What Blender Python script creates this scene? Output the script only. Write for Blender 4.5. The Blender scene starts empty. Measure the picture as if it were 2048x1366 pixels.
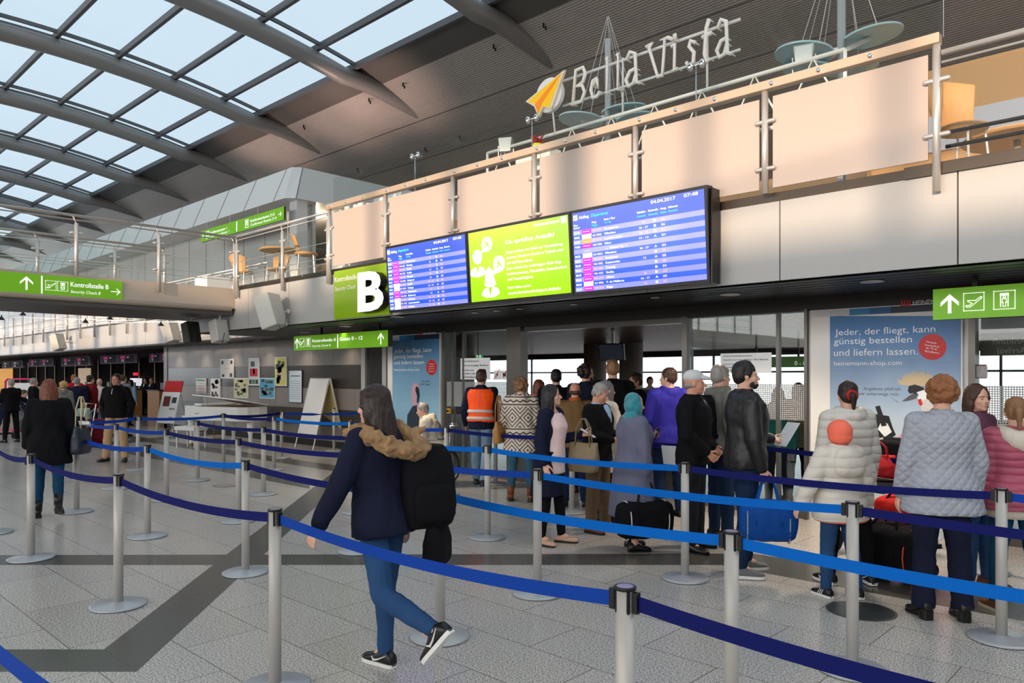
import bpy, bmesh, math, random
from math import sin, cos, tan, atan, atan2, pi, radians, sqrt
from mathutils import Vector, Matrix, Quaternion, noise

random.seed(7)
SC = bpy.context.scene
COL = SC.collection

# ------------------------------------------------------------------ camera
HE = 1.72                    # eye height
FPX = 1505.6                 # focal length in pixels of the 2048 frame
HZ = 752.0                   # horizon row
PHI = radians(43.54)         # how far the view turns left from the wall normal (+Y)
CS, SN = cos(PHI), sin(PHI)
cam_d = bpy.data.cameras.new('camera')
cam = bpy.data.objects.new('camera', cam_d)
COL.objects.link(cam)
cam.location = (0, 0, HE)
cam.rotation_euler = (pi / 2, 0, PHI)
cam_d.sensor_width = 36
cam_d.lens = FPX / 2048 * 36
cam_d.shift_y = (HZ - 683) / 2048
cam_d.clip_end = 400
SC.camera = cam

# ------------------------------------------------------------------ light
SC.view_settings.view_transform = 'Standard'
SC.view_settings.look = 'None'
SC.view_settings.gamma = 1
SC.view_settings.use_curve_mapping = False
SC.view_settings.exposure = 0.45

world = bpy.data.worlds.new('sky')
SC.world = world
world.use_nodes = True
bg = world.node_tree.nodes['Background']
bg.inputs[0].default_value = (0.86, 0.93, 1.0, 1)
bg.inputs[1].default_value = 1.9

def lamp(name, kind, loc, rot, energy, color, **kw):
    l = bpy.data.lights.new(name, kind)
    l.energy = energy
    l.color = color
    for k, v in kw.items():
        setattr(l, k, v)
    o = bpy.data.objects.new(name, l)
    COL.objects.link(o)
    o.location = loc
    o.rotation_euler = rot
    return o

# low morning sun, coming from behind the viewer through the slot in the unseen hall front
SUN_EL, SUN_AZ = radians(9), radians(14)       # azimuth: drift towards -X while travelling +Y
sd = Vector((-sin(SUN_AZ) * cos(SUN_EL), cos(SUN_AZ) * cos(SUN_EL), -sin(SUN_EL)))
sun = lamp('low_sun', 'SUN', (0, -30, 12), sd.to_track_quat('-Z', 'Y').to_euler(), 3.4, (1.0, 0.72, 0.50), angle=radians(0.9))
# added fill light behind the viewer, in place of daylight from a glazed front
fill_lamp = lamp('front_fill', 'AREA', (-9, -17, 6.4), (radians(84), 0, 0), 3000, (1.0, 0.97, 0.94), shape='RECTANGLE', size=46, size_y=6.5)

# ------------------------------------------------------------------ helpers
def lin(c):
    c = c / 255.0
    return c / 12.92 if c <= 0.04045 else ((c + 0.055) / 1.055) ** 2.4

def rgb(*c):
    if len(c) == 1:
        c = (c[0],) * 3
    return (lin(c[0]), lin(c[1]), lin(c[2]), 1)

MATS = {}
def mat(name, col=(128, 128, 128), rough=0.6, metal=0.0, spec=0.4, bump=0, bscale=60, var=0, vscale=8, emit=0, alpha=None, trans=0, stretch=None, wave=None, sheen=0):
    if name in MATS:
        return MATS[name]
    m = bpy.data.materials.new(name)
    m.use_nodes = True
    nt = m.node_tree
    b = nt.nodes['Principled BSDF']
    c = rgb(*col)
    b.inputs['Base Color'].default_value = c
    b.inputs['Roughness'].default_value = rough
    b.inputs['Metallic'].default_value = metal
    b.inputs['Specular IOR Level'].default_value = spec
    if sheen:
        b.inputs['Sheen Weight'].default_value = sheen
    if trans:
        b.inputs['Transmission Weight'].default_value = trans
    if emit:
        b.inputs['Emission Color'].default_value = c
        b.inputs['Emission Strength'].default_value = emit
    tc = nt.nodes.new('ShaderNodeTexCoord')
    src = tc.outputs['Object']
    if stretch:
        mp = nt.nodes.new('ShaderNodeMapping')
        mp.inputs['Scale'].default_value = stretch
        nt.links.new(src, mp.inputs['Vector'])
        src = mp.outputs['Vector']
    if var:
        n = nt.nodes.new('ShaderNodeTexNoise')
        n.inputs['Scale'].default_value = vscale
        n.inputs['Detail'].default_value = 3
        nt.links.new(src, n.inputs['Vector'])
        mx = nt.nodes.new('ShaderNodeMixRGB')
        mx.inputs[1].default_value = tuple(max(0, x * (1 - var)) for x in c[:3]) + (1,)
        mx.inputs[2].default_value = tuple(min(1, x * (1 + var)) for x in c[:3]) + (1,)
        nt.links.new(n.outputs['Fac'], mx.inputs[0])
        nt.links.new(mx.outputs[0], b.inputs['Base Color'])
    h = None
    if bump:
        n2 = nt.nodes.new('ShaderNodeTexNoise')
        n2.inputs['Scale'].default_value = bscale
        n2.inputs['Detail'].default_value = 4
        nt.links.new(src, n2.inputs['Vector'])
        h = n2.outputs['Fac']
    if wave:                                   # (kind, scale): quilting of padded clothes
        kind, scale = wave[:2]
        if kind == 'rows':
            w = nt.nodes.new('ShaderNodeTexWave')
            w.bands_direction = 'Z'
            w.wave_profile = 'SIN'
            w.inputs['Scale'].default_value = scale
            w.inputs['Distortion'].default_value = 1.2
            w.inputs['Detail'].default_value = 1
            w.inputs['Detail Scale'].default_value = 1.5
            nt.links.new(tc.outputs['Object'], w.inputs['Vector'])
            p = nt.nodes.new('ShaderNodeMath'); p.operation = 'POWER'
            p.inputs[1].default_value = 0.35
            nt.links.new(w.outputs['Fac'], p.inputs[0])
            h = p.outputs[0]
        else:                                  # diamonds: product of two diagonal waves
            outs = []
            for sgn in (1, -1):
                mp2 = nt.nodes.new('ShaderNodeMapping')
                mp2.inputs['Rotation'].default_value = (0, sgn * radians(45), 0)
                nt.links.new(tc.outputs['Object'], mp2.inputs['Vector'])
                w = nt.nodes.new('ShaderNodeTexWave')
                w.bands_direction = 'X'
                w.inputs['Scale'].default_value = scale
                nt.links.new(mp2.outputs[0], w.inputs['Vector'])
                p = nt.nodes.new('ShaderNodeMath'); p.operation = 'POWER'
                p.inputs[1].default_value = 0.4
                nt.links.new(w.outputs['Fac'], p.inputs[0])
                outs.append(p.outputs[0])
            mn = nt.nodes.new('ShaderNodeMath'); mn.operation = 'MULTIPLY'
            nt.links.new(outs[0], mn.inputs[0]); nt.links.new(outs[1], mn.inputs[1])
            h = mn.outputs[0]
    if h is not None:
        bp = nt.nodes.new('ShaderNodeBump')
        bp.inputs['Strength'].default_value = bump or (wave[2] if wave and len(wave) > 2 else 0.6)
        bp.inputs['Distance'].default_value = 0.02 if wave else 0.01
        nt.links.new(h, bp.inputs['Height'])
        nt.links.new(bp.outputs[0], b.inputs['Normal'])
    MATS[name] = m
    return m

def glass_mat(name, tint=(235, 245, 242), gloss=0.10, rough=0.02):
    """thin architectural pane: straight-through tinted transmission plus a mirror share"""
    if name in MATS:
        return MATS[name]
    m = bpy.data.materials.new(name)
    m.use_nodes = True
    nt = m.node_tree
    nt.nodes.clear()
    out = nt.nodes.new('ShaderNodeOutputMaterial')
    t = nt.nodes.new('ShaderNodeBsdfTransparent')
    t.inputs[0].default_value = rgb(*tint)
    g = nt.nodes.new('ShaderNodeBsdfGlossy')
    g.inputs['Roughness'].default_value = rough
    mx = nt.nodes.new('ShaderNodeMixShader')
    fr = nt.nodes.new('ShaderNodeLayerWeight')
    fr.inputs['Blend'].default_value = 0.25
    ml = nt.nodes.new('ShaderNodeMath'); ml.operation = 'MULTIPLY_ADD'
    ml.inputs[1].default_value = gloss * 2
    ml.inputs[2].default_value = gloss * 0.5
    nt.links.new(fr.outputs['Fresnel'], ml.inputs[0])
    nt.links.new(ml.outputs[0], mx.inputs[0])
    nt.links.new(t.outputs[0], mx.inputs[1])
    nt.links.new(g.outputs[0], mx.inputs[2])
    nt.links.new(mx.outputs[0], out.inputs[0])
    MATS[name] = m
    return m

def props(o, label=None, cat=None, group=None, kind=None):
    if label: o['label'] = label
    if cat: o['category'] = cat
    if group: o['group'] = group
    if kind: o['kind'] = kind
    return o

def obj(name, bm, m, parent=None, smooth=False, loc=None, bevel=0):
    me = bpy.data.meshes.new(name)
    if isinstance(bm, bpy.types.Mesh):
        me = bm
    else:
        bmesh.ops.recalc_face_normals(bm, faces=bm.faces)
        bm.to_mesh(me)
        bm.free()
    if smooth:
        me.shade_smooth()
    o = bpy.data.objects.new(name, me)
    COL.objects.link(o)
    for x in (m if isinstance(m, (list, tuple)) else [m]):
        me.materials.append(x)
    if parent: o.parent = parent
    if loc: o.location = loc
    if bevel:
        md = o.modifiers.new('edge', 'BEVEL')
        md.width = bevel
        md.segments = 2
        md.limit_method = 'ANGLE'
    return o

def empty(name, loc=(0, 0, 0), rz=0.0, label=None, cat=None, group=None, kind=None):
    o = bpy.data.objects.new(name, None)
    o.empty_display_size = 0.1
    COL.objects.link(o)
    o.location = loc
    o.rotation_euler = (0, 0, rz)
    return props(o, label, cat, group, kind)

def copy_tree(o, parent=None):
    c = o.copy()
    COL.objects.link(c)
    if parent: c.parent = parent
    for ch in list(o.children):
        copy_tree(ch, c)
    return c

def box(bm, x0, y0, z0, x1, y1, z1, M=None):
    vs = [bm.verts.new((x, y, z)) for x in (x0, x1) for y in (y0, y1) for z in (z0, z1)]
    for f in ((0, 1, 3, 2), (4, 6, 7, 5), (0, 4, 5, 1), (2, 3, 7, 6), (0, 2, 6, 4), (1, 5, 7, 3)):
        bm.faces.new([vs[i] for i in f])
    if M is not None:
        for v in vs: v.co = M @ v.co
    return vs

def frame_of(d):
    d = Vector(d).normalized()
    up = Vector((0, 0, 1)) if abs(d.z) < 0.95 else Vector((0, 1, 0))
    x = up.cross(d).normalized()
    y = d.cross(x).normalized()
    return x, y, d

def ring(bm, c, x, y, rx, ry, n, p=2.0):
    vs = []
    for i in range(n):
        a = 2 * pi * i / n
        ca, sa = cos(a), sin(a)
        if p != 2.0:
            ca = math.copysign(abs(ca) ** (2 / p), ca)
            sa = math.copysign(abs(sa) ** (2 / p), sa)
        vs.append(bm.verts.new(c + x * (rx * ca) + y * (ry * sa)))
    return vs

def skin_rings(bm, rings, cap=True):
    n = len(rings[0])
    for a, b in zip(rings, rings[1:]):
        for i in range(n):
            j = (i + 1) % n
            bm.faces.new((a[i], a[j], b[j], b[i]))
    if cap:
        bm.faces.new(list(reversed(rings[0])))
        bm.faces.new(rings[-1])

def tube(bm, pts, r, n=10, cap=True, ends=None):
    """round bar along a polyline; r is one radius or one per point"""
    pts = [Vector(p) for p in pts]
    rs = r if isinstance(r, (list, tuple)) else [r] * len(pts)
    rings = []
    px = None
    for i, p in enumerate(pts):
        if i == 0: d = pts[1] - pts[0]
        elif i == len(pts) - 1: d = pts[-1] - pts[-2]
        else: d = (pts[i + 1] - pts[i]).normalized() + (pts[i] - pts[i - 1]).normalized()
        d = d.normalized() if d.length > 1e-9 else Vector((0, 0, 1))
        if px is None:
            x, y, _ = frame_of(d)
        else:
            x = (px - d * px.dot(d)).normalized()
            y = d.cross(x)
        px = x
        rings.append(ring(bm, p, x, y, rs[i], rs[i], n))
    skin_rings(bm, rings, cap)

def ball(bm, c, r, seg=14, M=None):
    rx, ry, rz = r if isinstance(r, (list, tuple)) else (r, r, r)
    T = Matrix.Translation(Vector(c))
    if M is not None: T = T @ M
    bmesh.ops.create_uvsphere(bm, u_segments=seg, v_segments=max(6, seg * 2 // 3), radius=1, matrix=T @ Matrix.Diagonal((rx, ry, rz, 1)))

def capsule(bm, a, b, ra, rb=None, n=12):
    rb = ra if rb is None else rb
    a, b = Vector(a), Vector(b)
    d = b - a
    L = d.length
    if L < 1e-6:
        ball(bm, a, max(ra, rb)); return
    x, y, d = frame_of(d)
    rings = []
    for t in (80, 55, 28):
        t = radians(t)
        rings.append(ring(bm, a - d * (ra * sin(t)), x, y, ra * cos(t), ra * cos(t), n))
    for k in range(4):
        f = k / 3
        rings.append(ring(bm, a + d * (L * f), x, y, ra + (rb - ra) * f, ra + (rb - ra) * f, n))
    for t in (28, 55, 80):
        t = radians(t)
        rings.append(ring(bm, b + d * (rb * sin(t)), x, y, rb * cos(t), rb * cos(t), n))
    skin_rings(bm, rings)

def prism(bm, pts, y0, y1, M=None):
    """outline in the X-Z plane, given thickness along Y"""
    a = [bm.verts.new((p[0], y0, p[1])) for p in pts]
    b = [bm.verts.new((p[0], y1, p[1])) for p in pts]
    n = len(pts)
    bm.faces.new(a)
    bm.faces.new(list(reversed(b)))
    for i in range(n):
        j = (i + 1) % n
        bm.faces.new((a[j], a[i], b[i], b[j]))
    if M is not None:
        for v in a + b: v.co = M @ v.co

def slab(bm, pts, z0, z1):
    """outline in the X-Y plane, given thickness along Z"""
    a = [bm.verts.new((p[0], p[1], z0)) for p in pts]
    b = [bm.verts.new((p[0], p[1], z1)) for p in pts]
    n = len(pts)
    bm.faces.new(list(reversed(a)))
    bm.faces.new(b)
    for i in range(n):
        j = (i + 1) % n
        bm.faces.new((a[i], a[j], b[j], b[i]))

def lathe(bm, prof, c=(0, 0, 0), n=20):
    c = Vector(c)
    rings = [ring(bm, c + Vector((0, 0, z)), Vector((1, 0, 0)), Vector((0, 1, 0)), max(r, 1e-4), max(r, 1e-4), n) for r, z in prof]
    skin_rings(bm, rings)

def BM():
    return bmesh.new()

def circ(cx, cz, r, n=24, rz=None):
    rz = r if rz is None else rz
    return [(cx + r * cos(2 * pi * i / n), cz + rz * sin(2 * pi * i / n)) for i in range(n)]

WORK = bpy.data.scenes.new('work')                 # scratch scene for evaluating single objects quickly
def evaluated_mesh(o):
    WORK.collection.objects.link(o)
    vl = WORK.view_layers[0]
    vl.update()
    me = bpy.data.meshes.new_from_object(o.evaluated_get(vl.depsgraph), depsgraph=vl.depsgraph)
    bpy.data.objects.remove(o)
    return me

# writing: a font curve turned into a mesh, standing in the X-Z plane, facing -Y
def text_mesh(s, height, width=None, depth=0.002, bold=0.0, align='LEFT', shear=0.0, space=1.0):
    cu = bpy.data.curves.new('txt', 'FONT')
    cu.body = s
    cu.size = 1.0
    cu.offset = bold
    cu.shear = shear
    cu.resolution_u = 3
    cu.extrude = 0.001
    cu.align_x = 'LEFT'
    cu.space_line = space
    o = bpy.data.objects.new('txt', cu)
    me = evaluated_mesh(o)
    bpy.data.curves.remove(cu)
    if not me.vertices:
        return me
    xs = [v.co.x for v in me.vertices]
    ys = [v.co.y for v in me.vertices]
    x0, x1, y0, y1 = min(xs), max(xs), min(ys), max(ys)
    kz = height / 0.73                       # cap height of the face is about .73 em
    kx = kz if width is None else width / (x1 - x0)
    off = {'LEFT': 0, 'CENTER': -(x1 - x0) / 2 * kx, 'RIGHT': -(x1 - x0) * kx}[align]
    for v in me.vertices:
        zz = v.co.z
        v.co = Vector(((v.co.x - x0) * kx + off, -zz * depth / 0.001 * 0.5, v.co.y * kz))
    me.materials.clear()
    return me

def write(parent, s, x, z, height, m, width=None, y=-0.003, name='lettering', align='LEFT', bold=0.0, rot=0.0, shear=0.0, space=1.0, depth=0.002):
    o = obj(name, text_mesh(s, height, width, depth, bold, align, shear, space), m, parent)
    o.location = (x, y, z)
    o.rotation_euler = (0, -rot, 0)
    return o

def shape(parent, name, pts, m, y=-0.003, t=0.002, loc=None):
    bm = BM()
    prism(bm, pts, y - t, y)
    return obj(name, bm, m, parent)

def strokes(bm, pts, w, y0, y1, closed=False):
    """flat line of width w through 2-D points (X-Z), as little slabs"""
    pts = list(pts) + ([pts[0]] if closed else [])
    for (x0, z0), (x1, z1) in zip(pts, pts[1:]):
        d = Vector((x1 - x0, z1 - z0))
        if d.length < 1e-6: continue
        d.normalize()
        n = Vector((-d.y, d.x)) * w / 2
        e = d * w / 2
        prism(bm, [(x0 - e.x + n.x, z0 - e.y + n.y), (x0 - e.x - n.x, z0 - e.y - n.y), (x1 + e.x - n.x, z1 + e.y - n.y), (x1 + e.x + n.x, z1 + e.y + n.y)], y0, y1)

# where a picture point lies in the hall
def ray(px, py):
    a = (px - 1024) / FPX
    return Vector((-SN + a * CS, CS + a * SN, (HZ - py) / FPX))

def ground(px, py, z=0.0):
    r = ray(px, py)
    t = (z - HE) / r.z
    return Vector((r.x * t, r.y * t, z))

def at_depth(px, d, z=0.0):
    r = ray(px, HZ)
    return Vector((r.x * d, r.y * d, z))

def on_y(px, py, Y):
    r = ray(px, py)
    t = Y / r.y
    return Vector((r.x * t, Y, HE + r.z * t))

def on_x(px, py, X):
    r = ray(px, py)
    t = X / r.x
    return Vector((X, r.y * t, HE + r.z * t))
# ------------------------------------------------------------------ materials of the hall
def floor_material():
    m = bpy.data.materials.new('granite_floor')
    m.use_nodes = True
    nt = m.node_tree; L = nt.links
    b = nt.nodes['Principled BSDF']
    tc = nt.nodes.new('ShaderNodeTexCoord')
    def noise_(scale, detail, rough=0.6):
        n = nt.nodes.new('ShaderNodeTexNoise')
        n.inputs['Scale'].default_value = scale
        n.inputs['Detail'].default_value = detail
        n.inputs['Roughness'].default_value = rough
        L.new(tc.outputs['Object'], n.inputs['Vector'])
        return n
    n1 = noise_(92, 2, 0.8)
    r1 = nt.nodes.new('ShaderNodeValToRGB')
    r1.color_ramp.elements[0].position = 0.36; r1.color_ramp.elements[0].color = rgb(106, 103, 100)
    r1.color_ramp.elements[1].position = 0.60; r1.color_ramp.elements[1].color = rgb(230, 223, 214)
    L.new(n1.outputs['Fac'], r1.inputs[0])
    br = nt.nodes.new('ShaderNodeTexBrick')
    br.offset = 0.5
    br.inputs['Color1'].default_value = (1, 1, 1, 1)
    br.inputs['Color2'].default_value = (0.88, 0.88, 0.88, 1)
    br.inputs['Mortar'].default_value = (0.30, 0.29, 0.28, 1)
    br.inputs['Scale'].default_value = 1
    br.inputs['Mortar Size'].default_value = 0.0035
    br.inputs['Mortar Smooth'].default_value = 0.2
    br.inputs['Brick Width'].default_value = 1.04
    br.inputs['Row Height'].default_value = 0.506
    mp = nt.nodes.new('ShaderNodeMapping')
    mp.inputs['Location'].default_value = (0.1, 0.0, 0)
    L.new(tc.outputs['Object'], mp.inputs[0])
    L.new(mp.outputs[0], br.inputs['Vector'])
    mul = nt.nodes.new('ShaderNodeMixRGB'); mul.blend_type = 'MULTIPLY'; mul.inputs[0].default_value = 1
    L.new(r1.outputs[0], mul.inputs[1]); L.new(br.outputs['Color'], mul.inputs[2])
    L.new(mul.outputs[0], b.inputs['Base Color'])
    b.inputs['Roughness'].default_value = 0.22
    b.inputs['Specular IOR Level'].default_value = 0.45
    return m

def band_material():
    m = mat('dark_granite', (86, 84, 79), rough=0.25, spec=0.4, var=0.25, vscale=70)
    return m

M_FLOOR = floor_material()
M_BAND = band_material()
M_PANEL = mat('white_cladding', (174, 173, 170), rough=0.35, spec=0.4)
M_PANELDK = mat('shadow_gap', (30, 29, 28), rough=0.7)
M_SOFFIT = mat('dark_soffit', (46, 45, 45), rough=0.45, metal=0.4)
M_STEEL = mat('brushed_steel', (206, 202, 196), rough=0.34, metal=0.55, bump=0.03, bscale=200, stretch=(1, 1, 0.02))
M_CHROME = mat('chrome', (225, 225, 225), rough=0.12, metal=1.0)
M_FROST = mat('frosted_beige_panel', (186, 171, 161), rough=0.3, spec=0.5)
M_RAIL = mat('champagne_rail', (214, 190, 166), rough=0.3, metal=0.5)
M_GLASS = glass_mat('clear_glass', (251, 254, 253), 0.05)
M_GLASSG = glass_mat('greenish_glass', (253, 255, 254), 0.05)
M_DOORGLASS = glass_mat('door_glass', (232, 238, 236), 0.10)
M_ROOFGLASS = glass_mat('fritted_roof_glass', (151, 161, 166), 0.04, 0.2)
M_RIB = mat('grey_painted_steel', (132, 130, 128), rough=0.42, metal=0.3)
M_RIBD = mat('dark_glazing_bar', (92, 93, 96), rough=0.5, metal=0.3)
M_CEIL = mat('metal_ceiling', (154, 146, 139), rough=0.42, metal=0.25)
M_CEILD = mat('smooth_metal_ceiling', (92, 88, 84), rough=0.45, metal=0.3)
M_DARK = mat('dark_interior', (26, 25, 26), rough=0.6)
M_FRAME = mat('door_frame_metal', (108, 104, 100), rough=0.38, metal=0.7)
M_BLACK = mat('black_plastic', (16, 16, 17), rough=0.4)
M_WHITE = mat('white_paint', (236, 235, 231), rough=0.4)
M_WALLG = mat('granite_wall_light', (134, 128, 123), rough=0.35, var=0.12, vscale=60)
M_WALLD = mat('granite_wall_dark', (66, 62, 59), rough=0.18, spec=0.6, var=0.25, vscale=60)
M_WOOD = mat('counter_wood', (176, 124, 72), rough=0.5, var=0.2, vscale=6, stretch=(1, 1, 12))
M_DWOOD = mat('dark_wood', (82, 58, 44), rough=0.5, var=0.2, vscale=6)

def S(name, bm, m, **k):
    o = obj(name, bm, m, **k)
    o['kind'] = 'structure'
    return o

# ------------------------------------------------------------------ floor
bm = BM(); box(bm, -80, -20, -0.3, 16, 30, 0); S('floor', bm, M_FLOOR)

def band(pts, z1=0.0015):
    bm = BM(); slab(bm, pts, 0.0, z1); return S('floor_band', bm, M_BAND)

def gp(*pp): return [tuple(ground(*p).xy) for p in pp]

YB0, YB1 = 6.42, 6.93
cA = on_y(1505, HZ, YB1)
q = gp((-500, 1130), (1440, 1130), (1508, 1107.5), (-500, 1111.5))
band(q, 0.0016)
w0, w1 = ground(1442, 1130), ground(1507, 1107)
band([(w0.x, w0.y), (w0.x + 12, YB0), (w0.x + 12, YB1), (w1.x, w1.y)], 0.0013)
band(gp((273, 1343), (668, 980), (742, 921), (690, 927), (620, 980), (208, 1299)), 0.0019)
band(gp((-300, 1343.5), (272.5, 1343.5), (207.5, 1299), (-300, 1299)), 0.0012)
d0, d1 = ground(620, 966), ground(648, 955)
band([(-24, 6.2), (ground(640, 975).x, 6.2), (ground(655, 955).x + 0.2, 6.62), (-24, 6.62)], 0.0011)
band([(-30, 7.65), (ground(720, 944).x, 7.65), (ground(735, 926).x, 8.15), (-30, 8.15)], 0.0021)
band(gp((120, 893), (640, 845), (640, 849), (150, 897)), 0.0024)

# ------------------------------------------------------------------ terrace edge: white cladding with joints
def cladding(name, x0, x1, y, z0, z1, first, step, gap=0.012):
    bm = BM()
    xs = [x0]
    x = first
    while x < x1 - 0.05:
        if x > x0 + 0.05: xs.append(x)
        x += step
    xs.append(x1)
    for a, b in zip(xs, xs[1:]):
        box(bm, a + gap / 2, y, z0, b - gap / 2, y + 0.04, z1)
    S(name, bm, M_PANEL)
    bm = BM(); box(bm, x0, y + 0.04, z0 + 0.005, x1, y + 0.2, z1 - 0.005)
    S(name + '_backing', bm, M_PANELDK)

XE = -16.55
cladding('wall_terrace_front', XE, 15, 7.09, 2.65, 3.42, -16.0 + 0.65, 1.525)
cladding('wall_terrace_far', -80, XE, 9.2, 2.65, 3.45, -78.0, 1.525)
bm = BM(); box(bm, XE - 0.04, 7.09, 2.65, XE, 9.25, 3.42); S('wall_terrace_return', bm, M_PANEL)
# terrace slab and its soffit of dark metal strips
bm = BM()
box(bm, XE, 7.25, 2.78, 15, 9.3, 3.40); box(bm, -80, 9.3, 2.78, 15, 24, 3.40)
S('floor_terrace', bm, M_PANEL)
bm = BM()
y = 7.12
while y < 9.1:
    box(bm, XE + 0.02, y, 2.655, 15, y + 0.16, 2.70); y += 0.2
while y < 10.2:
    box(bm, -80, y, 2.655, 15, y + 0.16, 2.70); y += 0.2
S('ceiling_soffit', bm, M_SOFFIT)
bm = BM(); box(bm, XE, 7.14, 2.71, 15, 9.3, 2.78); box(bm, -80, 9.25, 2.71, 15, 24, 2.78); S('ceiling_soffit_backing', bm, M_DARK)
# ledge under the balustrade
bm = BM(); box(bm, -14.4, 7.13, 3.42, 15, 7.25, 3.52); S('trim_1', bm, mat('ledge', (70, 62, 54), rough=0.4, metal=0.5))
bm = BM(); box(bm, -80, 9.22, 3.45, XE, 9.4, 3.52); S('trim_2', bm, MATS['ledge'])

# ------------------------------------------------------------------ roof
def zc(Y): return 12.0 - (Y - 6.5) ** 2 / 72
def zg(Y): return zc(Y) + 0.42
CEILP = [(13.95, zg(13.95)), (15.0, 11.32), (16.8, 10.64), (18.6, 10.12), (21, 9.3), (25, 7.9)]
def ceil_z(Y):
    for (a, za), (b, zb) in zip(CEILP, CEILP[1:]):
        if Y <= b: return za + (zb - za) * (Y - a) / (b - a)
    return CEILP[-1][1]
RIBX = [-14.27 + 6.135 * k for k in range(3, -10, -1)]
XR0, XR1 = -76.0, 10.4
for X in RIBX:
    bm = BM()
    pts, rs = [], []
    for k in range(64):
        Y = -4.4 + k * (21.9 / 63)
        t = max(0, (Y - 13.2) / 3.8)
        r = 0.27
        q = max(0, min(1, (Y - 13.2) / 1.2)); q = q * q * (3 - 2 * q)
        zt_ = ceil_z(max(Y, 13.95)) - .27 + .54 * (Y - 14.2) / 2.5
        pts.append((X, Y, zc(Y) * (1 - q) + zt_ * q)); rs.append(r)
    tube(bm, pts, rs, 18)
    S('roof_rib', bm, M_RIB, smooth=True)
PURL = [13.95, 12.68, 10.88, 9.05, 7.24, 5.42, 3.6, 1.8, 0.0, -0.95]
for i, Y in enumerate(PURL):
    bm = BM()
    box(bm, XR0, Y - 0.055, zg(Y) - 0.16, XR1, Y + 0.055, zg(Y) + 0.03)
    S('roof_purlin', bm, M_RIBD)
for X in RIBX:                                    # glazing bars beside each rib, one curved bar a side
    for s in (-0.27, 0.27):
        bm = BM()
        rings = []
        for k in range(24):
            Y = -0.95 + k * 14.9 / 23
            rings.append([bm.verts.new((X + s + a, Y, zg(Y) + b)) for a, b in ((-0.035, -0.08), (0.035, -0.08), (0.035, 0.03), (-0.035, 0.03))])
        skin_rings(bm, rings)
        S('roof_glazing_bar', bm, M_RIBD)
for X0, X1 in zip(RIBX[1:], RIBX):                # one glazed bay between two ribs
    bm = BM()
    prev = None
    for k in range(24):
        Y = -0.95 + k * 14.9 / 23
        cur = [bm.verts.new((X0, Y, zg(Y))), bm.verts.new((X1, Y, zg(Y)))]
        if prev: bm.faces.new((prev[0], prev[1], cur[1], cur[0]))
        prev = cur
    S('window_%d' % (1 + len([o for o in COL.objects if o.name.startswith('window_')])), bm, M_ROOFGLASS, smooth=True)

bm = BM()
prof = [(13.95, zg(13.95)), (14.5, ceil_z(14.5)), (15.0, 11.32)]
a = [[bm.verts.new((X, Y, Z)) for Y, Z in prof] for X in (XR0, XR1)]
for i in range(2): bm.faces.new((a[0][i], a[1][i], a[1][i + 1], a[0][i + 1]))
S('ceiling_smooth_strip', bm, M_CEILD, smooth=True)
bm = BM()
Y = 15.0; prof = []
while Y < 24.2:                                   # corrugated sheet
    z = ceil_z(Y)
    for dy, dz in ((0, 0), (0.04, 0), (0.048, 0.014), (0.065, 0.014)):
        prof.append((Y + dy, ceil_z(Y + dy) + dz))
    Y += 0.074
a = [[bm.verts.new((X, Y, Z)) for Y, Z in prof] for X in (XR0, XR1)]
for i in range(len(prof) - 1): bm.faces.new((a[0][i], a[1][i], a[1][i + 1], a[0][i + 1]))
S('ceiling', bm, M_CEIL)
for Y in (16.85, 18.7, 20.9):                     # seams of the ceiling sheets
    bm = BM(); box(bm, XR0, Y - 0.012, ceil_z(Y) - 0.006, XR1, Y + 0.012, ceil_z(Y) + 0.01); S('ceiling_seam', bm, M_RIBD)
bm = BM()
for k in range(12):                               # the matching vault towards the unseen front
    pass
prof = [(-0.95, zg(-0.95)), (-4, zg(-4)), (-8, 9.9), (-20.2, 9.4)]
a = [[bm.verts.new((X, Y, Z)) for Y, Z in prof] for X in (XR0, XR1)]
for i in range(3): bm.faces.new((a[0][i], a[1][i], a[1][i + 1], a[0][i + 1]))
S('ceiling_front', bm, M_CEILD)

# ------------------------------------------------------------------ outer walls
# unseen hall front; its slot is shaped to aim the sun at the terrace edge
bm = BM()
box(bm, -80, -20.3, 0, 16, -20, 7.45)
box(bm, -80, -20.3, 9.95, 16, -20, 12.5)
S('wall_sun_slot', bm, mat('sun_slot_wall', (196, 190, 184), rough=0.7))
bm = BM()
x = -79.0
k = 0
while x < 16:
    w = 0.16 if k % 3 else 0.5
    box(bm, x, -20.25, 6.9, x + w, -20.05, 10.0)
    x += 1.9; k += 1
for za, zb, xa, xb in ((7.35, 8.15, -10, 6), (7.0, 7.75, -13, 2), (7.8, 8.6, -36, -20), (7.2, 8.2, -55, -38)):  # slanted bars added for the shadow lines they cast on the panels
    tube(bm, [(xa, -20.15, za), (xb, -20.15, zb)], 0.07, 8)
S('window_front_mullions', bm, M_RIBD)
bm = BM(); box(bm, 15.7, -20, 0, 16, 24, 13); S('wall_right', bm, M_PANEL)
bm = BM(); box(bm, -80.2, -20, 0, -80, 30, 1.0); box(bm, -80.2, -20, 9, -80, 30, 13); S('wall_left', bm, M_PANEL)
bm = BM()
for k in range(24): box(bm, -80.2, -20 + k * 2.1, 0.9, -80.0, -19.85 + k * 2.1, 9)
for z in (3.2, 5.2, 7.2): box(bm, -80.2, -20, z, -80.0, 30, z + 0.1)
S('window_left_frame', bm, M_RIBD)
bm = BM(); box(bm, -80, 24.0, 3.4, 16, 24.3, 9); S('wall_restaurant_back', bm, mat('restaurant_wall', (206, 170, 130), rough=0.7))

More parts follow.
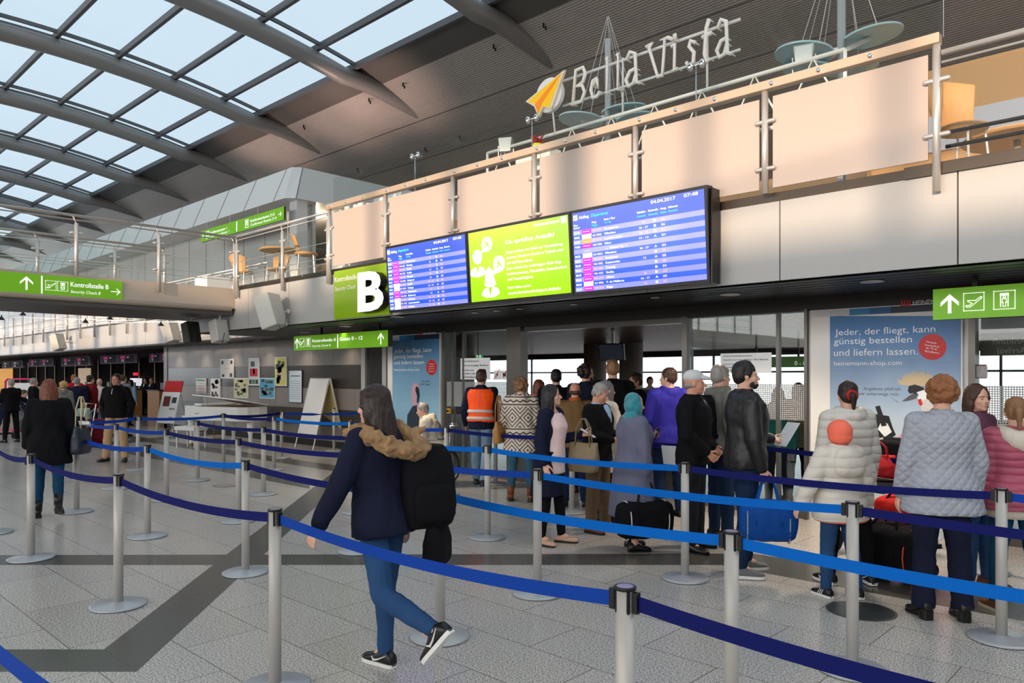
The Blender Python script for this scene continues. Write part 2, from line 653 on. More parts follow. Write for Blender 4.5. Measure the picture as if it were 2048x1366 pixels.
# ------------------------------------------------------------------ ground-floor front of the gate area (plane Y = 9)
YF = 9.0
YN = 10.1
XN0 = -25.4
def X_at(px, Y=YF): return on_y(px, HZ, Y).x
xp1a, xp1b = X_at(779), X_at(886)        # left advertisement
xg1a, xg1b = X_at(892), X_at(1018)       # left fixed glass
xoa, xob = X_at(1052), X_at(1366)        # open sliding door
xg2a, xg2b = X_at(1380), X_at(1612)      # right fixed glass
xp2a, xp2b = X_at(1620), X_at(1926)      # right advertisement
xg3a = X_at(1940)
# lintel above the doors
bm = BM(); box(bm, xp1a - 0.9, YF - 0.02, 2.50, 15, YF + 0.25, 2.78); S('wall_lintel', bm, mat('lintel_metal', (60, 58, 56), rough=0.4, metal=0.5))
# wall sections behind the advertisements
bm = BM(); box(bm, xp1a - 0.06, YF, 0, xp1b + 0.02, YF + 0.3, 2.52); S('wall_left_pier', bm, M_WHITE)
bm = BM(); box(bm, xp2a - 0.06, YF, 0, xp2b + 0.05, YF + 0.3, 2.52); S('wall_right_pier', bm, M_WHITE)
def post(x0, x1, y0=YF - 0.06, y1=YF + 0.12, z1=2.52, name='door_post', m=None):
    bm = BM(); box(bm, x0, y0, 0, x1, y1, z1); return S(name, bm, m or M_FRAME)
for xa, xb in ((xp1b + 0.03, xg1a + 0.02), (xg1b, X_at(1046)), (X_at(1368), X_at(1378)), (X_at(1612), X_at(1618)), (xp2b + 0.06, xg3a + 0.06)):
    post(xa, xb)
def glazing(n, xa, xb, z0=0.06, z1=2.5, y=YF, m=None, film=True, rails=()):
    bm = BM(); box(bm, xa, y + 0.01, z0, xb, y + 0.022, z1)
    S('window_gate_%d' % n, bm, m or M_DOORGLASS)
    bm = BM(); box(bm, xa, y - 0.02, 0.0, xb, y + 0.05, z0 + 0.04)
    for r in rails: box(bm, xa + (xb - xa) * r - 0.02, y - 0.02, 0, xa + (xb - xa) * r + 0.02, y + 0.05, z1)
    S('window_gate_%d_frame' % n, bm, M_FRAME)
glazing(1, xg1a, xg1b, rails=(0.12, 0.30))
glazing(2, xg2a, xg2b, rails=(0.78,))
glazing(3, xg3a + 0.06, 3.5, rails=(0.3,))
def film_mat():
    m = bpy.data.materials.new('dotted_film'); m.use_nodes = True
    nt = m.node_tree; nt.nodes.clear(); L = nt.links
    out = nt.nodes.new('ShaderNodeOutputMaterial')
    tr = nt.nodes.new('ShaderNodeBsdfTransparent'); df = nt.nodes.new('ShaderNodeBsdfDiffuse')
    df.inputs[0].default_value = rgb(176, 178, 176)
    vo = nt.nodes.new('ShaderNodeTexVoronoi'); vo.inputs['Scale'].default_value = 42; vo.inputs['Randomness'].default_value = 0.0
    tc = nt.nodes.new('ShaderNodeTexCoord'); L.new(tc.outputs['Object'], vo.inputs['Vector'])
    lt = nt.nodes.new('ShaderNodeMath'); lt.operation = 'GREATER_THAN'; lt.inputs[1].default_value = 0.36
    L.new(vo.outputs['Distance'], lt.inputs[0])
    mx = nt.nodes.new('ShaderNodeMixShader'); L.new(lt.outputs[0], mx.inputs[0]); L.new(tr.outputs[0], mx.inputs[1]); L.new(df.outputs[0], mx.inputs[2])
    L.new(mx.outputs[0], out.inputs[0]); MATS['dotted_film'] = m
    return m
M_FILM = film_mat()
def filmstrip(n, xa, xb, z0, z1):
    bm = BM(); box(bm, xa, YF - 0.004, z0, xb, YF, z1); S('window_gate_%d_film' % n, bm, M_FILM)
filmstrip(1, xg1a, xg1b, 1.18, 1.62); filmstrip(2, xg2a, xg2b, 1.18, 1.62); filmstrip(3, xg3a + 0.06, 3.5, 1.18, 1.62)

# inside of the gate area
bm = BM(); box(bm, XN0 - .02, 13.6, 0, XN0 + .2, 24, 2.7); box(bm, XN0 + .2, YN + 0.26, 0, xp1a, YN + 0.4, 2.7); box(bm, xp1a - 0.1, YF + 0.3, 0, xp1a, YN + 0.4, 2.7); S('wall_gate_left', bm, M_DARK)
bm = BM()
z = 2.62
y = YF + 0.35
while y < 23.5:                                    # dark slats
    box(bm, XN0 + .25 if y > YN + 0.5 else xp1a, y, z, 12, y + 0.05, z + 0.09); y += 0.26
S('ceiling_gate_slats', bm, mat('slat', (150, 124, 112), rough=0.32, metal=0.7))
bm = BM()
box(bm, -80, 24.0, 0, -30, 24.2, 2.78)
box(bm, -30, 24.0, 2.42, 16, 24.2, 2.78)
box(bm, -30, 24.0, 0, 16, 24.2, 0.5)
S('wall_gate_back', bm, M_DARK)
bm = BM()
for k in range(10): box(bm, -26 + k * 4.3, 24.0, 0.5, -25.94 + k * 4.3, 24.08, 2.45)
box(bm, -30, 24.0, 1.83, 16, 24.08, 1.89)
S('window_gate_back_frame', bm, M_RIBD)
for px in (1190, 1262):
    x = on_y(px, HZ, 17).x
    bm = BM(); lathe(bm, [(0.32, 0), (0.32, 2.62)], (x, 17, 0), 24); S('column_gate', bm, mat('beige_column', (168, 158, 148), rough=0.6), smooth=True)
# far hall wall with framed notices (plane Y = 10.1), a check-in recess to its left
XN1 = xp1a - 0.05
bm = BM()
x = XN0
while x < XN1 - 0.02:
    x2 = min(x + 0.9, XN1)
    for z0, z1 in ((1.36, 1.98), (0.0, 0.22), (2.36, 2.66)): pass
    box(bm, x + 0.004, YN, 1.98, x2 - 0.004, YN + 0.25, 2.72)
    box(bm, x + 0.004, YN, 0.92, x2 - 0.004, YN + 0.25, 1.42)
    x = x2
box(bm, XN0, YN, 0.16, XN1, YN + 0.25, 0.50)
S('wall_notices', bm, M_WALLG)
bm = BM()
box(bm, XN0, YN, 1.425, XN1, YN + 0.25, 1.975)
box(bm, XN0, YN, 0.505, XN1, YN + 0.25, 0.915)
S('wall_notices_dark_bands', bm, M_WALLD)
bm = BM(); box(bm, XN0, YN - 0.02, 0, XN1, YN + 0.25, 0.155); S('baseboard_notices', bm, M_DARK)
bm = BM(); box(bm, XN0 - 0.02, YN - 0.02, 0, XN0 + 0.25, 13.6, 2.72); S('wall_recess_right', bm, M_WALLG)
bm = BM(); box(bm, -80, 15.5, 0, XN0, 15.7, 2.75); S('wall_check_in_back', bm, mat('check_in_wall', (30, 26, 28), rough=0.8, spec=0.1))
# column beside the left advertisement
for xa, xb, yy in ((X_at(722, 9.3), X_at(730, 9.3), 9.3), (X_at(764, 9.1), X_at(772, 9.1), 9.1)):
    bm = BM(); box(bm, xa, yy, 0, xb, yy + 0.12, 2.66); S('trim_%d' % (3 + int(yy * 10) % 2), bm, M_STEEL)
bm = BM(); box(bm, X_at(730, 9.35), 9.35, 0, X_at(768, 9.35), 10.1, 2.66); S('wall_glass_return', bm, mat('dark_mirror', (60, 58, 56), rough=0.1, spec=0.8))

# ------------------------------------------------------------------ footbridge over the hall
BX0, BX1 = -16.6, -14.37
bm = BM()
box(bm, BX0, -20, 3.06, BX1, 7.09, 3.46)
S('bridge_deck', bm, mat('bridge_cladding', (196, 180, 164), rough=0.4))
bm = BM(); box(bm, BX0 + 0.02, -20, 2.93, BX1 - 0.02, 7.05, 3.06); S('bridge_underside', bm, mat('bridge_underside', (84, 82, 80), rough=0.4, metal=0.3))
bm = BM()
tube(bm, [(BX1, -20, 3.05), (BX1, 7.0, 3.05)], 0.05, 10)
S('trim_5', bm, MATS['bridge_cladding'], smooth=True)

# ------------------------------------------------------------------ conference room on the terrace
YB = 9.9
XC = on_y(580, HZ, 9.7).x
bm = BM()
cz0, cz1 = HE + 0.4575 * 9.55, HE + 0.53 * 9.85
yb0, yb1 = 9.55, 9.85
V = {}
def vq(*c): return bm.verts.new(c)
bot = [vq(-60, yb0, cz0), vq(XC, yb0, cz0), vq(XC + 0.2, yb0 + 0.2, cz0), vq(XC + 0.2, 16, cz0), vq(-60, 16, cz0)]
top = [vq(-60, yb1, cz1), vq(XC - 0.15, yb1, cz1), vq(XC, yb1 + 0.2, cz1), vq(XC, 16, cz1), vq(-60, 16, cz1)]
bm.faces.new(list(reversed(bot))); bm.faces.new(top)
for i in range(5):
    j = (i + 1) % 5
    bm.faces.new((bot[i], bot[j], top[j], top[i]))
S('conference_cornice', bm, mat('cornice_white', (206, 208, 206), rough=0.4))
for k in range(16):                                # joints of the cornice panels
    x = XC - 0.55 - k * 1.55
    bm = BM(); tube(bm, [(x, yb0 - 0.003, cz0), (x + 0.14, yb1 - 0.003, cz1)], 0.008, 6); S('cornice_joint', bm, M_RIBD)
bm = BM(); tube(bm, [(XC + 0.2, yb0 + 0.2, cz0), (XC, yb1 + 0.2, cz1)], 0.01, 6); S('cornice_joint', bm, M_RIBD)
# set-back upper block to the right
bm = BM(); box(bm, XC + 0.3, 12.0, cz0 - 0.1, -15.3, 16, cz0 + 0.42); S('wall_upper_block', bm, M_WHITE)
bm = BM()
xx = XC - 0.1
while xx > -58:
    box(bm, xx - 1.2, YB + 0.5, 3.4, xx - 0.02, YB + 0.6, cz0); xx -= 1.22
S('wall_conference', bm, mat('conference_panel', (196, 194, 190), rough=0.25, spec=0.5))
bm = BM(); box(bm, XC - 0.28, 9.85, 3.4, XC + 0.06, 10.15, cz0); S('column_conference', bm, mat('cornice_white'))
bm = BM(); box(bm, XC + 0.05, 14, 3.4, -10, 14.2, cz0); S('wall_lounge_back', bm, mat('lounge_wood', (196, 150, 104), rough=0.6))
# ------------------------------------------------------------------ balustrades
def flatbar(bm, a, b, w, h):
    a, b = Vector(a), Vector(b)
    x, y, d = frame_of(b - a)
    rings = []
    for p in (a, b):
        rings.append([bm.verts.new(p + x * (sx * w / 2) + y * (sy * h / 2)) for sx, sy in ((-1, -1), (1, -1), (1, 1), (-1, 1))])
    skin_rings(bm, rings)

def rail_post(parent, x, y, z0, z1, r=0.032, name='post'):
    bm = BM(); tube(bm, [(x, y, z0), (x, y, z1)], r, 14); return obj(name, bm, M_STEEL, parent, smooth=True)

def clamps(post_o, x, y, zs, along='x', d=0.085):
    for z in zs:
        bm = BM()
        for s in (-1, 1):
            if along == 'x':
                capsule(bm, (x + s * 0.03, y + 0.0, z), (x + s * d, y + 0.0, z), 0.022, 0.022, 8)
            else:
                capsule(bm, (x, y + s * 0.03, z), (x, y + s * d, z), 0.022, 0.022, 8)
        obj('clamp', bm, M_STEEL, post_o, smooth=True)

Y7 = 7.03
PX = [on_y(p, HZ, Y7).x for p in (659, 771, 906, 1069, 1271, 1530, 1873)]
bal = empty('balustrade', (0, 0, 0), label='long terrace balustrade of frosted beige panels between steel posts above the departure boards', cat='balustrade')
for i, x in enumerate(PX):
    p = rail_post(bal, x, Y7, 3.27 if i in (0, 6) else 3.5, 4.50)
    clamps(p, x, Y7, (3.74, 4.20))
for a, b in zip(PX, PX[1:]):
    bm = BM(); box(bm, a + 0.07, Y7 + 0.02, 3.55, b - 0.07, Y7 + 0.035, 4.44); obj('panel', bm, M_FROST, bal)
bm = BM(); box(bm, PX[0] - 0.05, Y7 - 0.05, 4.50, PX[-1] + 0.03, Y7 + 0.05, 4.585); obj('cap_rail', bm, M_RAIL, bal, bevel=0.006)
for i in range(6):
    for f in (0.06, 0.36, 0.66):
        x = PX[i] + (PX[i + 1] - PX[i]) * f
        bm = BM(); ball(bm, (x, Y7 - 0.055, 4.54), (0.024, 0.02, 0.024), 10); obj('stud', bm, M_CHROME, bal, smooth=True)
# clear glass screen standing above the cap rail
scr = empty('glass_screen', (0, 0, 0), label='tall clear glass screen panes standing above the beige terrace cap rail', cat='screen')
xs = [PX[0], PX[0] + 1.55, PX[0] + 4.9, PX[0] + 7.0, PX[-1]]
for i, (a, b) in enumerate(zip(xs, xs[1:])):
    bm = BM(); box(bm, a + 0.004, Y7 + 0.07, 4.4, b - 0.004, Y7 + 0.08, 5.05 if i < 3 else 5.3); obj('pane', bm, M_GLASS, scr)
for i, px in enumerate((830, 1064, 1392)):
    p = on_y(px, HZ, Y7 + 0.06).x
    z = (4.98, 4.98, 5.0)[i]
    bm = BM(); tube(bm, [(p, Y7 + 0.06, 4.2), (p, Y7 + 0.06, z)], 0.006, 6)
    for s in (-0.07, 0.07): lathe(bm, [(0.02, z - 0.04), (0.03, z - 0.02), (0.03, z + 0.02), (0.02, z + 0.04)], (p + s, Y7 + 0.06, 0), 10)
    tube(bm, [(p - 0.09, Y7 + 0.06, z), (p + 0.09, Y7 + 0.06, z)], 0.008, 6)
    obj('screen_bracket', bm, M_CHROME, scr, smooth=True)
bm = BM(); tube(bm, [(PX[-1] + 0.03, Y7 + .075, 4.58), (PX[-1] + 0.03, Y7 + .075, 6.4)], 0.006, 6); obj('edge_strip', bm, M_CHROME, scr)

# open railing of the terrace right of the last post
r2 = empty('railing', (0, 0, 0), label='open steel handrail with glass infill at the far right of the terrace', cat='railing')
x0 = PX[-1] + 0.04
for z, r in ((4.42, 0.025), (4.34, 0.012)):
    bm = BM(); tube(bm, [(x0, Y7, z), (3, Y7, z)], r, 10); obj('handrail', bm, M_STEEL, r2, smooth=True)
for z in (3.78, 3.66):
    bm = BM(); tube(bm, [(x0, Y7 + 0.12, z), (3, Y7 + 0.12, z)], 0.017, 10); obj('lower_rail', bm, mat('dark_steel', (84, 82, 78), rough=0.3, metal=0.8), r2, smooth=True)
bm = BM(); box(bm, x0 + 0.06, Y7 + 0.02, 3.52, 3, Y7 + 0.03, 4.27); obj('pane', bm, M_GLASSG, r2)
for k in range(3):
    rail_post(r2, x0 + 0.6 + k * 1.5, Y7 + 0.12, 3.4, 3.8, 0.012)
bm = BM(); box(bm, x0 - 0.3, Y7 + 0.03, 3.42, 3, Y7 + 0.07, 3.52); obj('base_channel', bm, MATS['ledge'], r2)

def y_posts(px_list, X): return [on_x(p, HZ, X).y for p in px_list]

def open_railing(label, P, axis, zt=4.47, low=3.27, glass=True, drops=None, ends=None):
    """steel posts with two top tubes, a glass pane and thin rods; P are post points along one line"""
    e = empty('railing', (0, 0, 0), label=label, cat='railing')
    for i, (x, y) in enumerate(P):
        lo = low if (drops is None or i in drops) else 3.45
        p = rail_post(e, x, y, lo, zt - 0.13)
        bm = BM()
        tube(bm, [(x, y, zt - 0.14), (x - (0.05 if axis == 'x' else 0), y - (0.05 if axis == 'y' else 0), zt - 0.02)], 0.012, 8)
        obj('bracket', bm, M_STEEL, p, smooth=True)
        clamps(p, x, y, (3.68, 4.17), 'x' if axis == 'x' else 'y')
    a, b = P[0], P[-1]
    if ends: a, b = ends
    ox, oy = (0, 0.05) if axis == 'x' else (-0.05, 0)
    for z, r in ((zt, 0.024), (zt - 0.075, 0.012)):
        bm = BM(); tube(bm, [(a[0], a[1], z), (b[0], b[1], z)], r, 10); obj('handrail', bm, M_STEEL, e, smooth=True)
    for z in (3.98, 3.72, 3.62):
        bm = BM(); tube(bm, [(a[0] + ox, a[1] + oy, z), (b[0] + ox, b[1] + oy, z)], 0.008, 6); obj('rod', bm, M_STEEL, e)
    if glass:
        for (p, q) in zip(P, P[1:]):
            bm = BM()
            if axis == 'x': box(bm, min(p[0], q[0]) + 0.05, p[1] + 0.02, 3.47, max(p[0], q[0]) - 0.05, p[1] + 0.03, 4.26)
            else: box(bm, p[0] - 0.03, min(p[1], q[1]) + 0.05, 3.47, p[0] - 0.02, max(p[1], q[1]) - 0.05, 4.26)
            obj('pane', bm, M_GLASSG, e)
    return e

xc = BX1 + 0.06
open_railing('steel railing with glass panes on the terrace corner above the white fascia', [(PX[0] - 0.04, Y7), (on_y(565, HZ, Y7).x, Y7), (on_y(474, HZ, Y7).x, Y7)], 'x')
ys = [Y7 + 0.02] + [on_x(p, HZ, xc).y for p in (318, 153)]
ys += [ys[-1] - 1.42 * k for k in range(1, 12)]
open_railing('near steel railing with glass panes along the footbridge above the green sign', [(xc, y) for y in ys], 'y', drops=(0, 1))
ys2 = [6.6] + [on_x(p, HZ, BX0).y for p in (230, 75)]
ys2 += [ys2[-1] - 1.42 * k for k in range(1, 10)]
open_railing('far steel railing of the footbridge seen through the near glass', [(BX0, y) for y in ys2], 'y', drops=())
open_railing('steel railing on the sunlit far terrace edge seen below the footbridge', [(XE - 0.3 - 1.53 * k, 9.14) for k in range(0, 22)], 'x', glass=False, low=3.1)

# ------------------------------------------------------------------ pictograms used on the green signs
M_SGREEN = mat('sign_green', (122, 190, 22), rough=0.4, emit=0.12)
M_SWHITE = mat('sign_white', (255, 255, 250), rough=0.5, emit=0.45)
M_SBACK = mat('sign_body', (58, 58, 58), rough=0.4)

def arrow(bm, cx, cz, s, ang=0.0, w=0.17, y0=-0.006, y1=-0.003, head=0.42):
    R = Matrix.Translation((cx, 0, cz)) @ Matrix.Rotation(-ang, 4, 'Y')
    def P(pts): prism(bm, [(p[0] * s, p[1] * s) for p in pts], y0, y1, R)
    P([(-w / 2, -0.5), (w / 2, -0.5), (w / 2, 0.36), (-w / 2, 0.36)])
    h = head
    P([(0, 0.5), (-h, 0.5 - h), (-h, 0.5 - h - w * 1.3), (0, 0.5 - w * 1.35)])
    P([(0, 0.5), (0, 0.5 - w * 1.35), (h, 0.5 - h - w * 1.3), (h, 0.5 - h)])

def thin_arrow(bm, cx, cz, s, d=1, w=0.05):
    strokes(bm, [(cx - d * s * .5, cz), (cx + d * s * .5, cz)], w * s * 2, -0.006, -0.003)
    strokes(bm, [(cx + d * s * .15, cz + s * .36), (cx + d * s * .5, cz), (cx + d * s * .15, cz - s * .36)], w * s * 2, -0.006, -0.003)

def picto_plane(bm, x0, z0, s, w=0.035):
    f = lambda p: (x0 + p[0] * s, z0 + p[1] * s)
    strokes(bm, [f(p) for p in ((0, 0), (1, 0), (1, 1), (0, 1))], w * s, -0.006, -0.003, True)
    pl = [(.10, .26), (.20, .20), (.34, .22), (.86, .66), (.90, .74), (.84, .76), (.58, .56), (.22, .58), (.20, .54), (.42, .40), (.28, .30), (.14, .31)]
    strokes(bm, [f(p) for p in pl], w * s, -0.006, -0.003, True)

def picto_gate(bm, x0, z0, s, w=0.035):
    f = lambda p: (x0 + p[0] * s, z0 + p[1] * s)
    strokes(bm, [f(p) for p in ((0, 0), (1, 0), (1, 1), (0, 1))], w * s, -0.006, -0.003, True)
    for a, b, c, d in ((.30, .12, .35, .86), (.65, .12, .70, .86), (.30, .74, .70, .88)):
        prism(bm, [f((a, b)), f((c, b)), f((c, d)), f((a, d))], -0.006, -0.003)
    strokes(bm, [f(p) for p in circ(.5, .66, .06, 10)], w * s * .8, -0.006, -0.003, True)
    strokes(bm, [f(p) for p in ((.42, .56), (.58, .56), (.61, .36), (.56, .36), (.56, .14), (.44, .14), (.44, .36), (.39, .36))], w * s * .8, -0.006, -0.003, True)

def sign_body(name, origin, rz, w, h, label, d=0.10, cat='sign', m=None, body=None):
    e = empty(name, origin, rz, label, cat)
    bm = BM(); box(bm, 0, 0, 0, w, d, h); obj('housing', bm, body or M_SBACK, e)
    bm = BM(); box(bm, 0.0, -0.003, 0.0, w, 0, h); obj('face', bm, m or M_SGREEN, e)
    return e

# hanging sign, left: security check / gates
YS = 8.0
p0, p1 = on_y(588, 701.5, YS), on_y(776, 694, YS)
zt = on_y(588, 673, YS).z
w, h = p1.x - p0.x, zt - p0.z
sg = sign_body('hanging_sign', (p0.x, YS, p0.z), 0, w, h, 'green hanging sign reading Kontrollstelle B and Gates 0 - 12 left of the door')
bm = BM(); arrow(bm, 0.040 * w, h * .5, h * .72, w=.13)
picto_plane(bm, 0.075 * w, h * .26, h * .56); picto_gate(bm, 0.148 * w, h * .26, h * .56)
prism(bm, [(.500 * w, .06 * h), (.508 * w, .06 * h), (.508 * w, .94 * h), (.500 * w, .94 * h)], -.006, -.003)
arrow(bm, 0.935 * w, h * .5, h * .72, w=.12)
obj('pictograms', bm, M_SWHITE, sg)
write(sg, 'Kontrollstelle B', .222 * w, h * .52, h * .20, M_SWHITE, width=.262 * w, bold=0.012)
write(sg, 'Security Check B', .222 * w, h * .20, h * .14, M_SWHITE, width=.205 * w)
write(sg, 'Gates 0 - 12', .525 * w, h * .52, h * .24, M_SWHITE, width=.235 * w, bold=0.012)
for fx in (0.3, 0.9):
    bm = BM(); box(bm, fx * w - .02, .03, h, fx * w + .02, .07, 2.66 - p0.z); obj('hanger', bm, M_BLACK, sg)

# hanging sign, right
p0, pt = on_y(1866, 640, YS), on_y(1866, 579, YS)
h = pt.z - p0.z; w = 3.4
sg = sign_body('hanging_sign', (p0.x, YS, p0.z), 0, w, h, 'green hanging sign with arrow and security pictograms above the crane advertisement')
k = (on_y(2048, HZ, YS).x - p0.x)               # metres that the picture shows
bm = BM(); arrow(bm, .195 * k, h * .5, h * .62, w=.16)
picto_plane(bm, .355 * k, h * .24, h * .56); picto_gate(bm, .685 * k, h * .24, h * .56)
obj('pictograms', bm, M_SWHITE, sg)
for fx in (0.1, 0.5):
    bm = BM(); box(bm, fx * w - .02, .03, h, fx * w + .02, .07, 2.66 - p0.z); obj('hanger', bm, M_BLACK, sg)

# sign on the footbridge face (reads along +Y)
XS = BX1 + 0.03
q0, q1 = on_x(-150, 590, XS), on_x(245, 600.5, XS)
zt = on_x(245, 563, XS).z
w, h = q1.y - q0.y, zt - q1.z
sg = sign_body('bridge_sign', (XS, q0.y, q1.z), pi / 2, w, h, 'long green sign on the footbridge face reading Kontrollstelle B with arrows', d=0.03)
def by(px): return on_x(px, HZ, XS).y - q0.y
bm = BM()
arrow(bm, by(53), h * .52, h * .66, w=.13)
prism(bm, [(by(82), .06 * h), (by(85), .06 * h), (by(85), .94 * h), (by(82), .94 * h)], -.006, -.003)
s1 = by(112) - by(91)
picto_plane(bm, by(91), h * .26, s1); picto_gate(bm, by(115), h * .26, s1)
thin_arrow(bm, by(231), h * .42, by(239) - by(222), 1)
obj('pictograms', bm, M_SWHITE, sg)
write(sg, 'Kontrollstelle B', by(141), h * .52, h * .25, M_SWHITE, width=by(217) - by(141), bold=0.012)
write(sg, 'Security Check B', by(141), h * .20, h * .16, M_SWHITE, width=by(201) - by(141), shear=.2)

# conference room sign, two boards on one rail
YK = 9.5
k0, k1 = on_y(402, 480, YK), on_y(568, 437.5, YK)
h = on_y(568, 411, YK).z - k1.z
w = k1.x - k0.x
sg = sign_body('conference_sign', (k0.x, YK, k1.z - 0.02), 0, w, h, 'green conference room sign under the white cornice on the upper floor', d=0.05)
def kx(px): return on_y(px, HZ, YK).x - k0.x
bm = BM()
prism(bm, [(kx(473), .1 * h), (kx(474.5), .1 * h), (kx(474.5), .9 * h), (kx(473), .9 * h)], -.006, -.003)
thin_arrow(bm, kx(407), h * .5, h * .4, -1); thin_arrow(bm, kx(560), h * .5, h * .45, 1)
for px in (413, 491):
    x = kx(px); s = h * .6
    strokes(bm, [(x, h * .2), (x + s * .8, h * .2), (x + s * .8, h * .2 + s), (x, h * .2 + s)], s * .07, -.006, -.003, True)
    for q in range(3): prism(bm, circ(x + s * (.2 + .2 * q), h * .2 + s * .35, s * .08, 8), -.006, -.003)
    prism(bm, [(x + s * .15, h * .2 + s * .5), (x + s * .65, h * .2 + s * .5), (x + s * .65, h * .2 + s * .85), (x + s * .15, h * .2 + s * .85)], -.006, -.003)
obj('pictograms', bm, M_SWHITE, sg)
write(sg, 'Konferenzraum 1', kx(420), h * .52, h * .22, M_SWHITE, width=kx(454) - kx(420), bold=.01)
write(sg, 'Conference Room 1', kx(420), h * .20, h * .22, M_SWHITE, width=kx(458) - kx(420))
write(sg, 'Konferenzräume 2+3', kx(501), h * .52, h * .22, M_SWHITE, width=kx(549) - kx(501), bold=.01)
write(sg, 'Conference Rooms 2+3', kx(501), h * .20, h * .22, M_SWHITE, width=kx(553) - kx(501))
bm = BM()
for px in (411, 456, 512): box(bm, kx(px) - .015, .05, h * .4, kx(px) + .015, .08, cz0 - (k1.z - .02) + .02)
obj('hanger', bm, M_STEEL, sg)

# ------------------------------------------------------------------ the B board on the fascia
YBB = 7.05
b0, b1 = on_y(668, 645, YBB).x, on_y(780, 640, YBB).x
e = empty('gate_board', (b0, YBB, 2.66), 0, 'green board with a big raised white letter B left of the screens', 'sign')
w, h = b1 - b0, 0.80
bm = BM(); box(bm, 0, 0, 0, w, .03, h); obj('face', bm, mat('board_green', (140, 178, 8), rough=0.18, spec=0.5), e)
write(e, 'Kontrollstelle', .03, .62, .085, M_WHITE, width=.62, bold=.008)
write(e, 'Security Check', .03, .47, .075, M_WHITE, width=.6, shear=.2)
me = text_mesh('B', .60, None, 0.12, bold=0.035)
xs_ = [v.co.x for v in me.vertices]
bx0 = on_y(716, HZ, YBB - .13).x - b0; bx1 = on_y(768, HZ, YBB - .13).x - b0
for v in me.vertices: v.co.x = (v.co.x - min(xs_)) / (max(xs_) - min(xs_)) * (bx1 - bx0)
bo = obj('letter', me, mat('letter_side', (26, 22, 18), rough=0.4), e); bo.location = (bx0, -.075, .09)
me = text_mesh('B', .60, None, 0.004, bold=0.035)
for v in me.vertices: v.co.x = (v.co.x - min(xs_)) / (max(xs_) - min(xs_)) * (bx1 - bx0)
fo = obj('letter_face', me, M_SWHITE, bo); fo.location = (0, -.0635, 0)

# ------------------------------------------------------------------ the three displays
TILT = radians(4)
SY = 6.90
s0, s1 = on_y(778, 600, SY).x, on_y(1421, 500, SY).x
SW = (s1 - s0) / 3
SH, SZ = 0.98, 2.665
M_SBLUE = mat('screen_blue', (52, 76, 205), rough=0.15, emit=0.75)
M_SROW1 = mat('screen_row_light', (128, 132, 248), rough=0.15, emit=0.8)
M_SROW2 = mat('screen_row_dark', (46, 84, 205), rough=0.15, emit=0.75)
M_TW = mat('screen_white', (255, 255, 255), emit=0.9)
M_TY = mat('screen_yellow', (255, 214, 130), emit=0.8)
M_TG = mat('screen_green', (70, 225, 120), emit=0.8)
M_TPINK = mat('screen_magenta', (240, 40, 200), emit=0.8)
M_TOR = mat('screen_orange', (248, 150, 70), emit=0.8)
M_TO = mat('screen_rose', (255, 170, 150), emit=0.8)
M_SLIME = mat('screen_lime', (150, 200, 22), rough=0.15, emit=0.7)
M_BEZEL = mat('screen_bezel', (22, 20, 18), rough=0.35)

def display(i, label):
    e = empty('display_screen', (s0 + i * SW, SY, SZ), 0, label, 'screen')
    e.rotation_euler = (TILT, 0, 0)
    bm = BM(); box(bm, 0.005, 0, 0, SW - .005, .12, SH); obj('bezel', bm, M_BEZEL, e)
    bm = BM(); box(bm, SW * .3, .12, .2, SW * .7, .19, .5); obj('wall_mount', bm, M_BLACK, e)
    return e, SW - .07, SH - .07

